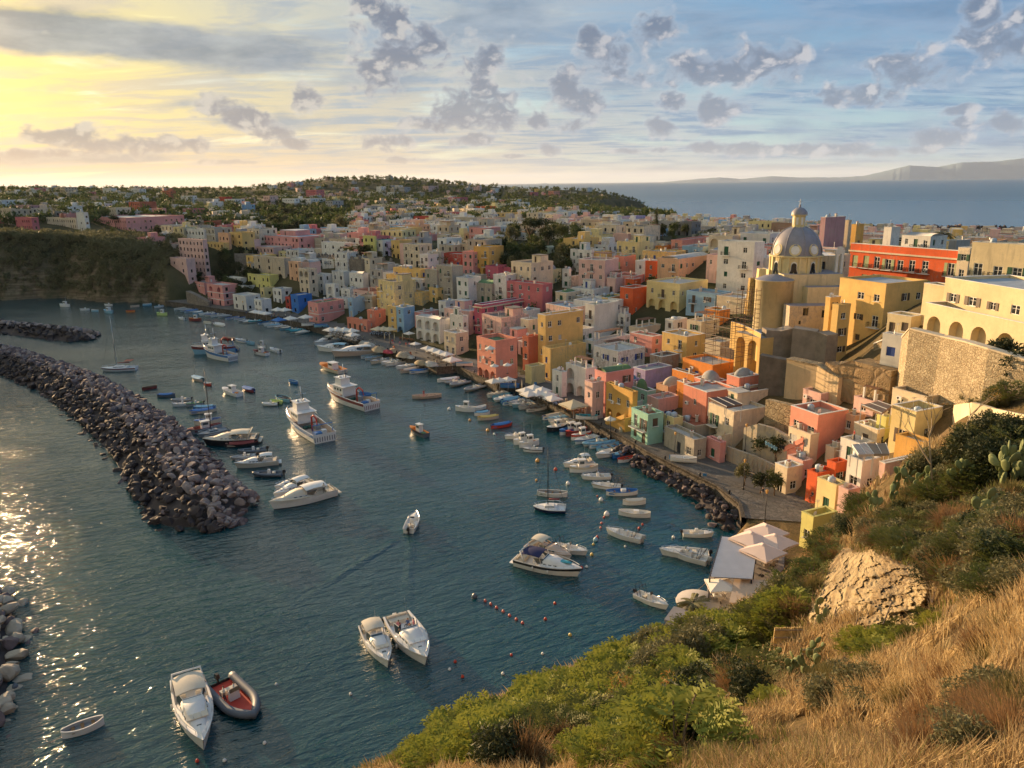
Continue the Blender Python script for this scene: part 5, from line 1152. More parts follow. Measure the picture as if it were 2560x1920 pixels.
awning(GG, [(480, 1280, 102), (680, 1275, 104), (720, 1385, 101), (560, 1390, 99)], 101, 'grey sun sail beside the woven white screen', mat('sail_grey', (.22, .20, .17), .9))
awning(GF, [(760, 860, 121), (950, 850, 124), (1130, 930, 121), (960, 960, 117)], 120, 'dark steel pergola frame over the terrace of the large cream house', mat('steel_brown', (.10, .06, .045), .7))
wall_thing('stone_ramp', GI, [(560, 1490, 1560), (640, 1455, 1530), (760, 1400, 1500)], None, None, M_STONEW, 'stone stair ramp with a low parapet at the door of the yellow palace', thick=1.5, copem=plaster(PAL['white'], .4), hb=4)
wall_thing('rock_bank', GG, [(60, 430, 600), (150, 480, 640), (330, 420, 700), (520, 470, 760), (745, 530, 760)], 134, 121, stone_mat('tufa_bank', (.26, .18, .10), (.36, .27, .16), .35, (.22, .16, .10), .3), 'rough brown tufa bank under the yellow palace steps', thick=4, hb=3)
# ------------------------------------------------------------------ the rest of the town, built lot by lot
GARD = [(1236, 585, 1445, 700), (550, 628, 640, 765), (640, 505, 875, 585), (1040, 585, 1236, 600), (440, 470, 660, 500), (380, 560, 400, 700), (1640, 560, 1770, 600)]
ADJ = {'white': 'whitewashed', 'cream': 'cream', 'pink': 'pink', 'palepink': 'pale pink', 'yellow': 'yellow', 'paleyellow': 'pale yellow', 'peach': 'peach', 'beige': 'beige', 'grey': 'grey', 'stain': 'weather stained', 'salmon': 'salmon', 'lightblue': 'pale blue', 'rose': 'rose', 'golden': 'golden', 'coral': 'coral', 'lilac': 'lilac'}
LMK = []
def landmarks():
 for o in COL.objects:
  if o.parent is None and o.get('category') in ('house', 'palace', 'church', 'chapel', 'tower', 'hotel', 'wall') and o.get('label'):
   l = o['label'].split(' '); LMK.append((o.location.x, o.location.y, o['label']))
landmarks()
SEEN = {}
def auto_label(x, y, col, kind):
 best = sorted(LMK, key=lambda q: (q[0]-x)**2+(q[1]-y)**2)[:3]
 for b in best:
  words = b[2].split(' ')
  cut = words[:7]
  while cut and cut[-1] in ('with', 'and', 'the', 'a', 'of', 'at', 'on', 'in', 'under', 'behind', 'beside', 'above', 'below', 'between', 'to', 'left', 'right', 'by', 'two', 'white', 'big', 'dark', 'four', 'its', 'from', 'small', 'large', 'very', 'long', 'bright', 'pale', 'an'): cut.pop()
  dx, dy = x-b[0], y-b[1]
  px0 = pix((b[0], b[1], 20))[0]; px1 = pix((x, y, 20))[0]
  side = 'behind' if math.hypot(x, y) > math.hypot(b[0], b[1])+7 else ('just left of' if px1 < px0 else 'just right of')
  lab = '%s %s %s the %s' % (ADJ.get(col, col), kind, side, ' '.join(cut))
  if len(lab.split()) <= 15 and lab not in SEEN: SEEN[lab] = 1; return lab
 SEEN[lab] = SEEN.get(lab, 0)+1
 return lab if len(lab.split()) <= 16 else ' '.join(lab.split()[:16])
def in_garden(x, y, z):
 q = pix((x, y, z)); return any(a < q[0] < c and b < q[1] < d for a, b, c, d in GARD)
nm_ = [0]; MASS = MB()
def mass_house(N, ang, a, b, z0, h, col, r, rf):
 wm = plaster(PAL[col], rf.choice((.2, .5, .8))); rm = roofmat(rf.choice('wwwgcdrl')); T = Matrix.Rotation(ang, 3, 'Z'); mb = MB(); ns = max(1, round(h/3.3)); sth = h/ns
 def ops(w, p):
  nb = max(1, int(w/(2.9 if r < 700 else 3.6))); return [(w*(k+.5)/nb-.5, s*sth+.9, w*(k+.5)/nb+.5, s*sth+2.35, 0, .15) for s in range(ns) for k in range(nb) if rf.random() < p]
 wall_face(mb, Vector((-a, 0, 0)), (1, 0), a, h, ops(a, .85), wm, 5); wall_face(mb, Vector((0, 0, 0)), (0, 1), b, h, ops(b, .55), wm, 5)
 wall_face(mb, Vector((0, b, 0)), (-1, 0), a, h, [], wm, 5); wall_face(mb, Vector((-a, b, 0)), (0, -1), b, h, [], wm, 5)
 i = len(mb.f); mb.poly([(-a, 0, h-.4), (0, 0, h-.4), (0, b, h-.4), (-a, b, h-.4)], rm)
 if rf.random() < .4: mb.box((-a*rf.uniform(.3, .7), b*.6, h+.9), (a*.35, b*.35, 2.6), wm)
 wc = plaster(PAL['white'], .3)
 for _ in range(rf.choice((1, 2, 3))): mb.box((-a*rf.uniform(.1, .9), b*rf.uniform(.1, .9), h+.2), (.5, .5, rf.uniform(1, 2)), rf.choice((wm, wc)))
 if r < 420:
  mb.box((-a/2, -.05, h*.52), (a, .14, .16), wc)
  for _ in range(2): x_, y_ = -a*rf.random(), b*rf.random(); mb.tube([(x_, y_, h-.4), (x_, y_, h+2.2)], .035, M_STEEL, 3)
  if rf.random() < .3: mb.box((-a*.5, b*.4, h+1.9), (a*.5, b*.45, .1), mat('pergola_brown', (.16, .075, .045), .8, 0, .3, 3))
  if rf.random() < .3: mb.box((-a*rf.uniform(.3, .7), -.5, h*.5-.1), (2.0, 1.0, .12), wc); mb.box((-a*.5, -.97, h*.5+.4), (2.0, .05, .9), M_STEEL)
 # the dark panes at the back of each opening
 for w_, f in ((a, 0), (b, 1)): pass
 P0 = Vector((N[0], N[1], z0))
 o = len(MASS.v); MASS.v.extend([tuple(T @ Vector(v)+P0) for v in mb.v])
 mp = [MASS.slot(m) for m in mb.mats]
 for f, k in zip(mb.f, mb.mi): MASS.f.append(tuple(q+o for q in f)); MASS.mi.append(mp[k]); MASS.sm.append(False)
def fill():
 rf = random.Random(21); cand = []
 cols = ['white']*10+['cream']*4+['palepink']*4+['pink', 'yellow', 'paleyellow', 'paleyellow', 'peach', 'beige', 'beige', 'grey', 'grey', 'stain', 'stain', 'rose', 'lightblue']
 # dense town: rows parallel to the quay
 for y in np.arange(95, 560, 8.5):
  for x in np.arange(-175, 330, 9.5): cand.append((x+rf.uniform(-2, 2)+(y % 17)*.3, y+rf.uniform(-2, 2), 0))
 for r in np.geomspace(560, 1500, 26):
  for a in np.arange(-42, 10, .85*560/r+.25): cand.append((math.sin(R(a))*r+rf.uniform(-9, 9), math.cos(R(a))*r+rf.uniform(-9, 9), 1))
 P = np.array([c[:2] for c in cand]); Z = ground_z(P); S, seg = shore(P)
 cand = sorted([(math.hypot(*P[i]), P[i][0], P[i][1], Z[i], S[i], cand[i][2]) for i in range(len(P))])
 n = 0
 for (r, x, y, z, s, far) in cand:
  if x > 66 and 105 < y < 200: continue
  if s < (17 if y > 120 else 20) or z < 2.5: continue
  q = pix((x, y, z+4))
  if not (-60 < q[0] < 2620) or q[1] < 430: continue
  if in_garden(x, y, z+3): continue
  if x < -160 and y > 330 and s < 26: continue
  if far:
   pr = .62 if r < 800 else .28
   if rf.random() > pr: continue
   if q[1] < 470 and rf.random() > .3: continue
   if x > 60 and r > 1100 and rf.random() > .2: continue
  elif y < 112 and x > 45: continue
  elif x > 40 and y < 150 and q[0] > 1800: continue
  elif rf.random() > (.97 if r < 420 else .75): continue
  if q[0] > 2050 and r > 240 and rf.random() > .35: continue
  w, d = rf.uniform(7, 12), rf.uniform(7, 11)
  if far: w, d = w*1.25, d*1.2
  if not near_free(x, y, max(w, d)*.46): continue
  ang = t_angle(x, y)+rf.choice((0, 0, 0, .12, -.12)) if not far else rf.uniform(-1.2, -.2)
  t = Vector((math.cos(ang), math.sin(ang))); nn = Vector((t.y, -t.x)); c = Vector((x, y)); N = c+t*(w/2)+nn*(d/2)
  st = rf.choice((1, 2, 2, 3)) if r < 300 else rf.choice((1, 1, 2, 2));
  if x > 55: st = min(st, 2 if r < 240 else 1)
  col = rf.choice(cols); sz = 'one storey house' if st == 1 else 'two storey house' if st == 2 else 'tall narrow house' if w < 9 else 'three storey house'
  lab = auto_label(x, y, col, sz)
  n_ind = n
  if n_ind >= 42 or r > 420:
   mass_house((N.x, N.y), ang, w, d, z-.4, st*3.3, col, r, rf); HOUSES.append((x, y, math.hypot(w, d)/2*.8)); nm_[0] += 1; continue
  house_at((N.x, N.y), ang, w, d, z-.4, st*3.3, col, lab, detail=None if r < 330 else 0, clutter=r < 330, roof=rf.choice('wwwgcdrl'), vault=1.2 if rf.random() < .1 else 0, pitched=0, wear=rf.choice((.2, .4, .7)), sh=rf.choice('ggnwdb'), perg=1 if rf.random() < .07 and r < 300 else 0, arch=1 if rf.random() < .12 else 0, group='small houses filling the town' if SEEN.get(lab, 0) > 1 else None)
  n += 1
 print('fill houses', n, nm_[0]); tag(MASS.build('distant_houses'), 'closely packed pastel houses receding behind the harbour front', kind='stuff')
fill()
# ------------------------------------------------------------------ trees
def leaf_mat(name, a, b, c=None, trans=.25):
 m, n, p = base_mat(name); p.inputs['Roughness'].default_value = .65; p.inputs['Specular IOR Level'].default_value = .2
 o = n.n.new('ShaderNodeObjectInfo'); pos = n.pos()
 k = n.mix(n.ss(n.noise(pos, 1.7, 3, .7), .3, .7), a, b)
 k = n.mix(n.m('MULTIPLY', o.outputs['Random'], .45), k, c or tuple(v*.6 for v in a))
 n.l.new(k, p.inputs['Base Color'])
 t = n.n.new('ShaderNodeBsdfTranslucent'); n.l.new(k, t.inputs[0]); mx = n.n.new('ShaderNodeMixShader'); mx.inputs[0].default_value = trans
 n.l.new(p.outputs[0], mx.inputs[1]); n.l.new(t.outputs[0], mx.inputs[2]); n.l.new(mx.outputs[0], m.node_tree.nodes['Material Output'].inputs[0]); return m
M_LEAF = leaf_mat('leaf_green', (.050, .075, .022), (.095, .115, .035), (.10, .085, .03))
M_LEAFD = leaf_mat('leaf_dark', (.020, .034, .014), (.045, .062, .024), (.06, .055, .025))
M_LEAFY = leaf_mat('leaf_yellow_green', (.20, .23, .035), (.33, .32, .06), (.16, .19, .03), .35)
M_LEAFO = leaf_mat('leaf_olive', (.13, .125, .06), (.20, .185, .09), (.10, .10, .05))
M_BARK = mat('bark', (.16, .11, .07), .9, 0, .3, 4)
M_TWIG = mat('dry_twig', (.34, .26, .17), .9, 0, .3, 4)
def leaves(centers, radii, n, size, seed, elong=1.8, flat=.0, shell=.55):
 g = np.random.default_rng(seed); C_ = np.array(centers, dtype=float); Rd = np.array(radii, dtype=float)
 w = (Rd**2).sum(1) if Rd.ndim == 2 else Rd**2; k = g.choice(len(C_), n, p=w/w.sum())
 u = g.normal(size=(n, 3)); u /= np.linalg.norm(u, axis=1)[:, None]; rr = (shell+(1-shell)*g.random(n))*(1+g.normal(size=n)*.06)
 Rk = Rd[k] if Rd.ndim == 2 else Rd[k][:, None]
 P = C_[k]+u*rr[:, None]*Rk
 a = g.normal(size=(n, 3))+u*.3; a[:, 2] -= flat; a /= np.linalg.norm(a, axis=1)[:, None]; b = np.cross(a, g.normal(size=(n, 3))); b /= np.linalg.norm(b, axis=1)[:, None]+1e-9
 s = size*(.6+.8*g.random(n))[:, None]
 V = np.stack([P-b*s*.5, P+a*s*elong*.5-b*s*.1+0, P+a*s*elong, P+a*s*elong*.5+b*s*.5], 1).reshape(-1, 3)
 return V, np.arange(n*4).reshape(-1, 4)
def lobes(seed, n, R0, H0, h):
 q = random.Random(seed); c = []; r = []
 for i in range(n):
  a = q.uniform(0, 6.28); d = q.uniform(0, .62)*R0; z = h+q.uniform(-.35, .45)*H0
  c.append((math.cos(a)*d, math.sin(a)*d, z)); r.append([R0*q.uniform(.32, .55)]*2+[H0*q.uniform(.25, .42)])
 return c, r
def trunk_mesh(name, h, r, seed, lean=.1, fork=3, m=None):
 q = random.Random(seed); mb = MB(); m = m or M_BARK; top = (q.uniform(-lean, lean)*h, q.uniform(-lean, lean)*h, h*.62)
 mb.tube([(0, 0, -.4), (top[0]*.4, top[1]*.4, h*.3), top], r, m, 6, r*.6)
 for i in range(fork):
  a = 6.28*i/fork+q.random(); e = (top[0]+math.cos(a)*h*.28, top[1]+math.sin(a)*h*.28, h*q.uniform(.85, 1.0)); mb.tube([top, ((top[0]+e[0])/2, (top[1]+e[1])/2, (top[2]+e[2])/2-.1*h*.3), e], r*.5, m, 5, r*.15)
 return mb.mesh(name)
def mkleaf(name, c, r, n, size, seed, m, **k):
 V, F = leaves(c, r, n, size, seed, **k); return np_mesh(name, V, F, [m])
TREES = {}
for i in range(4):
 c, r = lobes(i, 9, 2.6, 3.2, 4.2); TREES['round%d' % i] = (mkleaf('crown_round', c, r, 900, .42, i, (M_LEAF, M_LEAFD, M_LEAFD, M_LEAFO)[i]), trunk_mesh('trunk_round', 3.6, .22, i))
for i in range(2):
 c, r = lobes(20+i, 10, 4.2, 1.5, 7.2); r = [[a*1.1, b*1.1, z*.9] for a, b, z in r]; TREES['pine%d' % i] = (mkleaf('crown_pine', c, r, 1200, .38, 30+i, M_LEAFD), trunk_mesh('trunk_pine', 7.0, .26, 40+i, .12, 5))
TREES['cypress'] = (mkleaf('crown_cypress', [(0, 0, 1.5+k*.9) for k in range(9)], [[.95-.09*k, .95-.09*k, .9] for k in range(9)], 1100, .3, 50, M_LEAFD), trunk_mesh('trunk_cypress', 3, .2, 50, 0))
def palm_mesh():
 V = []; F = []; q = random.Random(3)
 for i in range(34):
  a = 6.28*i/34+q.uniform(-.1, .1); up = q.uniform(-.5, 1.1); L = q.uniform(2.2, 3.0)
  for k in range(9):
   t = k/9; rr = L*t; z = 6.5+up*L*t*.8-1.5*t*t*(1.2-up*.3)
   for s in (-1, 1):
    b = Vector((math.cos(a)*rr, math.sin(a)*rr, z)); o = Vector((-math.sin(a), math.cos(a), 0))*s; f = Vector((math.cos(a), math.sin(a), 0)); i0 = len(V)
    V += [b, b+f*.35, b+f*.5+o*.55*(1-t*.4)+Vector((0, 0, -.22)), b+f*.25+o*.5*(1-t*.4)+Vector((0, 0, -.25))]; F.append((i0, i0+1, i0+2, i0+3))
 mb = MB(); mb.tube([(0, 0, -.5), (.1, 0, 3), (0, 0, 6.5)], .3, M_BARK, 7, .24)
 return np_mesh('crown_palm', np.array([tuple(v) for v in V]), np.array(F), [M_LEAFO]), mb.mesh('trunk_palm')
TREES['palm'] = palm_mesh()
def tree(x, y, z, kind, s, lab, group=None, cat='tree', rz=None, name=None, sz=1.0):
 nm = name or {'pal': 'palm_tree', 'pin': 'pine_tree', 'cyp': 'cypress'}.get(kind[:3], 'broadleaf_tree')
 o = empty(nm, (x, y, z), rz if rz is not None else random.uniform(0, 6.28), lab, cat, group); o.scale = (s, s, s*sz)
 cr, tr = TREES[kind]; link('crown', cr, o); link('trunk', tr, o); return o
def pt_tree(px, py, kind, s, lab, **k):
 p = hit(px, py)
 if p is not None: tree(p[0], p[1], p[2], kind, s, lab, **k)
pt_tree(1330, 632, 'pine0', 1.7, 'big umbrella pine standing tall in the gardens')
pt_tree(1445, 620, 'round0', 1.4, 'bright green tree by the right edge of the gardens')
pt_tree(1640, 585, 'cypress', 1.1, 'tall dark cypress on the skyline before the sea', sz=1.1)
pt_tree(2355, 640, 'palm', 1.0, 'date palm rising behind the red palace');
pt_tree(290, 572, 'pine1', .9, 'umbrella pine on the clifftop before the long pink building')
pt_tree(393, 565, 'cypress', .7, 'small conical tree against the long pink building')
pt_tree(505, 490, 'round3', 1.9, 'large spreading tree on the left skyline')
pt_tree(1860, 1215, 'round3', .62, 'small citrus tree in the walled garden by the quay lane')
pt_tree(1940, 1160, 'round1', .8, 'dark tree hanging over the ruined garden wall')
pt_tree(1905, 1150, 'round2', .7, 'dark bush at the left of the ruined garden wall')
pt_tree(1888, 1128, 'round1', .6, 'round bush behind the graffiti wall')
pt_tree(1935, 1240, 'round0', .6, 'light green citrus tree in the walled garden')
pt_tree(1900, 1235, 'round1', .55, 'dark citrus bush low in the walled garden')
pt_tree(2490, 960, 'round1', 1.0, 'dark green tree against the rubble wall at the right edge')
pt_tree(2520, 985, 'round1', .9, 'leafy tree left of the path at the right edge')
def woods():
 q = random.Random(9); far = []; n = 0; cand = []
 def push(px0, py0, px1, py1, k, smin=.8, smax=1.3, kinds=('round0', 'round1', 'round2', 'round3')):
  for _ in range(k): cand.append((q.uniform(px0, px1), q.uniform(py0, py1), q.choice(kinds), q.uniform(smin, smax)))
 push(1238, 590, 1445, 690, 70, .8, 1.4); push(550, 640, 640, 760, 75, .55, 1.0, ('round1', 'round2', 'round0')); push(640, 508, 875, 585, 60, .9, 1.5)
 push(395, 560, 420, 640, 8); push(640, 660, 660, 700, 4, .6, .8); push(820, 645, 985, 655, 10, .6, .9); push(1640, 575, 1780, 600, 10, .6, 1.0); push(490, 690, 560, 760, 10, .5, .8, ('round1',)); push(860, 640, 940, 650, 6, .7, .9)
 for (px, py, kd, s) in cand:
  p = hit(px, py)
  if p is None or p[2] < 3: continue
  if any((p[0]-a)**2+(p[1]-b)**2 < (c*.75)**2 for a, b, c in HOUSES): continue
  zone = 'gardens in mid town' if px > 1200 else 'bushy slope above the far quay' if px < 640 else 'central wood behind the villas' if py < 600 else 'upper town terraces'
  tree(p[0], p[1], p[2]-.3, kd, s, 'leafy tree in the '+zone, group='trees of the '+zone); n += 1
 # clifftop and cliff scrub across the bay, far woods: one mass each
 cr = [np.array([v.co[:] for v in TREES[k][0].vertices]) for k in ('round0', 'round1', 'round2')]
 def mass(name, pts, m, sub, kk):
  V = []; F = []; o = 0; g = np.random.default_rng(4)
  for (x, y, z, s) in pts:
   c = cr[g.integers(3)].reshape(-1, 4, 3); c = c[g.choice(len(c), sub, replace=False)].reshape(-1, 3).copy()
   ctr = c.reshape(-1, 4, 3).mean(1).repeat(4, 0); c = ctr+(c-ctr)*kk; a = g.random()*6.28; R2 = np.array([[math.cos(a), -math.sin(a), 0], [math.sin(a), math.cos(a), 0], [0, 0, 1]])
   c = (c*np.array([1, 1, 1.0])-np.array([0, 0, 2.0]))@R2.T*s+np.array([x, y, z]); V.append(c); F.append(np.arange(o, o+sub*4).reshape(-1, 4)); o += sub*4
  me = np_mesh(name, np.concatenate(V), np.concatenate(F), [m]); tag(link(name, me), kind='stuff'); return
 def scatter(k, fx, cond, smin, smax, lim=HOUSES):
  out = []; Q = np.array([fx() for _ in range(k)]); Z = ground_z(Q); S, _ = shore(Q)
  hh = np.array([(a, b, c) for a, b, c in HOUSES])
  for i in range(k):
   if Z[i] < 1.2 or S[i] < .5 or not cond(Q[i], Z[i], S[i]): continue
   if (((hh[:, 0]-Q[i][0])**2+(hh[:, 1]-Q[i][1])**2) < (hh[:, 2]*.9)**2).any(): continue
   out.append((Q[i][0], Q[i][1], Z[i], q.uniform(smin, smax)))
  return out
 pol = lambda a0, a1, r0, r1: (lambda: (lambda a, r: (math.sin(a)*r, math.cos(a)*r))(R(q.uniform(a0, a1)), math.exp(q.uniform(math.log(r0), math.log(r1)))))
 mass('cliff_scrub', scatter(4200, lambda: (q.uniform(-330, -155), q.uniform(338, 392)), lambda p, z, s: (s < 30 and z < 29) or q.random() < .25, .4, 1.0), M_LEAFO, 70, 1.5)
 mass('far_wood', scatter(5200, pol(-44, 12, 520, 1650), lambda p, z, s: True, 1.0, 1.8), M_LEAF, 55, 2.3)
 mass('town_greenery', scatter(700, pol(-30, 24, 230, 560), lambda p, z, s: s > 30, .5, 1.0), M_LEAF, 110, 1.5)
 print('trees', n)
woods()
# ------------------------------------------------------------------ boulders, breakwaters
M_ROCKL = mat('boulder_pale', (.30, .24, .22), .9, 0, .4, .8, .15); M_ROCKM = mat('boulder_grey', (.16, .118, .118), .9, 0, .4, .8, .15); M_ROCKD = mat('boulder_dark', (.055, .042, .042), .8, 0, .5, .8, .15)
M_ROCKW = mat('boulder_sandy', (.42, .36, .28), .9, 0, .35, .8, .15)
def boulder_mesh(seed, m):
 bm = bmesh.new(); bmesh.ops.create_icosphere(bm, subdivisions=2, radius=1.0); q = random.Random(seed)
 planes = [(Vector((q.gauss(0, 1), q.gauss(0, 1), q.gauss(0, .8))).normalized(), q.uniform(.38, .8)) for _ in range(12)]
 for v in bm.verts:
  for n, d in planes:
   k = v.co.dot(n)
   if k > d: v.co -= n*(k-d)*.92
 for v in bm.verts: v.co.z *= .75; v.co *= 1.15
 me = bpy.data.meshes.new('boulder_shape'); bm.to_mesh(me); bm.free(); me.materials.append(m); return me
BOULD = {k: [boulder_mesh(i*7+j, m) for i in range(5)] for j, (k, m) in enumerate((('l', M_ROCKL), ('m', M_ROCKM), ('d', M_ROCKD), ('w', M_ROCKW)))}
def rock_heap(name, line, hw, H, lab, nmax, pick, smin, smax, seed, dens=1.0, cat='breakwater', zb=-.6):
 q = random.Random(seed); root = empty(name, (line[0][0], line[0][1], 0), 0, lab, cat); O = Vector((line[0][0], line[0][1], 0)); mb = MB()
 L = [0]
 for i in range(len(line)-1): L.append(L[-1]+math.hypot(line[i+1][0]-line[i][0], line[i+1][1]-line[i][1]))
 def at(s):
  for i in range(len(line)-1):
   if s <= L[i+1] or i == len(line)-2:
    t = (s-L[i])/(L[i+1]-L[i]); p = Vector(line[i]).lerp(Vector(line[i+1]), t); u = (Vector(line[i+1])-Vector(line[i])).normalized(); return p, Vector((-u.y, u.x))
 prof = lambda w: H*max(0.0, 1-abs(w)**1.8)
 n = int(L[-1]/3)+1; rows_ = []
 for i in range(n+1):
  s = L[-1]*i/n; p, v = at(s); e = min(1, (L[-1]-s)/hw+.15, s/hw+.15) if True else 1
  rows_.append([(p.x+v.x*w*hw*e-O.x, p.y+v.y*w*hw*e-O.y, prof(w)*e-.8) for w in (-1.05, -.7, -.35, 0, .35, .7, 1.05)])
 for i in range(n):
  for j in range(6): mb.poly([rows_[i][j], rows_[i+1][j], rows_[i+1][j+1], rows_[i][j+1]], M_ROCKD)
 mb.build('core', root)
 spots = []; N = int(L[-1]*hw*2/(((smin+smax)/2)**2)*1.15*dens)
 for _ in range(N):
  s = q.uniform(-.02, 1.02)*L[-1]; w = q.uniform(-1.08, 1.08); p, v = at(min(max(s, 0), L[-1])); e = min(1, (L[-1]-s)/hw+.35, s/hw+.35)
  e = max(.25, e); r = (smin+(smax-smin)*q.random()**1.6*1.15)*(1.2 if abs(w) > .75 else 1)*.5
  spots.append((p.x+v.x*w*hw*e, p.y+v.y*w*hw*e, prof(w)*e+q.uniform(-.35, .25)+zb*(abs(w) > .9), r, w, q.random()))
 spots.sort(key=lambda k: math.hypot(k[0], k[1])/k[3])
 V = {}
 for i, (x, y, z, r, w, rr) in enumerate(spots):
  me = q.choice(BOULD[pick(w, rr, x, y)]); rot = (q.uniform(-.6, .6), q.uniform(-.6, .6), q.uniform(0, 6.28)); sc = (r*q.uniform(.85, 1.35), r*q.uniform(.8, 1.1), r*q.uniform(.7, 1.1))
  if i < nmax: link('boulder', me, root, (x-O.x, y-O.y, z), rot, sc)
  else:
   M_ = Matrix.LocRotScale(Vector((x-O.x, y-O.y, z)), bpy_euler(rot), Vector(sc)); V.setdefault(me.name, []).append(M_)
 if V:
  vs = []; fs = []; mi = []; mats = [M_ROCKL, M_ROCKM, M_ROCKD, M_ROCKW]; o = 0
  for nm, Ms in V.items():
   me = bpy.data.meshes[nm]; co = np.array([v.co[:] for v in me.vertices]); fa = np.array([p.vertices[:] for p in me.polygons]); k = mats.index(me.materials[0])
   for M_ in Ms: A = np.array(M_); vs.append(co@A[:3, :3].T+A[:3, 3]); fs.append(fa+o); mi.append(np.full(len(fa), k)); o += len(co)
  tag(link('boulders', np_mesh('boulders', np.concatenate(vs), np.concatenate(fs), mats, False, np.concatenate(mi)), root), kind='stuff')
from mathutils import Euler
def bpy_euler(r): return Euler(r)
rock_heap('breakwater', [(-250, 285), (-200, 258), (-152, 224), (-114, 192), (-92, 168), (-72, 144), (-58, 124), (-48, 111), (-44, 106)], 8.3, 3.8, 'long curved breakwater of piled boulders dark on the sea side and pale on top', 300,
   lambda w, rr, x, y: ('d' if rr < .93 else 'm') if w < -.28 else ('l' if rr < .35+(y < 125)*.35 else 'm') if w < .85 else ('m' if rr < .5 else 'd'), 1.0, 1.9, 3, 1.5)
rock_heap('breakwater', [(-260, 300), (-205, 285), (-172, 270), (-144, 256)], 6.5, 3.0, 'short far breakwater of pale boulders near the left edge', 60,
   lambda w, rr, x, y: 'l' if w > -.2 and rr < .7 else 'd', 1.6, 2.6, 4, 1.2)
rock_heap('groyne', [(-70, 87), (-62, 75), (-56.5, 65), (-53, 56), (-50, 46), (-47, 36)], 6.2, 2.2, 'heap of sandy boulders in the bottom left corner', 170, lambda w, rr, x, y: 'w' if rr < .7 and w > -2 else 'm', .8, 2.1, 5, 1.3, 'groyne')
rock_heap('revetment', [(20, 138), (23.5, 130.5), (27.2, 122.5), (31, 114.5), (32.2, 108), (31.8, 103)], 2.6, 1.3, 'dark tumbled boulders at the foot of the curving quay wall', 110, lambda w, rr, x, y: 'd' if rr < .75 else 'm', .6, 1.4, 6, 1.2, 'revetment')
rock_heap('breakwater', [(300, 815), (380, 770), (470, 720), (560, 700)], 7, 5, 'low dark mole of the outer harbour on the right horizon', 40, lambda w, rr, x, y: 'd' if rr < .6 else 'm', 3, 5, 7, 1.0)
# ------------------------------------------------------------------ boats
BC = dict(w=(.70, .69, .67), c=(.58, .52, .42), b=(.04, .16, .42), n=(.015, .02, .08), r=(.50, .05, .03), k=(.02, .02, .025), t=(.06, .34, .42), g=(.10, .26, .14), y=(.62, .44, .12), o=(.62, .22, .05), l=(.22, .42, .55), s=(.30, .31, .32), m=(.20, .04, .04), p=(.50, .38, .30), v=(.46, .60, .22), e=(.10, .12, .15))
def bmat(k, rough=.35): return mat('boat_%s_%d' % (k, int(rough*100)), BC[k], rough, 0, .08, 1.5)
M_TEAK = mat('teak', (.26, .14, .06), .6, 0, .25, 6); M_CANV = mat('canvas_beige', (.50, .42, .30), .85, 0, .1, 3); M_SKIN = mat('skin', (.45, .26, .17), .6, 0, .1)
M_TINT = mat('tinted_windscreen', (.05, .07, .08), .08, 0, .2, .5, spec=.8)
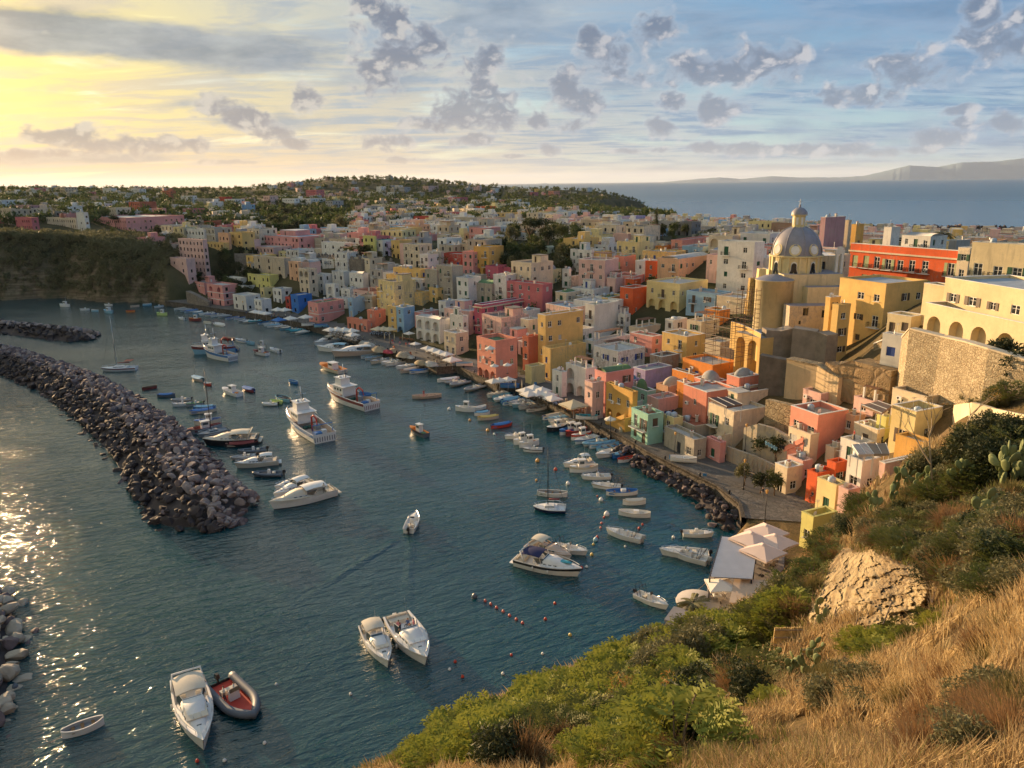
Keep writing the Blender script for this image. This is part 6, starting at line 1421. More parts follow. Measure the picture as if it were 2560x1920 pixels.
def hull(mb, L, B, H, mh, mi_, style='motor', stripe=None, floor=.25, deckfrom=.55, rail=None, bottom=None, sheer=.3):
 """lofted hull, bow at +x. open inside up to deckfrom, decked forward of it. returns beam function"""
 N = 14; X = [-L/2+L*i/N for i in range(N+1)]
 def hb(t):
  if style == 'double': return B/2*max(.02, math.sin(math.pi*min(max(t*.96+.02, 0), 1))**.55)
  if style == 'blunt': return B/2*(.86+.14*math.sin(math.pi*min(t/.5, 1)/2) if t < .62 else max(.12, math.cos((t-.62)/.38*math.pi/2)**.5))
  return B/2*(.88+.12*math.sin(math.pi*min(t/.45, 1)/2) if t < .45 else max(.015, 1-((t-.45)/.55)**2.3))
 def sh(t):
  return H*(1+sheer*t*t)+(H*.35*(1-t)**3 if style == 'double' else 0)
 prof = [(-.02, -.35), (.62, -.3), (.86, .05), (.97, .62), (1.0, 1.0)]
 rings = []
 for i, x in enumerate(X):
  t = i/N; b = hb(t); s = sh(t); fl = 1-.25*max(0, t-.5)*2
  rake = (lambda v: x+(L*.07*max(0, v)*max(0, (t-.6)/.4) if style != 'double' else 0))
  rings.append([(rake(v), b*max(0, u)*(fl if v < .9 else 1), v*s if v > 0 else v*H) for u, v in prof])
 for side in (1, -1):
  for i in range(N):
   for j in range(4):
    a, b, c, d = rings[i][j], rings[i+1][j], rings[i+1][j+1], rings[i][j+1]; q = [(p[0], p[1]*side, p[2]) for p in (a, b, c, d)]
    m = stripe if (stripe and j == 3) else (bottom if bottom and j < 2 else mh)
    mb.poly(q if side < 0 else q[::-1], m, True)
 if style != 'double':
  mb.poly([(p[0], p[1], p[2]) for p in rings[0]]+[(p[0], -p[1], p[2]) for p in rings[0][::-1]], mh)
 # rim, inner sides, floor, foredeck
 w = .10 if L < 9 else .2
 for i in range(N):
  t0, t1 = i/N, (i+1)/N; p0, p1 = rings[i][4], rings[i+1][4]
  q0, q1 = max(0, p0[1]-w), max(0, p1[1]-w); zf = H*floor
  for s in (1, -1):
   f = lambda l: l if s > 0 else l[::-1]
   mb.poly(f([(p0[0], p0[1]*s, p0[2]+.03), (p0[0], q0*s, p0[2]+.03), (p1[0], q1*s, p1[2]+.03), (p1[0], p1[1]*s, p1[2]+.03)]), rail or mi_)
   mb.poly(f([(p0[0], (p0[1]+.03)*s, p0[2]-.05), (p0[0], (p0[1]+.03)*s, p0[2]+.03), (p1[0], (p1[1]+.03)*s, p1[2]+.03), (p1[0], (p1[1]+.03)*s, p1[2]-.05)][::-1]), rail or mi_)
   if t1 <= deckfrom+1e-6: mb.poly(f([(p0[0], q0*s, p0[2]+.03), (p0[0], q0*.92*s, zf), (p1[0], q1*.92*s, zf), (p1[0], q1*s, p1[2]+.03)]), mi_)
  if t1 <= deckfrom+1e-6: mb.poly([(p0[0], -q0*.92, zf), (p1[0], -q1*.92, zf), (p1[0], q1*.92, zf), (p0[0], q0*.92, zf)], mi_)
  else:
   c0, c1 = p0[2]+.03+B*.035, p1[2]+.03+B*.035*(t1 < 1)
   mb.poly([(p0[0], -q0, p0[2]+.03), (p1[0], -q1, p1[2]+.03), (p1[0], 0, c1), (p0[0], 0, c0)], mi_, True); mb.poly([(p0[0], 0, c0), (p1[0], 0, c1), (p1[0], q1, p1[2]+.03), (p0[0], q0, p0[2]+.03)], mi_, True)
 if deckfrom < 1:
  i = int(round(deckfrom*N)); p = rings[i][4]; q = max(0, p[1]-w); mb.poly([(p[0], -q, H*floor), (p[0], q, H*floor), (p[0], q, p[2]+.03), (p[0], 0, p[2]+.03+B*.035), (p[0], -q, p[2]+.03)], mi_)
 return hb, sh
def engine(root, x, z, s=1.0, m=None, y=0):
 mb = MB(); m = m or bmat('k', .3); mb.box((x-.28*s, y, z+.38*s), (.55*s, .42*s, .5*s), m, 0, .78); mb.box((x-.22*s, y, z-.15*s), (.22*s, .16*s, .9*s), m); mb.build('outboard_engine', root)
def railing(root, L, hb, sh, t0, t1, h, B, name='rail', m=None):
 mb = MB(); m = m or M_STEEL; n = 8
 for s in (1, -1):
  pts = [(-L/2+L*(t0+(t1-t0)*i/n)+(L*.05*max(0, (t0+(t1-t0)*i/n-.6)/.4)), s*max(.05, hb(t0+(t1-t0)*i/n)-.08), sh(t0+(t1-t0)*i/n)+h*min(1, .4+i/2)) for i in range(n+1)]
  mb.tube(pts, .03, m, 4)
  for i in range(1, n+1, 2): mb.tube([pts[i], (pts[i][0], pts[i][1], pts[i][2]-h)], .02, m, 4)
 mb.build(name, root)
BOATG = {}
def boat(g, kind, bx, by, sx, sy, lab, c1='w', c2='w', c3=None, group=None, L=None, B=None, top=None, extra='', z=0.0):
 b = at_z(*g(bx, by), z); s = at_z(*g(sx, sy), z); d = Vector((b[0]-s[0], b[1]-s[1])); LL = d.length; c = ((b[0]+s[0])/2, (b[1]+s[1])/2)
 L = L or min(max(LL, 3.6), 24); ang = math.atan2(d.y, d.x); far = math.hypot(*c) > 200
 nm = {'gozzo': 'rowing_boat', 'open': 'motorboat', 'rib': 'inflatable_boat', 'cruiser': 'cabin_cruiser', 'trawler': 'fishing_trawler', 'sail': 'sailing_boat', 'cabin': 'fishing_boat'}[kind]
 root = empty(nm, (c[0], c[1], z), ang, lab, 'boat', group); m1, m2 = bmat(c1), bmat(c2, .6); m3 = bmat(c3 or c2, .6)
 mb = MB()
 if kind == 'gozzo':
  B = B or L*.36; H = .62; hb, sh = hull(mb, L, B, H, m1, m2, 'double', rail=m3, floor=.35, deckfrom=1); mb.build('hull', root)
  for t in (.25, .5, .72):
   q = MB(); q.box((-L/2+L*t, 0, H*.72), (.28, hb(t)*1.8, .05), M_TEAK if c2 != 'w' else m3); q.build('thwart', root)
  if 'cover' in extra:
   q = MB(); vs = []; fs = []
   for i in range(9):
    t = .12+.76*i/8; vs += [(-L/2+L*t, -hb(t)*.97, sh(t)+.06), (-L/2+L*t, 0, sh(t)+.32), (-L/2+L*t, hb(t)*.97, sh(t)+.06)]
   for i in range(8): fs += [(3*i, 3*i+3, 3*i+4, 3*i+1), (3*i+1, 3*i+4, 3*i+5, 3*i+2)]
   q.raw(vs, fs, m3, True); q.build('cover', root)
  if 'motor' in extra: q = MB(); q.box((-L*.05, 0, H+.1), (.8, .7, .5), bmat('w')); q.build('engine_box', root)
  if 'mast' in extra: q = MB(); q.tube([(L*.2, 0, .3), (L*.2, 0, L*.75)], .04, M_STEEL, 5); q.build('mast', root)
 elif kind in ('open', 'rib'):
  B = B or L*.36; H = .75 if L > 5 else .6
  if kind == 'rib':
   hb, sh = hull(mb, L*.93, B*.8, H*.7, m1, m2, 'motor', floor=.4, deckfrom=.85); mb.build('hull', root)
   q = MB(); n = 16; R_ = B*.125
   P = [(-L/2, -B*.42, H*.6)]+[(-L/2+L*t, -(B*.42)*(1 if t < .55 else max(0, 1-((t-.55)/.45)**2.2)), H*.6+.25*t*t) for t in [i/n for i in range(1, n+1)]]
   P += [(x, -y, z_) for x, y, z_ in P[-2::-1]]; q.tube(P, R_, m3, 8); q.build('tube', root)
  else: hb, sh = hull(mb, L, B, H, m1, m2, 'motor', stripe=bmat(c3) if c3 else None, floor=.35, deckfrom=10/14); mb.build('hull', root)
  q = MB(); q.box((-L*.04, 0, H*.35+.5), (.5, B*.32, 1.0), bmat('w'), 0, .85); q.box((-L*.04+.22, 0, H*.35+1.12), (.05, B*.3, .35), M_TINT, 0, 1, 0, -.4); q.build('console', root)
  q = MB(); q.box((-L*.2, 0, H*.35+.28), (.5, B*.5, .5), bmat('c', .7)); q.build('seat', root)
  engine(root, -L/2, H*.7, 1.0 if L > 5 else .8, bmat('k', .3) if 'weng' not in extra else bmat('s'))
  if not far and kind == 'open': railing(root, L, hb, sh, .62, .98, .3, B)
  if 'arch' in extra:
   q = MB();
   for k in (0, .35): q.tube([(-L*.25-k, -B*.42, H), (-L*.3-k*2, -B*.36, H+1.3), (-L*.3-k*2, B*.36, H+1.3), (-L*.25-k, B*.42, H)], .04, M_DARK, 5)
   q.build('folded_canopy', root)
  if 'bimini' in extra:
   q = MB(); q.box((-L*.12, 0, H+1.35), (L*.34, B*.8, .06), bmat(top or 'w', .8))
   for s in (-1, 1):
    for k in (-1, 1): q.tube([(-L*.12+k*L*.15, s*B*.38, H*.8), (-L*.12+k*L*.15, s*B*.38, H+1.35)], .03, M_STEEL, 4)
   q.build('canopy', root)
  if 'cover' in extra: q = MB(); q.box((-L*.05, 0, H+.12), (L*.62, B*.8, .25), m3, 0, .75); q.build('cover', root)
 elif kind == 'cruiser':
  B = B or L*.33; H = .11*L+.1; hb, sh = hull(mb, L, B, H, m1, m2, 'motor', stripe=bmat(c3) if c3 else None, floor=.45, deckfrom=6/14, sheer=.25, bottom=bmat('k') if 'darkbottom' in extra else None); mb.build('hull', root)
  # coachroof, raked windscreen, seats, arch
  q = MB(); vs = []; fs = []; xs = [(.44, .0), (.50, .30), (.60, .34), (.70, .25), (.80, .12), (.88, .0)]
  for t, z_ in xs:
   x = -L/2+L*t; w = hb(t)*.68; z0_ = sh(t)+.02; zz = z0_+z_*L*.085/.34*1.0
   vs += [(x, -w, z0_), (x, -w*.8, zz), (x, w*.8, zz), (x, w, z0_)]
  for i in range(len(xs)-1): a = 4*i; fs += [(a, a+4, a+5, a+1), (a+1, a+5, a+6, a+2), (a+2, a+6, a+7, a+3)]
  q.raw(vs, fs, m2, True); q.poly(vs[:4], m2); q.build('coachroof', root)
  for sgn in (-1, 1):
   for t in (.52, .60, .68):
    q = MB(); q.box((-L/2+L*t, sgn*hb(t)*.66, sh(t)+.12), (.42, .1, .16), M_TINT); q.build('porthole', root)
  q = MB(); t = .45; w = hb(t)*.74; z0_ = sh(t)+.05; hW = .75 if L > 7 else .55
  P0 = [(-L/2+L*.40, -w*1.05, z0_), (-L/2+L*.56, -w*.72, z0_+L*.03), (-L/2+L*.56, w*.72, z0_+L*.03), (-L/2+L*.40, w*1.05, z0_)]; P1 = [(p[0]-L*.075, p[1]*.92, z0_+hW) for p in P0]
  for i in range(3): q.poly([P0[i], P0[i+1], P1[i+1], P1[i]], M_TINT)
  q.build('windscreen', root); q = MB(); q.tube(P1, .045, m2, 4)
  for i in range(4): q.tube([P0[i], P1[i]], .035, m2, 4)
  q.build('screen_frame', root)
  zf = H*.45
  q = MB(); q.box((-L*.40, 0, zf+.28), (L*.09, B*.66, .5), bmat('c', .7)); q.box((-L*.45, 0, zf+.6), (L*.02, B*.66, .4), bmat('c', .7)); q.build('bench', root)
  for s in (-1, 1): q = MB(); q.box((-L*.15, s*B*.2, zf+.35), (.5, .5, .6), bmat('w', .7)); q.box((-L*.15-.25, s*B*.2, zf+.75), (.1, .5, .45), bmat('w', .7)); q.build('seat', root)
  q = MB(); q.box((-L*.53, 0, H*.4), (L*.08, B*.8, .1), M_TEAK if 'teak' in extra else m2); q.build('bathing_platform', root)
  if 'pad' in extra:
   pc = bmat(top or 'c', .8) if 'padw' not in extra else bmat('w', .8)
   for k in (-1, 0, 1): q = MB(); xx = .20*L; q.box((xx, k*B*.19, sh(.7)+L*.055), (L*.2, B*.18, .08), pc, 0, .97, 0, .07); q.build('sun_pad', root)
  if 'board' in extra: q = MB(); q.lathe([(0, 0), (1.0, 0), (1.0, .08), (0, .1)], bmat('t', .5), 14, (L*.27, .15, sh(.75)+L*.045), sx=L*.14, sy=.36); q.build('paddle_board', root)
  if 'hatch' in extra or 'pad' in extra: q = MB(); q.box((L*.34, 0, sh(.85)+.12), (.42, .42, .06), M_TINT); q.build('hatch', root)
  if 'canopy' in extra or 'hard' in extra:
   m = bmat(top or 'c', .85); q = MB(); vs = []; fs = []; x0, x1 = (-L*.36, -L*.06) if 'hard' not in extra else (-L*.34, L*.02)
   for i in range(6):
    x = x0+(x1-x0)*i/5; zc = H*.9+1.45+.12*math.sin(math.pi*i/5)
    for j in range(5): u = -1+j*.5; vs.append((x, u*B*.40, zc-.22*u*u))
   for i in range(5):
    for j in range(4): a = i*5+j; fs.append((a, a+5, a+6, a+1))
   q.raw(vs, fs, m, True); q.raw([(v[0], v[1], v[2]-.06) for v in vs], [f[::-1] for f in fs], m, True)
   for s in (-1, 1):
    for x in (x0, x1): q.tube([(x+(0 if x == x0 else .3), s*B*.42, H), (x, s*B*.39, H*.9+1.3)], .035, M_STEEL if 'hard' not in extra else m2, 4)
   q.build('canopy', root)
  if 'archw' in extra: q = MB(); q.tube([(-L*.30, -B*.45, H), (-L*.38, -B*.38, H+1.4), (-L*.38, B*.38, H+1.4), (-L*.30, B*.45, H)], .11, m2, 6); q.build('radar_arch', root)
  if 'eng' in extra: engine(root, -L/2, H*.55, 1.2)
  railing(root, L, hb, sh, .5, .98, .42, B)
  q = MB(); q.tube([(-L*.3, B*.2, H), (-L*.36, B*.2, H+2.6)], .015, M_STEEL, 4); q.build('aerial', root)
  for k in range(2): q = MB(); q.lathe([(0, -.3), (.11, -.22), (.11, .22), (0, .3)], bmat('w'), 8, (-L*.15+k*L*.25, -hb(.4)-.1, H*.6)); q.build('fender', root)
 elif kind == 'sail':
  B = B or L*.3; H = .09*L+.1; hb, sh = hull(mb, L, B, H, m1, m2, 'motor', stripe=bmat(c3) if c3 else None, floor=.5, deckfrom=4/14, sheer=.15); mb.build('hull', root)
  q = MB(); q.box((L*.02, 0, sh(.5)+.2), (L*.34, B*.5, .45), m2, 0, .85); q.box((L*.02, 0, sh(.5)+.25), (L*.30, B*.505, .12), M_TINT); q.build('coachroof', root)
  hM = float(top) if top else L*1.15
  q = MB(); q.tube([(L*.08, 0, H), (L*.08, 0, hM)], .085, M_STEEL if 'dark' not in extra else M_DARK, 6, .05); q.build('mast', root)
  q = MB(); q.tube([(L*.08, 0, H+1.1), (-L*.32, 0, H+1.2)], .08, M_STEEL, 5); q.tube([(L*.05, 0, H+1.28), (-L*.30, 0, H+1.36)], .14, m3 if c3 else bmat('m'), 6); q.build('boom', root)
  q = MB(); q.tube([(L*.08, 0, hM), (L*.49, 0, sh(1)+.2)], .018, M_DARK, 3); q.tube([(L*.08, 0, hM), (-L*.48, 0, H+.2)], .018, M_DARK, 3)
  for s in (-1, 1): q.tube([(L*.08, 0, hM*.9), (L*.05, s*B*.46, H)], .018, M_DARK, 3)
  q.build('rigging', root)
  if 'bimini' in extra: q = MB(); q.box((-L*.3, 0, H+1.9), (L*.24, B*.7, .07), bmat('m', .8)); q.build('canopy', root)
  railing(root, L, hb, sh, .1, .98, .5, B)
 elif kind == 'cabin':
  B = B or L*.34; H = .8+.02*L; hb, sh = hull(mb, L, B, H, m1, m2, 'blunt' if 'blunt' in extra else 'double', stripe=bmat(c3) if c3 else None, floor=.4, deckfrom=11/14, rail=m3); mb.build('hull', root)
  x = L*.08 if 'fwd' in extra else -L*.05
  q = MB(); q.box((x, 0, H*.4+.95), (L*.24, B*.5, 1.9), bmat('w'), 0, .94); q.box((x, 0, H*.4+1.95), (L*.28, B*.58, .1), bmat('w')); q.build('wheelhouse', root)
  for (dx, dy, w_, r_) in ((L*.122, 0, B*.38, math.pi/2), (0, B*.25, L*.16, 0), (0, -B*.25, L*.16, 0)): q = MB(); q.box((x+dx, dy, H*.4+1.45), (w_, .06, .5), M_TINT, r_); q.build('window', root)
  q = MB(); q.box((-L*.3, 0, H*.4+.25), (.8, .7, .5), bmat(top or 'o', .7)); q.box((-L*.22, B*.2, H*.4+.2), (.5, .4, .4), bmat('b', .7)); q.build('gear_box', root)
  q = MB(); q.tube([(x-L*.1, 0, H+1.5), (x-L*.1, 0, H+3.6)], .035, M_STEEL, 4); q.build('mast', root)
 elif kind == 'trawler':
  B = B or L*.32; H = 1.9; hb, sh = hull(mb, L, B, H, m1, bmat('p', .8), 'blunt', stripe=bmat(c3) if c3 else None, floor=.42, deckfrom=8/14, sheer=.45, rail=bmat('w')); mb.build('hull', root)
  xw = L*.17
  q = MB(); q.box((xw, 0, H+.9), (L*.26, B*.66, 2.3), bmat('w'), 0, .95); q.box((xw-.2, 0, H+2.1), (L*.30, B*.76, .12), bmat('w')); q.box((xw+.6, 0, H+3.0), (L*.15, B*.48, 1.7), bmat('w'), 0, .92); q.box((xw+.5, 0, H+3.9), (L*.18, B*.54, .12), bmat('w')); q.build('wheelhouse', root)
  for k in range(5): q = MB(); q.box((xw+.6+L*.074, -B*.18+k*B*.09, H+3.3), (.06, B*.07, .5), M_TINT); q.build('window', root)
  for s in (-1, 1):
   for k in range(3): q = MB(); q.box((xw-L*.07+k*L*.07, s*B*.325, H+1.3), (.55, .06, .5), M_TINT); q.build('window', root)
  q = MB(); q.tube([(xw, 0, H+3.9), (xw, 0, H+7.2)], .09, M_STEEL, 6); q.tube([(xw, -1.1, H+5.6), (xw, 1.1, H+5.6)], .05, M_STEEL, 4); q.tube([(xw-.9, 0, H+3.9), (xw-.9, 0, H+6.0)], .06, M_DARK, 5); q.build('mast', root)
  q = MB(); q.lathe([(0, 0), (.35, .02), (.35, .3), (0, .45)], bmat('w'), 10, (xw+.3, .7, H+3.95)); q.build('radar_dome', root); q = MB(); q.lathe([(0, 0), (.28, .02), (.28, .25), (0, .4)], bmat('w'), 10, (xw+.4, -.8, H+3.95)); q.build('radar_dome', root)
  q = MB(); q.tube([(-L*.17, .3, H*.5), (-L*.17, .3, H+2.0), (-L*.24, .3, H+2.7), (-L*.32, .3, H+2.3), (-L*.34, .3, H+1.0)], .2, bmat('r', .4), 6); q.build('crane', root)
  q = MB()
  for k in range(3): q.lathe([(.0, 0), (.55, 0), (.55, .5), (0, .5)], mat('net_green', (.05, .12, .09), .9, 0, .4, 4), 10, (-L*.03, -1.1+k*1.0, H*.45))
  q.build('net_coil', root)
  for (c_, s_, m_) in (((-L*.1, -B*.2, H*.45+.5), (1.6, 1.0, 1.0), 's'), ((-L*.38, B*.1, H*.45+.45), (1.2, 1.4, .9), 'b'), ((-L*.3, -B*.22, H*.45+.35), (1.0, .9, .7), 'w')): q = MB(); q.box(c_, s_, bmat(m_, .7)); q.build('deck_gear', root)
  q = MB(); q.tube([(-L*.45, -B*.36, H), (-L*.45, -B*.36, H+1.7), (-L*.45, B*.36, H+1.7), (-L*.45, B*.36, H)], .1, bmat('b', .5), 5); q.build('stern_gantry', root)
  q = MB()
  for k in range(9): q.box((-L/2-.03, -B*.36+k*B*.09, H*.42), (.06, .12, H*.5), bmat(c2 if c2 != 'w' else 'n'))
  q.build('stern_fender', root)
  if 'skiff' in extra: q = MB(); hull(q, 3.2, 1.2, .5, bmat('b'), bmat('b'), 'double', floor=.4, deckfrom=1); o = q.build('dinghy', root, loc=(-L*.30, -B*.1, H+.9), rot=(0, 0, .4))
  railing(root, L, hb, sh, .55, .98, .8, B)
 return root
GK, GM, GN, GP, GQ, GW = G(440, 820, .2954), G(1100, 1050, .2713), G(0, 1400, .3165), G(850, 1250, .2939), G(1600, 1300, .2411), G(0, 760, .3857)
def fleet():
 b = boat
 b(GN, 'cruiser', 1610, 1500, 1480, 1000, 'white cabin cruiser with three beige sun pads and canopy beside the red inflatable', extra='canopy pad archw', top='c', B=3.5)
 b(GN, 'rib', 2010, 1270, 1730, 985, 'large grey inflatable with red seats and twin black engines', c1='k', c2='r', c3='e', B=3.4, extra='')
 b(GN, 'gozzo', 490, 1410, 825, 1290, 'small empty white rowing boat moored alone at the bottom left', c1='w', c2='s', c3='w', B=1.5)
 b(GP, 'cruiser', 405, 1425, 245, 1110, 'small white cruiser with a beige canopy and beige pad, lower centre', extra='canopy pad', top='c', B=2.7)
 b(GP, 'cruiser', 725, 1405, 480, 1040, 'big open white cruiser with people and a white sun bed, lower centre', extra='pad padw', B=3.6)
 b(GP, 'open', 520, 1030, 430, 1050, 'tiny grey tender tied behind the big open white cruiser', L=2.6)
 b(GP, 'cruiser', 2020, 650, 1510, 530, 'white cruiser with navy canopy and a turquoise board on its bow', c3='k', top='n', extra='canopy board archw', B=3.3)
 b(GP, 'cruiser', 1945, 520, 1620, 400, 'beige canopied cruiser tied behind the navy canopied cruiser', c2='p', top='c', extra='canopy', B=2.6)
 b(GP, 'open', 2090, 470, 1830, 410, 'white motorboat with a folded black canopy arch near the navy canopied cruiser', extra='arch')
 b(GP, 'open', 650, 155, 585, 285, 'white motorboat under way with one person, trailing a wake', B=2.0)
 b(GP, 'sail', 1660, 80, 1920, 90, 'navy blue sailing boat with a bare dark mast and white deck', c1='n', c2='w', top='10.5', extra='dark', B=2.9)
 m = GM
 b(m, 'gozzo', 895, 690, 1175, 705, 'white rowing boat with a green mat next to the navy sailing boat', c2='s', c3='w')
 b(m, 'open', 1550, 1050, 1860, 1125, 'white motorboat with rail and covered console right of the centre buoys', extra='arch weng')
 b(m, 'open', 2120, 1245, 2400, 1260, 'white outboard motorboat moored left of the corrugated roof', L=6.2)
 b(GQ, 'open', 315, 355, 700, 460, 'white motorboat with a raised rod holder before the corrugated roof', extra='arch weng')
 b(GQ, 'open', 745, 175, 445, 160, 'white motorboat with orange buoy aboard near the rocky quay corner')
 b(GQ, 'open', 270, 930, -40, 790, 'white motorboat with a bow rail off the restaurant landing', extra='arch')
 b(m, 'gozzo', 1645, 870, 1940, 895, 'cream gozzo with a grey cushion, lowest of the moored row', c2='w', c3='c', extra='motor')
 b(m, 'gozzo', 1685, 780, 1895, 770, 'cream gozzo with a coiled net on deck', c2='w', c3='c', extra='cover')
 b(m, 'gozzo', 1530, 690, 1820, 680, 'blue decked gozzo with white engine box', c1='w', c2='b', c3='b', extra='motor')
 b(m, 'open', 1410, 620, 1665, 635, 'white and pink motorboat with a black outboard', c3='p', extra='arch')
 b(m, 'open', 1315, 545, 1570, 535, 'white motorboat with console in the moored row')
 b(m, 'cabin', 1195, 480, 1455, 465, 'white gozzo cruiser with an orange lifebuoy and cabin', c2='w', c3='c', extra='fwd')
 b(m, 'cruiser', 1150, 435, 1400, 400, 'white cruiser with flybridge behind the lifebuoy gozzo', extra='canopy', top='w')
 b(m, 'open', 775, 290, 940, 290, 'black hulled white motorboat in the small cluster', c3='k')
 b(m, 'cabin', 730, 255, 910, 225, 'pale motorboat in the middle of the small cluster', c2='w')
 b(m, 'cabin', 680, 230, 860, 200, 'white boat with pilot house in the small cluster', c2='w', extra='fwd')
 b(m, 'open', 605, 175, 770, 155, 'cream motorboat with dark seats left of the small cluster')
 b(m, 'gozzo', 470, 80, 660, 45, 'bright red gozzo with blue cover', c1='r', c2='b', c3='b', extra='cover')
 b(GC, 'gozzo', 1745, 1110, 1975, 1085, 'cream boat with a yellow cover', c1='c', c2='y', c3='y', extra='cover')
 b(GC, 'gozzo', 1710, 1060, 1875, 1040, 'blue covered gozzo behind the yellow covered boat', c2='b', c3='l', extra='cover')
 b(GC, 'cabin', 1500, 1000, 1720, 1015, 'white boat with a blue topped cabin and netting', c2='w', top='c')
 b(GC, 'gozzo', 1720, 1000, 1810, 980, 'small white tender behind the blue topped boat')
 b(GC, 'cabin', 1010, 1230, 1180, 1300, 'small dark hulled fishing boat with white wheelhouse in mid harbour', c1='e', c2='o', c3='k', top='g', extra='blunt')
 b(GC, 'gozzo', 1345, 850, 1020, 870, 'long pale boat under way with a flat canopy and red clad pilot', c1='p', c2='p', B=2.3)
 b(GC, 'trawler', 155, 850, 560, 990, 'fishing trawler with maroon stripes and a red crane, farther one', c3='m', c2='m', extra='skiff', L=17)
 b(GK, 'trawler', 960, 760, 1310, 1000, 'big white fishing trawler with a red crane, nearer one', c3='b', extra='', L=18)
 b(GK, 'trawler', 240, 230, 515, 285, 'white and blue wooden trawler moored with a second hull', c3='b', L=13, extra='')
 b(GK, 'trawler', 245, 215, 420, 200, 'rusty brown topped trawler behind the white and blue one', c1='l', c3='m', L=12)
 b(GK, 'cruiser', 830, 1535, 1340, 1400, 'long white motor yacht with hard top, nearest the breakwater tip', extra='hard darkbottom', top='w', B=3.6, c2='c')
 b(GK, 'cruiser', 850, 1445, 1160, 1330, 'white cruiser with orange cushions behind the long motor yacht', extra='hard pad', top='w')
 b(GK, 'cruiser', 850, 1370, 1075, 1310, 'small white cruiser with a navy cushion behind the orange cushioned one', extra='', top='n')
 b(GK, 'rib', 655, 1255, 905, 1250, 'dark grey inflatable with windscreen', c1='e', c2='s', c3='e')
 b(GK, 'cruiser', 520, 1185, 870, 1145, 'cream motor yacht with beige deck below the grey inflatables', c1='c', c2='w', top='w', extra='canopy')
 b(GK, 'rib', 470, 1120, 680, 1090, 'pale grey inflatable beside the cream motor yacht', c1='s', c2='w', c3='s')
 b(GK, 'rib', 530, 1065, 765, 1045, 'grey inflatable with a cover behind the pale inflatable', c1='s', c2='s', c3='e')
 b(GK, 'cruiser', 260, 990, 700, 960, 'black hulled motor yacht with flybridge and green windows', c1='k', c2='c', top='c', extra='hard archw', B=4.2)
 b(GK, 'gozzo', 420, 1010, 700, 985, 'long dark wooden boat alongside the black hulled yacht', c1='k', c2='p', c3='m', extra='cover')
 b(GK, 'sail', 200, 925, 440, 870, 'grey sailing boat with a tall bare dark mast', c1='s', c2='s', top='14', extra='dark', B=2.6)
 b(GK, 'cabin', 90, 905, 380, 850, 'long grey boat with a brown deck left of the tall mast', c1='s', c2='m')
 b(GK, 'cabin', 155, 825, 385, 800, 'cream boat with blue cabin in the left row', c1='c', c2='b')
 b(GK, 'gozzo', 115, 730, 345, 700, 'cream boat with a long blue cover in the left row', c1='c', c2='b', c3='b', extra='cover')
 b(GK, 'gozzo', 150, 690, 340, 680, 'blue boat behind the long blue covered one', c1='b', c2='l', c3='l', extra='cover')
 b(GW, 'open', 1120, 665, 1240, 655, 'pale motorboat in the upper part of the left row')
 b(GW, 'rib', 1115, 635, 1240, 625, 'grey inflatable at the top of the left row', c1='s', c2='s', c3='s')
 b(GW, 'open', 1215, 665, 1315, 650, 'greenish grey motorboat in the left row', c1='s', c2='g')
 b(GW, 'gozzo', 1020, 605, 1135, 600, 'boat with a vivid blue tarpaulin left of the moored row', c1='e', c2='b', c3='b', extra='cover')
 b(GW, 'gozzo', 925, 560, 1015, 545, 'dark wooden boat alone near the breakwater', c1='m', c2='k', c3='k')
 b(GW, 'gozzo', 1250, 480, 1320, 505, 'turquoise boat with a thin mast', c1='p', c2='t', c3='l', extra='cover mast')
 b(GW, 'gozzo', 1330, 525, 1365, 530, 'tiny red dinghy near the turquoise boat', c1='r', L=2.6)
 b(GW, 'cabin', 1455, 570, 1555, 600, 'white boat with a black canopy in the upper harbour', extra='blunt')
 b(GW, 'gozzo', 1575, 550, 1650, 575, 'navy and blue boat right of the black canopied boat', c1='m', c2='b', c3='b', extra='cover mast')
 b(GW, 'gozzo', 1485, 280, 1545, 305, 'blue wooden boat beyond the moored trawlers', c1='b', c2='s')
 b(GW, 'gozzo', 1445, 225, 1520, 235, 'brown boat with a low mast far up the harbour', c1='m', c2='p', extra='mast')
 b(GW, 'open', 1530, 240, 1600, 250, 'white and blue motorboat beside the brown boat', c3='b')
 b(GW, 'gozzo', 1600, 255, 1650, 265, 'small pale blue boat beside the white and blue motorboat', c1='l', c2='l')
 b(GW, 'cabin', 1650, 320, 1735, 335, 'brown railed boat with a white cabin roof', c1='w', c2='m', extra='blunt')
 b(GW, 'cabin', 1672, 280, 1725, 288, 'boat with a dark canopy behind the brown railed boat', c2='e')
 b(GW, 'open', 1755, 300, 1815, 318, 'white motorboat right of the brown railed boat')
 b(GW, 'sail', 672, 435, 888, 425, 'white sailing yacht with a maroon boom cover and tall mast by the breakwater', c2='w', c3='m', top='15.5', extra='bimini', B=3.6)
 b(GK, 'gozzo', 960, 460, 1030, 475, 'blue rowing boat alone in the middle of the harbour', c1='b', c2='b', c3='l')
 b(GK, 'rib', 740, 655, 855, 655, 'white inflatable in the trio above the big trawler', c2='w', c3='w')
 b(GK, 'gozzo', 800, 630, 900, 645, 'lime green boat between inflatable and teal boat', c1='v', c2='v')
 b(GK, 'gozzo', 850, 590, 970, 630, 'teal boat in the trio above the big trawler', c1='l', c2='e', c3='t')
 b(GK, 'cabin', 1240, 330, 1410, 385, 'cream fishing boat with red deck near the quay', c1='c', c2='o', extra='blunt', top='s')
 g = GL
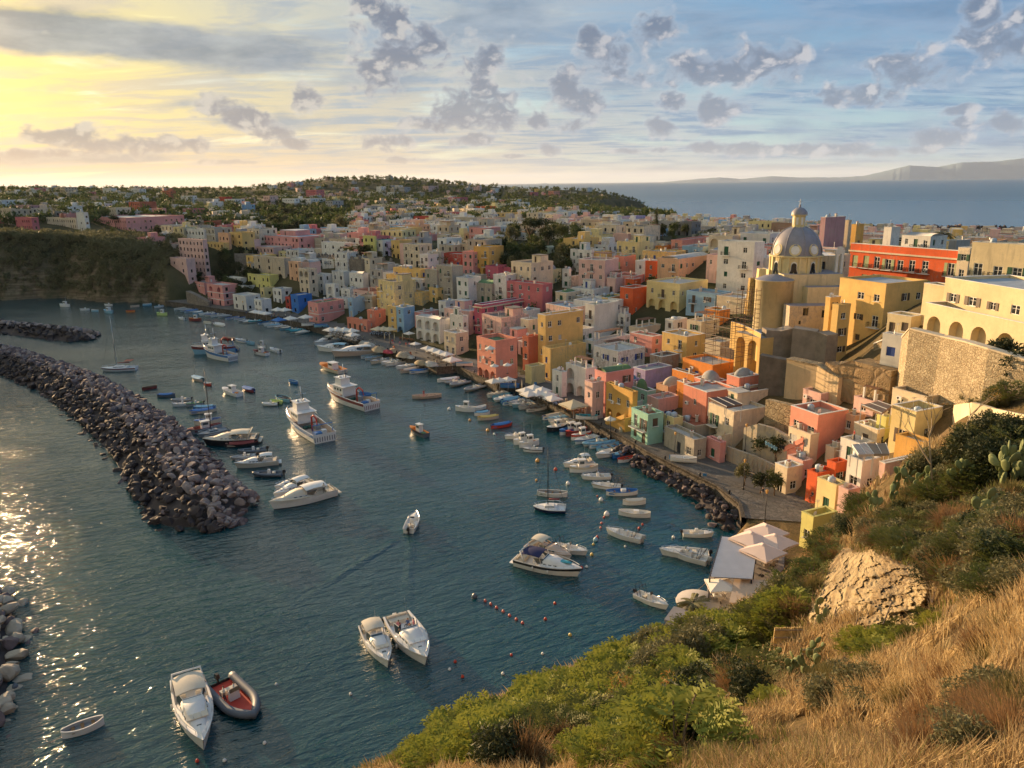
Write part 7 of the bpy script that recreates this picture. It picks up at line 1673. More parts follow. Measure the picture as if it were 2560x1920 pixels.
 for (bx, by, sx, sy, kd, c1, c2, lab) in [(520, 1195, 605, 1200, 'cabin', 'w', 'w', 'white cabin boat under the left cliff'), (695, 1232, 775, 1228, 'open', 'w', 'w', 'white motorboat under the left cliff, second from the left'), (795, 1240, 848, 1242, 'gozzo', 'l', 'w', 'small pale blue boat under the left cliff'),
   (905, 1245, 975, 1258, 'cabin', 'l', 'l', 'lilac blue boat under the left cliff'), (918, 1190, 962, 1190, 'open', 'w', 'w', 'small white motorboat close to the cliff foot'), (1138, 1205, 1195, 1200, 'gozzo', 'p', 'p', 'drab rowing boat close to the cliff foot'),
   (1090, 1247, 1168, 1245, 'gozzo', 'o', 'r', 'orange red rowing boat under the left cliff'), (1240, 1190, 1305, 1185, 'gozzo', 'l', 'w', 'pale boat moored off the end of the quay'), (1335, 1210, 1410, 1198, 'open', 'w', 'l', 'white motorboat by the end of the quay'),
   (1358, 1270, 1445, 1275, 'cabin', 'v', 'v', 'lime green boat with a cabin off the quay end'), (1548, 1305, 1602, 1315, 'open', 'w', 'w', 'white boat with dark outboard off the far quay'), (1635, 1320, 1740, 1322, 'cabin', 'm', 'o', 'dark red and orange boat off the far quay'),
   (1762, 1340, 1825, 1350, 'gozzo', 'w', 'c', 'cream rowing boat off the far quay'), (1850, 1350, 1940, 1372, 'gozzo', 'w', 'w', 'larger white rowing boat off the far quay')]: b(g, kd, bx, by, sx, sy, lab, c1, c2)
 # lines of small boats with their sterns or bows to the quay
 q = random.Random(12); cc = 'wwwwlbcws'
 def line(g, pts, tag_, L0=4.6, L1=6.2, ang=None):
  for i, (x, y) in enumerate(pts):
   p = at_z(*g(x, y)); a = (t_angle(p[0], p[1])-math.pi/2 if ang is None else ang)+q.uniform(-.12, .12); L = q.uniform(L0, L1)
   k = q.choice(('gozzo', 'open', 'gozzo', 'rib', 'open')); c1 = q.choice('wwwwcl'); c2 = q.choice(cc); c3 = q.choice('wbtlsc')
   A = pix((p[0]+math.cos(a)*L/2, p[1]+math.sin(a)*L/2, 0)); B_ = pix((p[0]-math.cos(a)*L/2, p[1]-math.sin(a)*L/2, 0))
   od = ('first', 'second', 'third', 'fourth', 'fifth', 'sixth', 'seventh', 'eighth', 'ninth', 'tenth', 'eleventh', 'twelfth')[i]
   CN = dict(w='white', l='pale blue', b='blue', c='cream', s='grey', t='teal')
   kn = {'gozzo': 'rowing boat', 'open': 'motorboat', 'rib': 'inflatable'}[k]
   b(ide, k, A[0], A[1], B_[0], B_[1], '%s %s with %s inside, %s %s' % (CN[c1], kn, CN[c2], od, tag_), c1 if k != 'rib' else 'w', c2, c3 if k != 'open' else None, extra='cover' if q.random() < .35 else '')
 line(GL, [(1560, 1222), (1610, 1235), (1655, 1245), (1710, 1258), (1790, 1268), (1830, 1278), (1880, 1282), (1940, 1290)], 'along the far quay')
 line(GA, [(800, 1140), (880, 1145), (925, 1170), (980, 1180), (1050, 1175)], 'near the far restaurants')
 line(GA, [(1150, 1195), (1230, 1210), (1270, 1225), (1340, 1240), (1390, 1255), (1460, 1270), (1520, 1280), (1570, 1300)], 'by the mid quay bend')
 line(GC, [(560, 410), (600, 430), (680, 465), (780, 480), (840, 490), (950, 530)], 'beside the net piles', 5, 7)
 b(GC, 'cruiser', 30, 340, 310, 350, 'broad white motor yacht with a blue roof moored off the canopies', extra='hard', top='l', L=11); b(GC, 'cruiser', 210, 400, 590, 370, 'pale pink hulled motor yacht beside the broad white yacht', c1='p', extra='hard', top='w', L=13)
 b(GC, 'cruiser', -20, 280, 160, 240, 'white flybridge yacht nearest the white canopies', extra='hard', L=9); b(GC, 'gozzo', 990, 590, 1200, 570, 'blue boat with a pale rim at the end of the pier', c2='b', c3='b', extra='cover'); b(GC, 'gozzo', 890, 590, 1120, 545, 'brown and cream boat at the end of the pier', c1='c', c2='p', extra='cover')
 b(GC, 'gozzo', 1300, 690, 1540, 660, 'long white covered boat right of the pier', c3='w', extra='cover'); b(GC, 'rib', 1390, 715, 1560, 690, 'slate inflatable beside the long covered boat', c1='e', c2='s', c3='s'); b(GC, 'rib', 1440, 745, 1640, 690, 'grey inflatable with seats right of the pier', c1='s', c2='w', c3='s'); b(GC, 'rib', 1600, 800, 1805, 740, 'grey inflatable moored alone before the hotel terrace', c1='s', c2='w', c3='s')
 line(GE, [(190, 840), (235, 860), (270, 885), (335, 900), (375, 920), (430, 930), (475, 950), (550, 965), (630, 995)], 'below the restaurant parasols', 5.0, 6.4)
 line(GE, [(820, 1080), (880, 1110), (900, 1150), (960, 1175)], 'in the red and white cluster', 5, 6.5)
 b(GE, 'gozzo', 755, 1090, 895, 1060, 'small red and white rowing boat in the quay cluster', c1='w', c2='r', c3='r'); b(GE, 'cabin', 740, 1240, 960, 1200, 'black and white boat with a tall white wheelhouse at the quay', c1='k', c2='w'); b(GE, 'cabin', 880, 1275, 1120, 1225, 'white and blue boat with an orange topped cabin at the quay', c2='b', c3='b')
 b(GE, 'cabin', 1010, 1330, 1230, 1290, 'white fishing boat with a red mast at the quay', c2='w', c3='r'); b(GE, 'open', 1060, 1375, 1295, 1310, 'blue bottomed white boat with red cushions at the quay', c3='b'); b(GE, 'cabin', 950, 1290, 1180, 1240, 'dark red boat squeezed between white boats', c1='m', c2='r')
 line(GM, [(1440, 225), (1505, 240), (1560, 262)], 'at the quay before the mint house', 5.5, 6.5); b(GM, 'open', 1480, 345, 1680, 295, 'white motorboat with a big blue engine by the quay wall', L=6.8); b(GM, 'gozzo', 1590, 355, 1715, 320, 'blue rowing boat next to the red gozzo at the quay wall', c1='b', c2='b', c3='l', extra='cover'); b(GM, 'gozzo', 1640, 395, 1780, 365, 'red gozzo with white thwarts at the quay wall', c1='w', c2='r', c3='r')
fleet()
def dry_boats():
 for (g, x, y, k, c1, c2, lab) in [(GE, 1180, 1100, 'gozzo', 'w', 't', 'white and turquoise boat hauled out on the quay'), (GE, 330, 750, 'gozzo', 'b', 'b', 'blue boat lying on the quay by the hotel terrace'), (GC, 1600, 510, 'gozzo', 'w', 'l', 'white boat on the quay left of the salmon hotel'), (GA, 1640, 1215, 'gozzo', 'w', 's', 'white boat drawn up at the quay bend'), (GA, 1780, 1230, 'gozzo', 'l', 'b', 'blue boat drawn up at the quay bend'), (GF, 480, 1570, 'gozzo', 'w', 'w', 'upturned white boat by the crumbling white house')]:
  p = at_z(*g(x, y), 2.05); a = t_angle(p[0], p[1])+.9; A = pix((p[0]+math.cos(a)*2.4, p[1]+math.sin(a)*2.4, 2.3)); B_ = pix((p[0]-math.cos(a)*2.4, p[1]-math.sin(a)*2.4, 2.3)); boat(ide, k, A[0], A[1], B_[0], B_[1], lab, c1, c2, z=2.3, L=4.6)
dry_boats()
def buoys():
 q = random.Random(2); COLN = dict(r='red', p='pink', w='white', y='yellow', o='orange', b='blue and white', k='dark')
 BM = dict(r=bmat('r'), p=mat('buoy_pink', (.55, .12, .10), .4), w=bmat('w'), y=bmat('y'), o=mat('buoy_orange', (.62, .30, .08), .4), b=bmat('l'), k=bmat('e'))
 def by(g, x, y, c, r, where, n=None):
  r *= .78
  p = at_z(*g(x, y), r*.4); mb = MB()
  mb.lathe([(0, -r), (r*.6, -r*.8), (r, 0), (r*.6, r*.8), (r*.15, r*1.0), (r*.15, r*1.25), (0, r*1.25)], BM[c], 10); o = mb.build('buoy', loc=tuple(p)); tag(o, '%s buoy %s' % (COLN[c], where), 'buoy', n)
 for i, (x, y) in enumerate([(1235, 858), (1283, 885), (1332, 915), (1388, 947), (1443, 982), (1500, 1015), (1553, 1045)]): by(GP, x, y, 'p', .27, 'in the straight row of seven, %s from the left' % ('first', 'second', 'third', 'fourth', 'fifth', 'sixth', 'last')[i], 'row of seven pink buoys')
 by(GP, 1143, 820, 'k', .5, 'leading the straight row of seven')
 for (g, x, y, c, r, w) in [(GP, 1828, 878, 'r', .25, 'above the pair right of the row'), (GP, 1747, 1012, 'r', .27, 'just right of the straight row'), (GP, 1957, 1147, 'y', .28, 'off the leafy bank'), (GP, 1723, 1307, 'w', .22, 'closest to the leafy bank'), (GP, 1458, 1318, 'r', .22, 'under the straight row'), (GP, 980, 1375, 'r', .25, 'right of the big open cruiser'),
   (GP, 933, 1440, 'w', .24, 'below the red one right of the big open cruiser'), (GP, 1385, 1477, 'w', .24, 'midway to the leafy bank'), (GP, 1042, 1502, 'r', .26, 'lowest right of the big open cruiser'), (GP, 2175, 338, 'b', .5, 'right of the navy canopied cruiser'), (GP, 2188, 315, 'r', .3, 'touching the blue and white one'), (GP, 2155, 378, 'y', .26, 'small below the blue and white one'), (GP, 2142, 464, 'y', .34, 'right of the arch motorboat'), (GP, 2055, 575, 'r', .3, 'at the bow of the navy canopied cruiser'), (GP, 2098, 568, 'w', .28, 'at the bow of the navy canopied cruiser'),
   (GM, 1065, 455, 'r', .45, 'left of the lifebuoy gozzo'), (GM, 1180, 585, 'w', .5, 'below the lifebuoy gozzo'), (GM, 900, 375, 'o', .55, 'big one below the small cluster'), (GM, 888, 555, 'o', .3, 'above the navy sailing boat'), (GM, 1484, 735, 'w', .5, 'left of the cream gozzi'), (GM, 1536, 868, 'w', .6, 'egg shaped, left of the lowest gozzo'), (GM, 1512, 897, 'r', .25, 'beside the egg shaped white one'), (GM, 1488, 950, 'p', .25, 'higher of two under the egg shaped one'), (GM, 1480, 992, 'p', .25, 'lower of two under the egg shaped one'), (GM, 1866, 962, 'r', .26, 'under the lowest gozzo'), (GM, 1835, 997, 'r', .28, 'second under the lowest gozzo'), (GM, 2150, 1080, 'w', .32, 'by the rocky quay corner'), (GM, 440, 95, 'o', .5, 'behind the bright red gozzo'), (GM, 500, 130, 'w', .35, 'below the bright red gozzo'), (GC, 1658, 1108, 'o', .4, 'left of the yellow covered boat'), (GC, 1430, 985, 'w', .5, 'left of the blue topped boat'), (GM, 1706, 1165, 'w', .22, 'under the covered console motorboat'), (GM, 1450, 700, 'r', .2, 'small under the pink motorboat'),
   (GN, 1558, 1587, 'r', .24, 'under the beige padded cruiser'), (GN, 1774, 1583, 'w', .24, 'between the bottom cruiser and the edge'), (GN, 2090, 1445, 'w', .24, 'right of the red seated inflatable'), (GN, 2182, 982, 'w', .2, 'above right of the red seated inflatable'), (GN, 120, 1000, 'k', .45, 'beside the sandy boulders'), (GP, 90, 1650, 'w', .22, 'below the small beige cruiser'), (GW, 1138, 908, 'k', .5, 'by the pale side of the breakwater'), (GW, 1173, 940, 'k', .45, 'second by the pale side of the breakwater')]: by(g, x, y, c, r, w)
 # mooring ropes
 rm = mat('rope', (.35, .28, .2), .9)
 for (g, pts, lab) in [(GQ, [(720, 620, 3), (560, 760, 1.6), (415, 900, 2)], 'rope stretched from the corrugated roof to the landing'), (GN, [(490, 1395, .5), (400, 1440, .2), (290, 1490, .8)], 'rope from the empty rowing boat to the sandy boulders')]:
  mb = MB(); mb.tube([tuple(at_z(*g(x, y), z)) for x, y, z in pts], .04, rm, 4); tag(mb.build('rope'), lab, 'rope')
buoys()
def wake():
 """bow and stern waves left behind by the two boats under way"""
 for (g, bx, by_, ang, n, lab) in [(GP, 595, 285, None, 7, 'spreading wake'), (GC, 1020, 880, None, 5, 'long wake')]:
  p = at_z(*g(bx, by_)); q = at_z(*(g(585-250, 285+330) if g is GP else g(600, 890))); d = Vector((q[0]-p[0], q[1]-p[1])).normalized(); s = Vector((-d.y, d.x)); V = []; F = []
  for sg in (-1, 1):
   for k in range(n):
    st = 1.5+k*2.1; ln = 5+k*1.2; u = (d*.93+s*sg*.36).normalized(); w = Vector((-u.y, u.x)); A = Vector((p[0], p[1]))+d*st+s*sg*(.7+k*.62); h = .15*(1-k/(n+1)); K = 12; i0 = len(V)
    for i in range(K+1):
     c = A+u*(ln*i/K)+w*math.sin(i*1.1+k)*.06; e = math.sin(math.pi*i/K)
     for j, (o, z) in enumerate(((-1.0, -.03), (-.45, .5), (0, 1), (.45, .5), (1.0, -.03))): V.append((c.x+w.x*o, c.y+w.y*o, max(-.02, z*h*e) if z > 0 else -.03))
    for i in range(K):
     for j in range(4): a = i0+i*5+j; F.append((a, a+5, a+6, a+1))
  tag(link('wake', np_mesh('wake', np.array(V), np.array(F), [M_SEA], True)), kind='stuff')
wake()
# ------------------------------------------------------------------ the slope under the viewpoint
def grass_mat(name, a, b, tr=.25):
 m, n, p = base_mat(name); p.inputs['Roughness'].default_value = .8; p.inputs['Specular IOR Level'].default_value = .15
 k = n.mix(n.ss(n.noise(n.pos(), 2.2, 4, .7), .3, .7), a, b); n.l.new(k, p.inputs['Base Color'])
 t = n.n.new('ShaderNodeBsdfTranslucent'); n.l.new(k, t.inputs[0]); mx = n.n.new('ShaderNodeMixShader'); mx.inputs[0].default_value = tr
 n.l.new(p.outputs[0], mx.inputs[1]); n.l.new(t.outputs[0], mx.inputs[2]); n.l.new(mx.outputs[0], m.node_tree.nodes['Material Output'].inputs[0]); return m
def inpoly(P, poly):
 ins = np.zeros(len(P), dtype=bool); n = len(poly)
 for i in range(n):
  a, b = poly[i], poly[(i+1) % n]; c = ((a[1] > P[:, 1]) != (b[1] > P[:, 1]))
  with np.errstate(divide='ignore', invalid='ignore'): ins ^= c & (P[:, 0] < (b[0]-a[0])*(P[:, 1]-a[1])/(b[1]-a[1])+a[0])
 return ins
def pixv(P):
 q = (P-np.array([0, 0, CAMH]))@_cm; return np.stack([1280+FPX*q[:, 0]/-q[:, 2], 960-FPX*q[:, 1]/-q[:, 2]], 1)
ROCKPX = [(2085, 1365), (2200, 1395), (2335, 1450), (2290, 1560), (2230, 1560), (2120, 1545), (2030, 1560), (2060, 1470)]
GREENPX = [(940, 1930), (1130, 1790), (1330, 1650), (1560, 1480), (1700, 1380), (1960, 1360), (1990, 1480), (1950, 1620), (1900, 1720), (1700, 1800), (1560, 1930)]
def grass():
 g = np.random.default_rng(8); N = 430000
 az = np.radians(g.uniform(-18, 43, N)); r = 4.2*(80/4.2)**(g.random(N)**.8); P = np.stack([np.sin(az)*r, np.cos(az)*r], 1)
 Z = ground_z(P); P3 = np.concatenate([P, Z[:, None]], 1); q = pixv(P3)
 S, _ = shore(P); ok = (Z > 3) & (S > 2) & (q[:, 0] > 800) & (q[:, 0] < 2620) & (q[:, 1] < 1990) & (q[:, 1] > 1040)
 ok &= ~inpoly(q, ROCKPX)
 ok &= ~(inpoly(q, GREENPX) & (g.random(N) < .75))
 ok &= ~((q[:, 0] < 2260) & (q[:, 1] < 1330) & (r > 72))
 for (a, b, c) in HOUSES:
  if b < 130 and a > 20: ok &= ((P[:, 0]-a)**2+(P[:, 1]-b)**2) > (c*.8)**2
 cl = _vn(P, .9, 21); cl2 = _vn(P, 4.5, 22); cl3 = _vn(P, .45, 23)
 ok &= g.random(N) < np.clip(cl*1.8-.3, 0, 1)
 P3, r, cl, cl2, cl3 = P3[ok], r[ok], cl[ok], cl2[ok], cl3[ok]; n = len(P3)
 h = (.13+.72*cl*cl2+.30*g.random(n)**2)*np.clip(.75+r/90, .75, 1.3); w = np.maximum(.006, r*.00075)*(.7+.6*g.random(n))
 a = g.random(n)*6.283; la = cl3*9+g.normal(size=n)*.8; ln = h*(.25+.35*g.random(n))
 d = np.stack([np.cos(a)*w, np.sin(a)*w, np.zeros(n)], 1); t = np.stack([np.cos(la)*ln, np.sin(la)*ln, h], 1); md = t*np.array([.35, .35, .62])
 V = np.stack([P3-d, P3+d, P3+md+d*.7, P3+t, P3+md-d*.7], 1)
 # two quads folded into a quad + a tip: keep quads only (base quad, tip quad)
 V4 = np.stack([P3-d-[0, 0, .05], P3+d-[0, 0, .05], P3+md+d*.75, P3+md-d*.75, P3+md-d*.75, P3+md+d*.75, P3+t+d*.12, P3+t-d*.12], 1)
 mixk = .55*cl2+.45*g.random(n)+np.where((inpoly(pixv(P3), [(2100, 1280), (2560, 1150), (2560, 1450), (2350, 1500)])), -.22, 0)
 rows_ = [('dry_grass', grass_mat('dry_grass_gold', (.46, .33, .15), (.58, .45, .25)), mixk >= .54), ('dry_grass', grass_mat('dry_grass_brown', (.22, .15, .08), (.34, .24, .13)), (mixk >= .3) & (mixk < .54)), ('green_grass', grass_mat('grass_green', (.13, .145, .035), (.21, .20, .07)), mixk < .3)]
 for nm, m, k in rows_:
  v = V4[k].reshape(-1, 3); tag(link(nm, np_mesh(nm, v, np.arange(len(v)).reshape(-1, 4), [m])), kind='stuff')
 print('grass', n)
grass()
def spray_shrub(name, seed, stems, R0, m, leaf=.13, pairs=9, up=.7, twig=True):
 """shoots that carry pairs of leaflets, as tree of heaven and mastic do"""
 q = random.Random(seed); V = []; tw = MB()
 for i in range(stems):
  a = q.uniform(0, 6.28); rr = R0*math.sqrt(q.random())*.75; b = Vector((math.cos(a)*rr, math.sin(a)*rr, R0*q.uniform(.2, .95)*(1.1-rr/R0*.7)))
  a2 = a+q.uniform(-1.2, 1.2); d = Vector((math.cos(a2), math.sin(a2), q.uniform(.1, 1.1)*up*2)).normalized(); L = R0*q.uniform(.35, .65)
  if twig and i % 5 == 0: tw.tube([(0, 0, -.2), tuple(b*.6), tuple(b+d*L*.4)], .012*R0, M_BARK, 4)
  s = d.cross(Vector((0, 0, 1))).normalized()
  for k in range(pairs):
   t = (k+1)/pairs; p = b+d*L*t-Vector((0, 0, .35*L*t*t)); l = leaf*(1.1-.5*abs(t-.5))*q.uniform(.8, 1.2)
   for sg in (-1, 1):
    e = (s*sg*.9+d*.45+Vector((0, 0, q.uniform(-.45, .15)))).normalized(); w = d*.17*l
    V += [p-w*.3, p+e*l*.5-w, p+e*l, p+e*l*.5+w]
 V = np.array([tuple(v) for v in V]); return np_mesh(name, V, np.arange(len(V)).reshape(-1, 4), [m]), (tw.mesh(name+'_stem') if twig else None)
SHR = {}
for i in range(4): SHR['y%d' % i] = spray_shrub('shrub_yellow', 60+i, 150, 1.25, M_LEAFY, .20, 8)
M_LEAFB = leaf_mat('leaf_mid_green', (.075, .10, .022), (.14, .155, .04), (.11, .10, .03), .3)
for i in range(3): SHR['g%d' % i] = spray_shrub('shrub_green', 70+i, 170, 1.2, M_LEAFB, .15, 7)
def blob_shrub(name, seed, m, n, size):
 c, r = lobes(seed, 8, 1.2, 1.1, .75); return mkleaf(name, c, r, n, size, seed, m), None
for i in range(2): SHR['o%d' % i] = blob_shrub('shrub_olive', 80+i, M_LEAFO, 2600, .085)
for i in range(2): SHR['d%d' % i] = blob_shrub('shrub_dark', 84+i, M_LEAFD, 2600, .10)
def dry_bush(name, seed, m, n=1500, R0=1.0):
 g = np.random.default_rng(seed); a = g.random(n)*6.28; e = g.uniform(.15, 1.5, n); L = R0*g.uniform(.5, 1.1, n)
 D_ = np.stack([np.cos(a)*np.cos(e), np.sin(a)*np.cos(e), np.sin(e)], 1); b = g.normal(size=(n, 3))*.12*R0; b[:, 2] = np.abs(b[:, 2])
 s = np.cross(D_, [0, 0, 1.0]); s /= np.linalg.norm(s, axis=1)[:, None]+1e-9; w = .010*R0; t = b+D_*L[:, None]+g.normal(size=(n, 3))*.12
 V = np.stack([b-s*w, b+s*w, t+s*w*.5, t-s*w*.5], 1).reshape(-1, 3); return np_mesh(name, V, np.arange(n*4).reshape(-1, 4), [m]), None
M_DRYB = grass_mat('dry_bush_brown', (.22, .13, .06), (.34, .21, .10)); M_DRYG = grass_mat('dry_bush_green', (.12, .11, .04), (.22, .18, .07))
for i in range(2): SHR['b%d' % i] = dry_bush('bush_dry', 90+i, M_DRYB); SHR['h%d' % i] = dry_bush('bush_greenish', 94+i, M_DRYG)
def shrub(px, py, kind, s, lab, name='shrub', group=None, dz=0, p=None, wide=1.0):
 p = p if p is not None else hit(px, py)
 if p is None or math.hypot(p[0], p[1]) > 130: return
 lf, st = SHR[kind]; o = empty(name, (p[0], p[1], p[2]-.15+dz), random.uniform(0, 6.28), lab, 'shrub', group); o.scale = (s*wide, s*wide, s); link('foliage', lf, o)
 if st: link('stem', st, o)
def shrubs():
 q = random.Random(31)
 def area(poly, n, kinds, smin, smax, lab, group, name='shrub', wide=1.0):
  xs = [p[0] for p in poly]; ys = [p[1] for p in poly]; k = 0; t = 0
  while k < n and t < n*12:
   t += 1; x, y = q.uniform(min(xs), max(xs)), q.uniform(min(ys), max(ys))
   if not inpoly(np.array([(x, y)]), poly)[0]: continue
   shrub(x, y, q.choice(kinds), q.uniform(smin, smax), lab, name, group, wide=wide); k += 1
 area([(1110, 1890), (1330, 1765), (1480, 1690), (1600, 1640), (1690, 1600), (1740, 1640), (1700, 1700), (1560, 1760), (1350, 1850), (1200, 1910)], 70, ['y0', 'y1', 'y2', 'y3', 'y0', 'g0'], .8, 1.35, 'bright yellow green shrub on the cliff edge above the water', 'yellow green shrubs along the cliff edge')
 area([(1000, 1920), (1120, 1840), (1200, 1880), (1160, 1930)], 10, ['y0', 'y2', 'h0'], .6, 1.0, 'yellow green shrub at the lower end of the cliff edge', 'shrubs at the lower cliff edge')
 area([(1530, 1690), (1640, 1630), (1760, 1600), (1780, 1660), (1640, 1720)], 12, ['o0', 'o1'], 1.0, 1.5, 'grey olive bushy shrub in the shade of the slope', 'olive shrubs on the cliff edge')
 area([(1690, 1610), (1780, 1590), (1900, 1530), (1990, 1470), (2000, 1540), (1900, 1630), (1760, 1670)], 40, ['y1', 'g0', 'g1', 'g2', 'y3', 'o0'], .9, 1.5, 'leafy green shrub under the restaurant roofs', 'shrubs below the restaurant')
 area([(1180, 1920), (1500, 1760), (1720, 1690), (1900, 1680), (1950, 1780), (1700, 1920)], 88, ['y0', 'g1', 'b0', 'h0', 'y3', 'y2', 'g0', 'y1', 'o1', 'b1', 'd0'], .4, 1.2, 'mixed low shrub on the near slope', 'low shrubs on the near slope')
 area([(2110, 1650), (2200, 1590), (2350, 1540), (2340, 1590), (2220, 1670), (2140, 1690)], 16, ['y2', 'g0', 'y0', 'g2'], .45, .75, 'creeping green shrub at the edge of the dry grass', 'creeping shrubs beside the dry grass')
 area([(2060, 1690), (2180, 1690), (2160, 1800), (2040, 1800)], 7, ['o0', 'o1', 'h0'], .5, .8, 'silvery green shrub on the near slope', 'silvery shrubs on the near slope')
 area([(2380, 1130), (2440, 1060), (2560, 1085), (2560, 1200), (2420, 1210)], 22, ['d0', 'd1', 'g1'], 1.1, 1.7, 'dense dark evergreen shrub under the white path wall', 'dark evergreens under the path wall')
 area([(2280, 1180), (2400, 1150), (2420, 1230), (2300, 1250)], 10, ['g2', 'o1', 'h1'], .9, 1.4, 'rough green shrub among the upper cacti', 'rough shrubs among the upper cacti')
 area([(2080, 1330), (2160, 1260), (2300, 1230), (2560, 1230), (2560, 1480), (2400, 1500), (2280, 1400), (2150, 1360)], 120, ['b0', 'g1', 'h0', 'o0', 'b1', 'g2', 'h1', 'o1', 'd0'], .5, 1.05, 'tangled low bush on the slope above the bare rock', 'tangled bushes above the bare rock', 'low_bush', 1.2)
 area([(1980, 1480), (2070, 1370), (2100, 1390), (2050, 1480), (1980, 1560), (1900, 1600)], 26, ['b0', 'b1', 'h0', 'y1', 'g0'], .8, 1.4, 'dry bush left of the netted rock', 'dry bushes left of the netted rock', 'dry_bush')
 area([(2260, 1700), (2560, 1560), (2560, 1900), (2200, 1910)], 46, ['h0', 'h1', 'o0', 'b0', 'b1', 'b0'], .3, .65, 'low sprig in the dry grass at the bottom right', 'sprigs in the dry grass', 'dry_bush')
 area([(2440, 1000), (2540, 930), (2560, 1000)], 7, ['d0', 'g0', 'g2'], 1.4, 2.2, 'green shrub at the foot of the rubble wall', 'shrubs below the rubble wall')
 area([(2400, 985), (2500, 985), (2520, 1020), (2400, 1020)], 8, ['g0', 'b0', 'h1'], .9, 1.4, 'small shrub beside the footpath wall', 'shrubs beside the footpath')
 for i, (x, y, s) in enumerate([(1730, 1478, 1.3), (1755, 1490, 1.1)]):
  p = hit(x, y+60); o = tree(p[0], p[1], p[2]-2.6, 'palm', s*.5, 'small feathery palm %s the beige restaurant roof' % ('in front of' if i == 0 else 'second from the left below'))
shrubs()
# prickly pears: every pad a mesh of its own
M_PAD = leaf_mat('cactus_pad', (.13, .17, .075), (.19, .22, .10), (.25, .27, .11), .08)
def pad_mesh(i):
 q = random.Random(i); bm = bmesh.new(); bmesh.ops.create_icosphere(bm, subdivisions=2, radius=.5)
 for v in bm.verts:
  x, y, z = v.co; k = 1-.28*(.5-z); v.co = Vector((x*.72*k, y*.16, z+.5))
 for f in bm.faces: f.smooth = True
 me = bpy.data.meshes.new('pad'); bm.to_mesh(me); bm.free(); me.materials.append(M_PAD); return me
PADS = [pad_mesh(0)]
def cactus(px, py, n, s, lab, p=None):
 q = random.Random(int(px*7+py)); p = p if p is not None else hit(px, py)
 if p is None: return
 s *= 1.25; root = empty('prickly_pear', (p[0], p[1], p[2]+.25), q.uniform(-.4, .4), lab, 'cactus'); tips = [(Vector((q.uniform(-.3, .3)*n*.12, q.uniform(-.2, .2)*n*.1, -.1)), 0.0, q.uniform(-.2, .2), s) for _ in range(max(2, n//4))]; k = 0
 while k < n and tips:
  b, a, r, sz = tips.pop(0); sc = sz*q.uniform(.8, 1.1); M_ = Euler((q.uniform(-.35, .35), a, r+q.uniform(-.9, .9)))
  link('pad', PADS[0], root, tuple(b), tuple(M_), (sc, sc, sc)); k += 1; R3 = M_.to_matrix()
  for _ in range(q.choice((1, 2, 2))):
   u = q.uniform(-.9, .9); tips.append((b+R3 @ Vector((math.sin(u)*.30*sc, 0, (.5+math.cos(u)*.45)*sc)), a+u*.7, r+q.uniform(-.8, .8), sc*.95))
for (x, y, n, s, lab) in [(2262, 1232, 18, .62, 'wide prickly pear hedge below the pink roof terrace'), (2310, 1236, 16, .6, 'prickly pear with pale new pads right of the dark hedge'), (2400, 1222, 16, .62, 'prickly pear below the bare twiggy tree'), (2420, 1212, 12, .6, 'yellowish prickly pear before the evergreens'),
  (2520, 1218, 22, .7, 'largest prickly pear at the right edge'), (2550, 1200, 14, .7, 'tall prickly pear cut by the right edge'), (2190, 1288, 9, .5, 'small prickly pear at the top of the dry slope'), (2235, 1284, 9, .5, 'prickly pear beside the small coral house'), (2450, 1315, 8, .5, 'prickly pear in the dry bushes at right'), (2495, 1335, 6, .5, 'lone pale prickly pear right of the dry bushes'),
  (2025, 1450, 14, .5, 'prickly pear on a stalk above the reed screen'), (1955, 1545, 9, .45, 'prickly pear half hidden in green shrubs'), (2058, 1570, 6, .42, 'prickly pear by the bottom of the netted rock'), (1925, 1690, 10, .36, 'first prickly pear of the row below the reed screen'), (1965, 1698, 12, .36, 'second prickly pear of the row below the reed screen'), (2005, 1700, 12, .36, 'third prickly pear of the row below the reed screen'), (2045, 1660, 12, .36, 'prickly pear right of the reed screen'),
  (2250, 1410, 5, .4, 'prickly pear hanging over the netted rock'), (2400, 1440, 8, .42, 'prickly pear in the green tangle above the dry grass'), (1330, 1900, 14, .3, 'prickly pear clump at the bottom edge')]: cactus(x, y, n, s, lab)
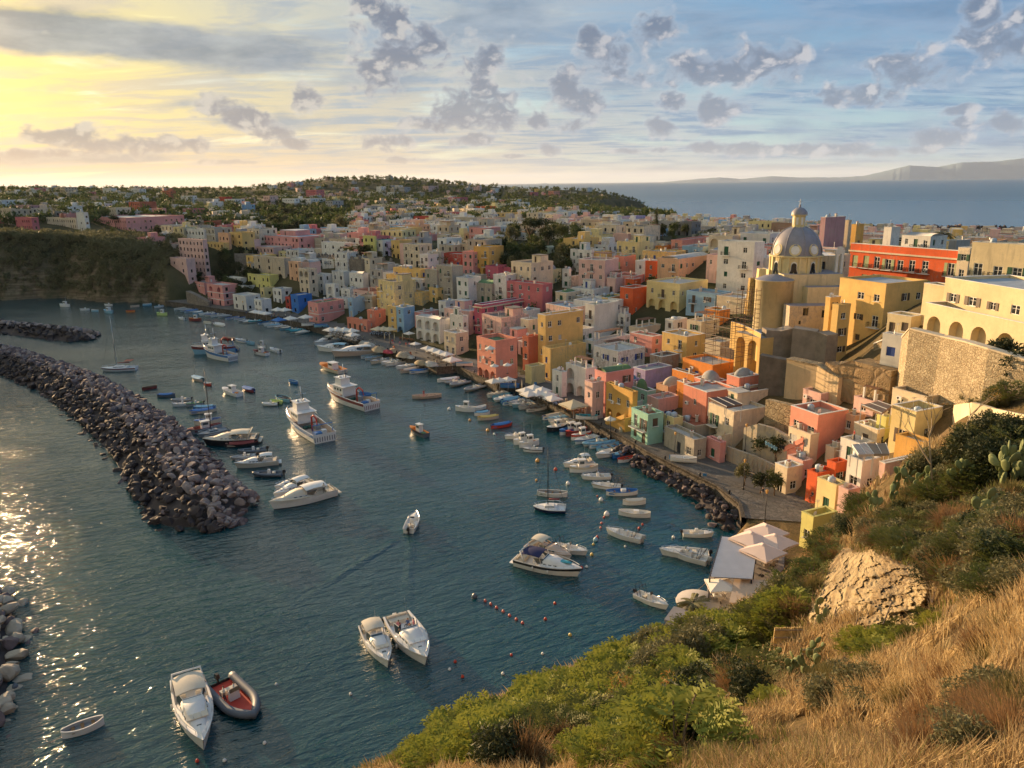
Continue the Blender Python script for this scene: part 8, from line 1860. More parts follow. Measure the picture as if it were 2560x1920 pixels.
# bare sandstone face under steel net
def rock_face():
 m, nn, p = base_mat('sandstone_layers_and_shadow'); p.inputs['Roughness'].default_value = .95; p.inputs['Specular IOR Level'].default_value = .1
 c = nn.pos(); lay = nn.noise(nn.v('ADD', nn.v('MULTIPLY', c, (.12, .12, 2.4)), nn.v('SCALE', nn.noise(c, .6, 3, .5, out=1), scale=.9)), 1.0, 7, .6); f = nn.noise(c, 3.5, 6, .7)
 k = nn.mix(nn.ss(lay, .36, .64), (.42, .335, .20), (.23, .17, .10)); k = nn.mix(nn.ss(f, .5, .8, 0, .5), k, (.22, .18, .12)); nn.l.new(k, p.inputs['Base Color']); nn.l.new(nn.bump(nn.m('ADD', nn.m('MULTIPLY', lay, 1.3), nn.m('MULTIPLY', f, .5)), .25), p.inputs['Normal'])  # dark bands: rock layers plus shadow variation put into the colour
 nu, nv = 120, 84; V = []
 T = [(2050, 1375, 40), (2130, 1362, 38), (2230, 1385, 35.5), (2350, 1440, 33)]; B_ = [(1985, 1590, 37), (2080, 1575, 34.5), (2200, 1588, 31.5), (2310, 1575, 29.5)]
 CG = np.zeros((7, 9, 3))
 for b in range(7):
  for a in range(9):
   u, v = a/8, b/6; i = min(2, int(u*3)); f_ = u*3-i; x, y = [(T[i][k]*(1-f_)+T[i+1][k]*f_)*(1-v)+(B_[i][k]*(1-f_)+B_[i+1][k]*f_)*v for k in (0, 1)]; h_ = hit(x, y); D = float(-(_cm.T@(h_-np.array([0, 0, CAMH])))[2]); CG[b, a] = (x, y, D)
 def cgrid(u, v):
  a, b = min(7.999, max(0, u*8)), min(5.999, max(0, v*6)); i, j = int(a), int(b); a -= i; b -= j
  return (CG[j, i]*(1-a)+CG[j, i+1]*a)*(1-b)+(CG[j+1, i]*(1-a)+CG[j+1, i+1]*a)*b
 def ip(L, t): i = min(2, int(t*3)); f_ = t*3-i; return [L[i][k]*(1-f_)+L[i+1][k]*f_ for k in range(3)]
 P = np.array([[u, v] for v in range(nv) for u in range(nu)], dtype=float); n1 = _vn(P, 15, 1); n2 = _vn(P*np.array([.5, 1]), 4, 2); n3 = _vn(P, 2.0, 4); n4 = _vn(P@np.array([[1, .25], [0, 1]])*np.array([.12, 1]), 2.6, 6)
 for j in range(nv):
  for i in range(nu):
   k = j*nu+i; a, b = ip(T, i/(nu-1)), ip(B_, i/(nu-1)); t = j/(nv-1); x, y, D = cgrid(i/(nu-1), t)
   e = min(i, nu-1-i, j*1.3, (nv-1-j)*1.3)/9+(n1[k]-.5)*.9; p0 = at_d(x, y, D); sw = (p0[2]*.85+n1[k]*1.5+n4[k]*.9) % 1.0; V.append(at_d(x, y, D+.5-min(1, max(0, e))*1.35-(n1[k]-.5)*.9-(n2[k]-.5)*.5-(n3[k]-.5)*.34-(n4[k]-.5)*.4-.34*sw**2))
 F = [(j*nu+i, (j+1)*nu+i, (j+1)*nu+i+1, j*nu+i+1) for j in range(nv-1) for i in range(nu-1)]
 o = tag(link('rock_face', np_mesh('rock_face', np.array(V), np.array(F), [m], False)), kind='structure')
 cb = mat('net_cable', (.07, .05, .04), .7)
 for i, (x0, y0, x1, y1) in enumerate([(2130, 1368, 2080, 1560), (2196, 1380, 2140, 1560), (2266, 1412, 2208, 1560), (2085, 1380, 2035, 1570)]):
  q = MB(); q.tube([tuple(at_d(x0+(x1-x0)*t, y0+(y1-y0)*t, cgrid((x0-2050)/300*.9, t)[2]-1.35)) for t in (0, .25, .5, .75, 1)], .025, cb, 4)
  tag(q.build('net_cable'), '%s dark steel cable holding the net over the bare rock' % ('second', 'third', 'fourth', 'leftmost')[i], 'cable')
 q = MB()
 for k in range(26):
  t = k/25;
  for (u0, v0, u1, v1) in ((t, 0, t+.22, .5), (t, 0, t-.22, .5)):
   P_ = []
   for w in (0, .5, 1):
    u = u0+(u1-u0)*w; v = v0+(v1-v0)*w; a, b = ip(T, min(1, max(0, u))), ip(B_, min(1, max(0, u))); c_ = cgrid(u, v); P_.append(tuple(at_d(c_[0], c_[1], c_[2]-1.3)))
   q.tube(P_, .006, cb, 3)
 tag(q.build('steel_net'), 'fine grey steel net draped over the top of the bare rock', 'net')
rock_face()
def reed(px0, py0, px1, py1, D, lab):
 m = mat('reed', (.52, .38, .16), .85, 0, .35, 8); q = random.Random(px0); h_ = hit((px0+px1)/2, py1); D = float(-(_cm.T@(h_-np.array([0, 0, CAMH])))[2])-.6; o0 = at_d(px0, py1, D); x1 = at_d(px1, py1, D); z1 = at_d(px0, py0, D)[2]-o0[2]; root = empty('reed_screen', tuple(o0), 0, lab, 'fence'); U = Vector(x1-o0); w = U.length; U.normalize(); n = 46; mb = MB()
 for i in range(n): c = U*(w*i/n); mb.box((c.x, c.y, z1/2), (w/n*.9, .05, z1*q.uniform(.93, 1.05)), m, math.atan2(U.y, U.x), 1, q.uniform(-.02, .02), q.uniform(-.03, .03))
 tag(mb.build('reeds', root), kind='stuff')
 mr = MB()
 for zz in (.2, .55, .9): mr.box((U.x*w/2, U.y*w/2-.05, z1*zz), (w, .05, .06), M_TWIG, math.atan2(U.y, U.x))
 mr.build('rail', root)
reed(1932, 1560, 2002, 1622, 40, 'tall reed screen standing on the slope'); reed(2003, 1615, 2035, 1650, 38.5, 'low reed screen right of the tall one')
def stakes():
 for i, (x, y, h) in enumerate([(1905, 1652, .9), (1925, 1660, 1.4), (1942, 1660, 1.0), (1962, 1650, .9)]):
  p = hit(x, y); mb = MB(); mb.box((0, 0, h/2), (.34, .12, h), mat('split_wood', (.44, .32, .16), .9, 0, .3, 5), .3, .1); o = mb.build('wooden_stake', loc=tuple(p)); tag(o, '%s pointed wooden stake below the reed screen' % ('first', 'tallest', 'third', 'last')[i], 'stake')
stakes()
def bare_tree(px, py, h, lab, seed, D=None):
 p = hit(px, py); q = random.Random(seed); tw = MB(); lf = []
 def br(b, d, L, r, dep):
  e = b+d*L; m_ = b+d*L*.5+Vector((q.uniform(-.06, .06)*L, q.uniform(-.06, .06)*L, 0)); tw.tube([tuple(b), tuple(m_), tuple(e)], r, M_TWIG, 4, r*.6)
  if dep == 0: lf.append(e); return
  for _ in range(q.choice((2, 2, 3))): br(e, (d+Vector((q.uniform(-.7, .7), q.uniform(-.7, .7), q.uniform(-.1, .5)))).normalized(), L*q.uniform(.6, .8), r*.6, dep-1)
 br(Vector((0, 0, -.2)), Vector((q.uniform(-.2, .2), 0, 1)).normalized(), h*.34, h*.014, 4)
 root = empty('bare_tree', tuple(p), 0, lab, 'tree'); tw.build('trunk', root)
 V, F = leaves([tuple(e) for e in lf], [.22]*len(lf), len(lf)*5, .07, seed); link('foliage', np_mesh('sparse_foliage', V, F, [leaf_mat('leaf_rust_%d' % seed, (.34, .13, .04), (.30, .24, .06), (.3, .2, .05), .3)]), root)
bare_tree(2330, 1240, 6.5, 'thin half bare tree rising in front of the ochre box house', 1); bare_tree(2388, 1150, 5.5, 'slender bare tree against the cream awning house', 2); bare_tree(1560, 1800, 2.2, 'rust leaved sapling on the near slope', 3); bare_tree(1650, 1850, 2.4, 'pale dead branch standing in the near slope', 4); bare_tree(1870, 1440, 4.0, 'leafless bush behind the corrugated roof', 5); bare_tree(1900, 1420, 3.6, 'second leafless bush right of the corrugated roof', 6)
for i, (x, y, s) in enumerate([(1690, 1690, .8), (1740, 1700, 1.1), (1660, 1700, .6), (1790, 1720, .5)]):
 p = hit(x, y); o = link('boulder', BOULD['w'][i], None, tuple(p), (0, 0, i), (s, s, s)); tag(o, '%s sandy boulder in the shaded gap between shrubs' % ('middle', 'largest', 'leftmost', 'smallest')[i], 'boulder')
# ------------------------------------------------------------------ parasols, restaurant, street furniture, people
M_CLOTH = mat('parasol_canvas', (.66, .62, .56), .85, 0, .05, 2); M_CLOTHB = mat('parasol_beige', (.52, .44, .30), .85, 0, .06, 2); M_CLOTHP = mat('parasol_blush', (.66, .52, .46), .85, 0, .05, 2)
PAR = {}
def parasol(x, y, z, s, lab, m=M_CLOTH, kind='square', h=2.7, group=None, rz=0.0):
 key = (kind, m.name)
 if key not in PAR:
  c = MB(); n = 4 if kind == 'square' else 8; R_ = .707 if kind == 'square' else .5; ring = [(math.cos(2*math.pi*(k+.5)/n)*R_, math.sin(2*math.pi*(k+.5)/n)*R_) for k in range(n)]
  for k in range(n):
   a, b = ring[k], ring[(k+1) % n]; mid = ((a[0]+b[0])/2*.96, (a[1]+b[1])/2*.96)
   c.poly([(a[0], a[1], 0), (mid[0], mid[1], .015), (0, 0, .24)], m); c.poly([(mid[0], mid[1], .015), (b[0], b[1], 0), (0, 0, .24)], m)
   c.poly([(a[0], a[1], -.05), (b[0], b[1], -.05), (b[0], b[1], 0), (a[0], a[1], 0)], m)
  cap = MB(); cap.lathe([(.10, .20), (0, .27)], m, 8); p = MB(); p.tube([(0, 0, 0), (0, 0, 1)], .03, M_STEEL, 6); p.box((0, 0, .02), (.5, .5, .04), M_DARK)
  PAR[key] = (c.mesh('canopy'), p.mesh('pole'), cap.mesh('cap'))
 o = empty('parasol', (x, y, z), rz, lab, 'parasol', group); link('canopy', PAR[key][0], o, (0, 0, h), (0, 0, 0), (s, s, s)); link('pole', PAR[key][1], o, (0, 0, 0), (0, 0, 0), (1, 1, h+s*.2)); link('cap', PAR[key][2], o, (0, 0, h+.02), (0, 0, 0), (s, s, s)); return o
def pset(g, pts, s, lab, m=M_CLOTH, kind='square', zg=2.02, h=2.7, group=None):
 od = ('first', 'second', 'third', 'fourth', 'fifth', 'sixth', 'seventh', 'eighth')
 for i, (x, y) in enumerate(pts):
  p = at_z(*g(x, y), zg+h+s*.2); parasol(p[0], p[1], zg, s, lab if len(pts) == 1 else '%s, %s from the left' % (lab, od[i]), m, kind, h, group, t_angle(p[0], p[1]))
pset(GE, [(505, 750), (545, 790), (600, 720), (640, 780), (690, 745), (745, 790)], 3.3, 'white square parasol in the big quayside cluster', group='white parasols of the quay restaurant')
pset(GE, [(805, 835)], 3.3, 'white parasol standing apart at the right of the quayside cluster')
pset(GE, [(1035, 890)], 4.6, 'large beige square parasol over brown restaurant tables', M_CLOTHB, h=3.0)
pset(GE, [(110, 290)], 2.6, 'round white parasol on the upper terrace of the salmon hotel', kind='round', zg=10.5, h=2.2); pset(GE, [(158, 488), (302, 478)], 2.2, 'round white parasol on the balcony of the salmon hotel', kind='round', zg=6.3, h=2.1)
pset(GE, [(150, 650), (215, 640), (310, 630)], 3.0, 'white awning parasol before the salmon hotel arches'); pset(GE, [(1440, 1070)], 2.4, 'white parasol beside the ochre house stairs', kind='round')
pset(GC, [(1190, 290), (1260, 310), (1330, 335), (1400, 355)], 3.2, 'white square parasol in the row left of the salmon hotel', group='row of white parasols'); pset(GC, [(1460, 410)], 3.9, 'big white parasol at the end of the row'); pset(GC, [(1055, 245)], 2.6, 'small white parasol before the arched white house'); pset(GC, [(985, 130)], 2.7, 'pale parasol by the light blue house'); pset(GC, [(355, 140)], 3.6, 'white parasol below the slanting canopies')
pset(GC, [(110, 85), (190, 80), (270, 85), (350, 95)], 3.7, 'white canopy in the slanting row of the fish restaurant', group='slanting white canopies'); pset(GC, [(640, 75), (700, 75), (765, 80)], 3.8, 'off white canopy over blue cushioned benches', M_CLOTHB); pset(GA, [(1050, 1040), (1110, 1050), (1170, 1060)], 3.4, 'white awning on the far quay'); pset(GA, [(1300, 1015), (1380, 1018)], 4.0, 'pale awning below the blue house'); pset(GA, [(1440, 1110), (1610, 1095)], 4.0, 'white parasol between blue house and salmon waterfront house'); pset(GA, [(1310, 1125)], 4.0, 'blue parasol on the far quay', bmat('b', .8))
for i, (x, y) in enumerate([(490, 1085), (335, 1165), (580, 1185), (455, 1285)]):
 p = at_z(*GJ(x, y), 6.6); parasol(p[0], p[1], 2.2, 4.1, 'big blush white parasol of the landing restaurant, %s' % ('topmost of four', 'left of four', 'right of four', 'lowest of four')[i], M_CLOTHP, 'square', 3.4, 'blush parasols of the landing restaurant', .6)
p = at_z(*GQ(835, 620), 5.0); parasol(p[0], p[1], 2.0, 3.0, 'white tent topped parasol on the restaurant landing', M_CLOTH, 'square', 2.3)
# closed parasols, tables
def closed(g, x, y, lab):
 p = at_z(*g(x, y), 2.0); mb = MB(); mb.lathe([(.05, 0), (.05, .6), (.2, .7), (.16, 1.6), (.04, 2.6), (0, 2.7)], M_CLOTHB, 8); mb.box((0, 0, .03), (.6, .6, .06), M_DARK); o = mb.build('closed_parasol', loc=tuple(p)); tag(o, lab, 'parasol')
for i, x in enumerate((718, 770, 825, 915)): closed(GC, x, 230 if x < 800 else 235, 'furled beige parasol before the light blue house, %s from the left' % ('first', 'second', 'third', 'fourth')[i])
closed(GE, 395, 770, 'furled white parasol on the quay, left of a pair'); closed(GE, 465, 780, 'furled white parasol on the quay, right of a pair')
def tmesh(m, name):
 mb = MB(); mb.box((0, 0, .73), (.9, .9, .04), m); mb.box((0, 0, .60), (.92, .92, .24), m, 0, .98); mb.tube([(0, 0, 0), (0, 0, .7)], .04, M_DARK, 5); return mb.mesh(name)
def cmesh(m, name):
 mb = MB(); mb.box((0, 0, .44), (.42, .42, .05), m); mb.box((0, -.2, .70), (.42, .04, .5), m)
 for sx in (-1, 1):
  for sy in (-1, 1): mb.box((sx*.18, sy*.18, .21), (.04, .04, .42), m)
 return mb.mesh(name)
TB = {'w': (tmesh(mat('tablecloth_white', (.6, .58, .55), .9), 'table_w'), cmesh(mat('chair_pale', (.42, .36, .3), .7), 'chair_w')), 'n': (tmesh(mat('table_brown', (.30, .15, .07), .8), 'table_n'), cmesh(mat('chair_brown', (.22, .10, .05), .7), 'chair_n')), 'b': (tmesh(mat('table_blue', (.25, .32, .42), .8), 'table_b'), cmesh(mat('chair_dark', (.04, .05, .07), .7), 'chair_b'))}
def tables(g, pts, k, where, zg=2.02):
 q = random.Random(len(pts))
 for i, (x, y) in enumerate(pts):
  p = at_z(*g(x, y), zg); tag(link('table', TB[k][0], None, tuple(p), (0, 0, q.random())), 'small restaurant table '+where, 'table', 'tables '+where)
  for a in range(q.choice((2, 3, 4))): r = a*math.pi/2+q.uniform(-.2, .2); tag(link('chair', TB[k][1], None, (p[0]+math.sin(r)*.75, p[1]-math.cos(r)*.75, zg), (0, 0, r)), 'chair at the tables '+where, 'chair', 'chairs '+where)
def grid(x0, y0, ux, uy, vx, vy, nu, nv): return [(x0+ux*i+vx*j, y0+uy*i+vy*j) for i in range(nu) for j in range(nv)]
tables(GE, grid(520, 820, 52, 22, 22, -22, 7, 2), 'b', 'under the quayside parasol cluster'); tables(GE, grid(930, 990, 48, 20, 14, -20, 5, 3), 'n', 'under the large beige parasol'); tables(GE, grid(110, 700, 50, 0, 18, 14, 5, 2), 'w', 'before the salmon hotel'); tables(GC, grid(1200, 370, 50, 24, 0, -16, 6, 2), 'w', 'under the row of white parasols')
tables(GC, grid(130, 130, 40, 10, -10, 22, 8, 3), 'w', 'of the fish restaurant'); tables(GC, grid(590, 150, 44, 4, -16, 18, 5, 2), 'b', 'under the off white canopy'); tables(GC, grid(890, 215, 40, 6, 0, 0, 4, 1), 'n', 'by the furled parasols')
def landing():
 z = 5.2; cor = m = mat('corrugated_white', (.66, .60, .58), .5, .1, .1, 1.0)
 P = [Vector(at_z(*GQ(x, y), z)) for x, y in ((845, 172), (1225, 215), (1165, 610), (725, 587))]; root = empty('corrugated_roof', (P[3].x, P[3].y, 2.0), 0, 'big white corrugated metal roof with ribs over the landing restaurant', 'roof'); O = Vector((P[3].x, P[3].y, 2.0)); P = [p-O for p in P]
 n = 19
 for i in range(n):
  t0, t1 = i/n, (i+1)/n; a, b = P[0].lerp(P[3], t0), P[0].lerp(P[3], t1); c, d = P[1].lerp(P[2], t1), P[1].lerp(P[2], t0); up = Vector((0, 0, .10)); a2, d2 = a.lerp(b, .22), d.lerp(c, .22)
  q = MB(); q.poly([a, a2+up, d2+up, d], m); q.poly([a2+up, b, c, d2+up], m); q.poly([a-up, d-up, c-up, b-up], m); q.build('panel', root)
 for k, v in enumerate((P[0], P[1], P[2], P[3], P[0].lerp(P[3], .5), P[1].lerp(P[2], .5))): q = MB(); q.box((v.x*.98, v.y*.98, v.z/2-.1), (.14, .14, v.z-.1), M_DARK); q.build('post', root)
 q = MB(); q.tube([P[3]+Vector((0, 0, .05)), P[0]+Vector((0, 0, .05))], .09, M_DARK, 5); q.build('gutter', root)
 # deck
 D_ = [Vector(at_z(*GQ(x, y), 2.0)) for x, y in ((800, 300), (1500, 330), (1480, 800), (930, 980), (690, 900), (700, 640))]; q = MB(); q.poly([(*v.xy, 2.02) for v in D_], mat('deck_grey', (.30, .27, .25), .9))
 for i in range(len(D_)): a, b = D_[i], D_[(i+1) % len(D_)]; q.poly([(*a.xy, -2), (*b.xy, -2), (*b.xy, 2.02), (*a.xy, 2.02)], M_QUAYW)
 tag(q.build('landing_deck'), kind='structure')
 def slabroof(name, pts, z0, mm, lab, th=.2, walls=False):
  Q = [Vector(at_z(*GQ(x, y), z0)) for x, y in pts]; O = Vector((Q[0].x, Q[0].y, 2)); Q = [v-O for v in Q]; r = empty(name, tuple(O), 0, lab, 'roof' if not walls else 'shed'); q = MB(); q.poly(Q, mm); n = len(Q)
  for i in range(n): a, b = Q[i], Q[(i+1) % n]; q.poly([a-Vector((0, 0, th)), b-Vector((0, 0, th)), b, a], mm)
  q.poly([v-Vector((0, 0, th)) for v in Q[::-1]], mm); q.build('roof', r)
  q = MB(); wl = plaster(PAL['white'], .4)
  for i in range(n):
   a, b = Q[i]*.96+Q[(i+2) % n]*.04, Q[(i+1) % n]*.96+Q[(i+3) % n]*.04
   if walls: q.poly([(a.x, a.y, -3), (b.x, b.y, -3), (b.x, b.y, a.z-th), (a.x, a.y, a.z-th)], wl)
   else: q.box((a.x, a.y, (a.z-th)/2), (.2, .2, a.z-th), wl)
  q.build('wall' if walls else 'post', r)
 slabroof('beige_roof', [(980, 600), (1420, 640), (1380, 900), (925, 855)], 4.6, mat('felt_beige', (.50, .38, .28), .9, 0, .12, 1), 'flat beige felted roof beside the corrugated one', .2, True)
 slabroof('boat_shed', [(350, 893), (640, 965), (620, 1130), (250, 1030)], 3.0, mat('felt_grey', (.27, .25, .25), .9, 0, .12, 1), 'low grey roofed shed at the tip of the landing', .25, True)
 p = at_z(*GQ(600, 850), 2); q = MB(); q.lathe([(0, 0), (2.6, 0), (2.5, .25), (0, .3)], mat('slab_pale', (.36, .34, .33), .9), 20, tuple(p)); tag(q.build('round_slab'), 'round pale concrete slab on the restaurant landing', 'slab')
 tables(GQ, [(770, 790), (800, 830), (1250, 330), (1300, 400), (1350, 470), (1280, 470)], 'w', 'on the restaurant landing')
landing()
def lamp(g, x, y, lab, z=2.0, h=4.6):
 p = at_z(*g(x, y), z); r = empty('street_lamp', tuple(p), 0, lab, 'street lamp'); q = MB(); q.tube([(0, 0, 0), (0, 0, h)], .06, M_DARK, 6, .045); q.lathe([(.18, 0), (.16, .3), (.07, .5)], M_DARK, 8); q.build('post', r); q = MB(); q.lathe([(.10, h), (.22, h+.45), (.0, h+.7)], mat('lantern_amber', (.55, .30, .08), .4), 6); q.build('lantern', r)
lamp(GJ, 240, 720, 'street lamp on the quay by the timber trestles'); lamp(GJ, 462, 1070, 'street lamp above the blush parasols'); lamp(GE, 1440, 1300, 'street lamp before the ochre house stairs'); lamp(GM, 1705+455, 365, 'street lamp in front of the crumbling white house'); lamp(GJ, 258, 330, 'lamp post behind the garden wall', 4); lamp(GA, 565, 1030, 'street lamp before the bright pink square house'); lamp(GA, 930, 1090, 'street lamp by the far restaurants'); lamp(GB, 1010, 1280, 'street lamp before the light blue house')
def nets():
 q = random.Random(4); cols = [(.34, .27, .18), (.30, .22, .15), (.42, .06, .08), (.36, .30, .22), (.42, .40, .36), (.33, .26, .16)]
 for i, (g, x, y, s, c, lab) in enumerate([(GC, 660, 340, 3.4, 0, 'brown heap of fishing nets under a tarp'), (GC, 750, 360, 2.2, 2, 'red topped heap of fishing nets'), (GC, 820, 350, 2.4, 1, 'dark brown heap of nets beside the red one'), (GC, 930, 400, 3.2, 3, 'wide sandy heap of nets on the pier'), (GC, 1010, 420, 1.8, 4, 'pale grey heap of nets on the pier'), (GC, 1120, 485, 2.6, 5, 'tan heap of nets near the pier corner'), (GC, 1230, 500, 2.8, 4, 'whitish heap of floats and nets at the pier corner'), (GC, 540, 290, 3.2, 4, 'row of pale covered gear left of the net heaps'), (GC, 490, 265, 2.4, 4, 'pale covered gear at the far end of the net heaps')]):
  p = at_z(*g(x, y), 2.0); m = mat('fishing_net_%d' % c, cols[c], .95, 0, .45, 1.6, .1); mb = MB(); n = 16; vs = [(0, 0, s*.38)]
  for k, (rr, zz) in enumerate(((.4, .36), (.75, .24), (1.0, 0))): vs += [(math.cos(2*math.pi*j/n)*s*rr*q.uniform(.85, 1.1), math.sin(2*math.pi*j/n)*s*.62*rr*q.uniform(.85, 1.1), s*zz*q.uniform(.75, 1.2)) for j in range(n)]
  fs = [(0, 1+j, 1+(j+1) % n) for j in range(n)]+[(1+k*n+j, 1+(k+1)*n+j, 1+(k+1)*n+(j+1) % n, 1+k*n+(j+1) % n) for k in range(2) for j in range(n)]
  mb.raw(vs, fs, m, True); o = mb.build('net_heap', loc=tuple(p), rot=(0, 0, t_angle(p[0], p[1]))); tag(o, lab, 'nets')
nets()
def trestles():
 for i in range(7):
  p = at_z(*GJ(165+i*48, 545+i*15), 2.0); r = empty('timber_trestle', tuple(p), R(-66), 'leaning timber trestle against the garden bank, %s from the left' % ('first', 'second', 'third', 'fourth', 'fifth', 'sixth', 'last')[i], 'trestle'); w = mat('grey_timber', (.28, .22, .16), .9, 0, .3, 3)
  for (a, b) in (((0, 0, 0), (0, 1.6, 2.6)), ((0, 1.8, 0), (0, 1.4, 2.3)), ((0, 0, .8), (2.2, .2, .9))): q = MB(); q.tube([a, b], .07, w, 5); q.build('beam', r)
trestles()
# ------------------------------------------------------------------ people
def person_mesh(name, top, legs, pose):
 J = {'stand': [(0, 0, .98), (0, 0, 1.15), (0, .01, 1.42), (0, .01, 1.53), (0, .02, 1.66), (0, .02, 1.76), (.19, 0, 1.42), (.25, .02, 1.12), (.27, .12, .9), (-.19, 0, 1.42), (-.25, .02, 1.12), (-.26, .1, .88), (.1, 0, .92), (.11, .06, .5), (.12, -.02, .08), (.12, .13, .03), (-.1, 0, .92), (-.11, -.04, .5), (-.12, -.14, .08), (-.12, .0, .03)],
   'sit': [(0, 0, .5), (0, -.02, .7), (0, 0, .96), (0, .01, 1.06), (0, .03, 1.18), (0, .03, 1.28), (.19, 0, .95), (.25, .08, .68), (.2, .32, .6), (-.19, 0, .95), (-.25, .08, .68), (-.2, .32, .62), (.1, .05, .48), (.12, .42, .5), (.12, .44, .08), (.12, .56, .03), (-.1, .05, .48), (-.12, .42, .5), (-.12, .46, .08), (-.12, .58, .03)]}[pose]
 E_ = [(0, 1), (1, 2), (2, 3), (3, 4), (4, 5), (2, 6), (6, 7), (7, 8), (2, 9), (9, 10), (10, 11), (0, 12), (12, 13), (13, 14), (14, 15), (0, 16), (16, 17), (17, 18), (18, 19)]
 Rr = [.15, .135, .15, .055, .10, .085, .06, .045, .035, .06, .045, .035, .095, .065, .045, .035, .095, .065, .045, .035]
 me = bpy.data.meshes.new(name); me.from_pydata(J, E_, []); o = bpy.data.objects.new('tmp', me); COL.objects.link(o); md = o.modifiers.new('s', 'SKIN'); sk = me.skin_vertices[0].data
 for i, r in enumerate(Rr): sk[i].radius = (r, r*.85); sk[i].use_root = i == 0
 o.modifiers.new('d', 'SUBSURF').levels = 1; dg = bpy.context.evaluated_depsgraph_get(); ev = bpy.data.meshes.new_from_object(o.evaluated_get(dg)); bpy.data.objects.remove(o); ev.name = name
 hair = mat('hair_dark', (.03, .02, .015), .8)
 ev.materials.clear()
 for m in (legs, top, M_SKIN, hair): ev.materials.append(m)
 hz = J[5][2]; th = J[2][2]+.06
 for p in ev.polygons:
  c = p.center; z = c.z; arm = math.hypot(c.x, 0) > .2 and (z < J[1][2]+.02 if pose == 'stand' else z < .72 and c.y > .1)
  p.material_index = 3 if z > hz-.05 or (z > hz-.16 and c.y < .0) else 2 if z > th else 2 if arm and z > J[14][2]+.3 and abs(c.x) > .19 else 1 if z > J[0][2]+.02 and not (pose == 'sit' and c.y > .14 and z < .6) else 0; p.use_smooth = True
 return ev
PT = {k: mat('cloth_'+k, c, .85, 0, .1, 4) for k, c in dict(r=(.45, .06, .06), w=(.6, .58, .55), n=(.03, .035, .06), b=(.08, .14, .3), g=(.2, .2, .2), t=(.4, .3, .2), p=(.5, .2, .25)).items()}
PM = {}
def person(x, y, z, rz, top, legs, pose, lab):
 k = (top, legs, pose)
 if k not in PM: PM[k] = person_mesh('person_'+pose, PT[top], PT[legs], pose)
 tag(link('person', PM[k], None, (x, y, z), (0, 0, rz)), lab, 'person')
def pp(g, px, py, z, rz, top, legs, pose, lab): p = at_z(*g(px, py), z); person(p[0], p[1], p[2], rz, top, legs, pose, lab)
pp(GJ, 440, 805, 2.02, .6, 'n', 'g', 'stand', 'person in dark clothes walking alone across the quay square'); pp(GJ, 172, 585, 2.02, 1.5, 'n', 'n', 'stand', 'person in black by the timber trestles'); pp(GJ, 955, 815, 3.2, 2.0, 'n', 'n', 'sit', 'person in black sitting by the lower red orange house')
pp(GG, 350, 1250, 13.2, 1.2, 'r', 'n', 'stand', 'person in a red top on the veranda roof'); pp(GG, 1920, 375, 23.8, 2.6, 'n', 'n', 'sit', 'person in dark clothes sitting on the hotel terrace wall')
pp(GN, 1778, 1115, .75, 2.2, 'w', 'n', 'stand', 'person in white shirt and dark trousers in the red seated inflatable'); pp(GN, 1850, 1045, .75, -1.2, 'w', 'n', 'sit', 'person in white sitting in the red seated inflatable'); pp(GP, 600, 262, .4, -1.3, 'w', 't', 'sit', 'person steering the white motorboat under way')
for i, (x, y, t, ps) in enumerate([(500, 1105, 'p', 'sit'), (515, 1160, 'n', 'stand'), (580, 1085, 'b', 'sit'), (595, 1130, 'n', 'sit'), (630, 1120, 'p', 'stand')]): pp(GP, x, y, .95, i*1.3, t, 'g' if i % 2 else 'n', ps, 'person aboard the big open white cruiser, %s' % ('far left seat', 'standing in black at the screen', 'on the stern bench', 'in the middle seat', 'at the right side')[i])
pp(GC, 1150, 850, .7, 0, 'r', 'r', 'stand', 'person in red steering the long pale boat'); pp(GC, 780, 290, 2.02, 0, 'n', 'n', 'stand', 'person in black by the red topped net heap'); pp(GK, 1255, 1395, 1.2, 0, 'w', 'n', 'stand', 'person at the stern of the long white motor yacht')
def crowd():
 q = random.Random(3)
 for (g, x0, y0, x1, y1, n, w) in [(GC, 150, 130, 400, 170, 14, 'at the fish restaurant'), (GE, 480, 800, 880, 890, 10, 'under the quayside parasol cluster'), (GE, 930, 990, 1160, 1060, 9, 'by the large beige parasol'), (GC, 1200, 370, 1500, 440, 8, 'under the row of white parasols'), (GE, 90, 690, 380, 730, 6, 'before the salmon hotel'), (GC, 760, 280, 1000, 300, 6, 'strolling past the furled parasols'), (GA, 950, 1080, 1500, 1160, 12, 'on the far quay')]:
  for i in range(n): t = q.random(); pp(g, x0+(x1-x0)*t+q.uniform(-12, 12), y0+(y1-y0)*t+q.uniform(-12, 12), 2.03, q.uniform(0, 6), q.choice('rwnbgtp'), q.choice('nbgt'), q.choice(('stand', 'sit', 'stand')), 'small distant person '+w);
 for o in COL.objects:
  if o.get('label', '').startswith('small distant person'): o['group'] = 'people '+o['label'][22:]
crowd()
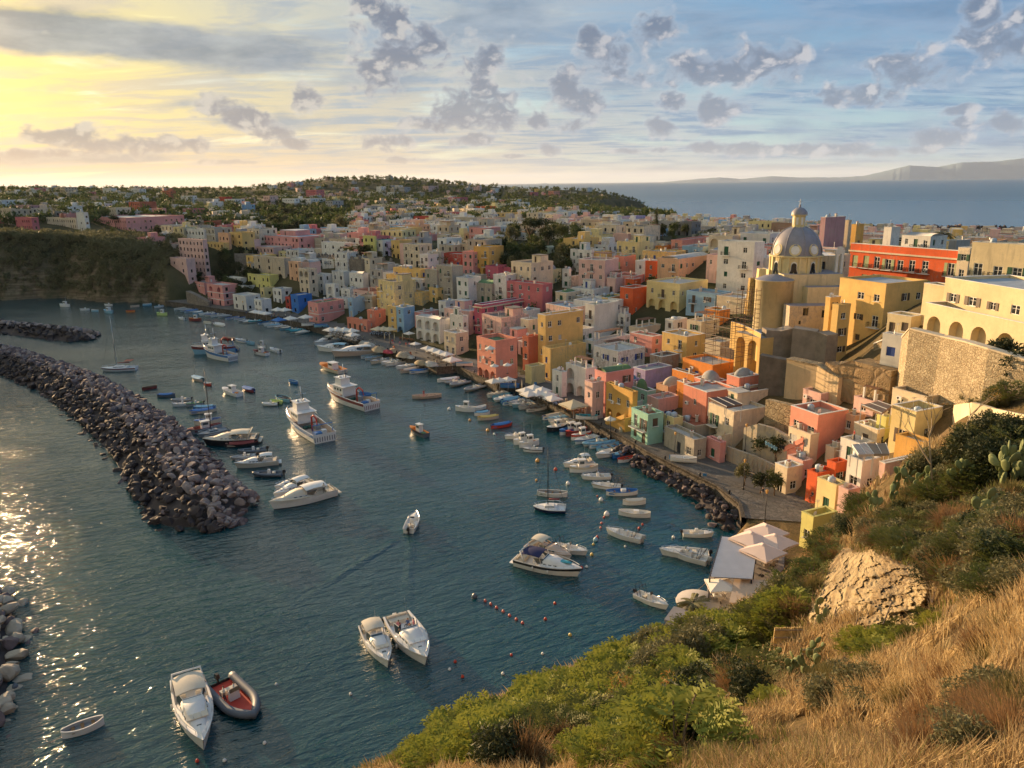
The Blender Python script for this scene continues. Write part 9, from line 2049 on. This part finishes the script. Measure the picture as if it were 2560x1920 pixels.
def quay_gear():
 q = random.Random(17); bo = MB(); bo.lathe([(.16, 0), (.13, .35), (.22, .45), (.2, .6), (0, .64)], M_DARK, 8); bm_ = bo.mesh('bollard')
 cm = []
 for c in ((.05, .2, .4), (.5, .45, .35), (.45, .12, .05)):
  b = MB(); m = mat('crate_%d' % int(c[0]*100), c, .7, 0, .2, 4)
  for (x, y, z, sx, sy, sz) in ((0, 0, .03, .6, .4, .05), (0, .19, .17, .6, .03, .3), (0, -.19, .17, .6, .03, .3), (.29, 0, .17, .03, .4, .3), (-.29, 0, .17, .03, .4, .3)): b.box((x, y, z), (sx, sy, sz), m)
  cm.append((b.mesh('crate_shape'), ('blue', 'pale', 'rust red')[len(cm)]))
 L = 0
 for i in range(3, len(QUAY)-2):
  a, b = Vector(QUAY[i]), Vector(QUAY[i+1]); u = (b-a).normalized(); n = Vector((-u.y, u.x)); k = int((b-a).length/5)
  for j in range(k):
   p = a.lerp(b, (j+.5)/k)+n*.35; tag(link('bollard', bm_, None, (p.x, p.y, 2.12)), 'dark iron mooring bollard on the edge of the quay', 'bollard', 'bollards along the quay edge')
   if q.random() < .6:
    p = p+n*q.uniform(.8, 3); me, cn = q.choice(cm)
    for t in range(q.choice((1, 2, 3))): tag(link('crate', me, None, (p.x, p.y, 2.02+t*.33), (0, 0, q.uniform(0, 3))), '%s plastic fish crate on the quay edge' % cn, 'crate', cn+' fish crates on the quay')
quay_gear()
def graffiti():
 p = hit(*GJ(540, 300));
 for k, (x0, y0, x1, y1, c) in enumerate([(470, 235, 590, 300, bmat('l', .9)), (620, 270, 665, 290, bmat('k', .9))]):
  q = random.Random(k); mb = MB(); n = 9; D = math.hypot(*at_z(*GJ(540, 300), 4)[:2])*1.02-1.2; pts = []
  for i in range(n*3): t = i/(n*3-1); pts.append(tuple(at_d(*GJ(x0+(x1-x0)*t, y0+(y1-y0)*t+(16 if i % 2 else -16)*(1+.3*math.sin(i))), 117.2)))
  mb.tube(pts, .09, c, 4); tag(mb.build('graffiti'), 'pale blue graffiti scrawl on the garden wall' if k == 0 else 'black round graffiti mark on the garden wall', 'graffiti')
graffiti()
# ------------------------------------------------------------------ the air
def haze():
 m = bpy.data.materials.new('air'); m.use_nodes = True; nt = m.node_tree; nt.nodes.clear(); v = nt.nodes.new('ShaderNodeVolumePrincipled')
 v.inputs['Color'].default_value = (.80, .88, 1.0, 1); v.inputs['Density'].default_value = 1.3e-5; v.inputs['Anisotropy'].default_value = .2
 o = nt.nodes.new('ShaderNodeOutputMaterial'); nt.links.new(v.outputs[0], o.inputs['Volume']); mb = MB(); mb.box((0, 10000, 480), (144000, 164000, 980), m); tag(mb.build('haze'), kind='stuff')
haze()
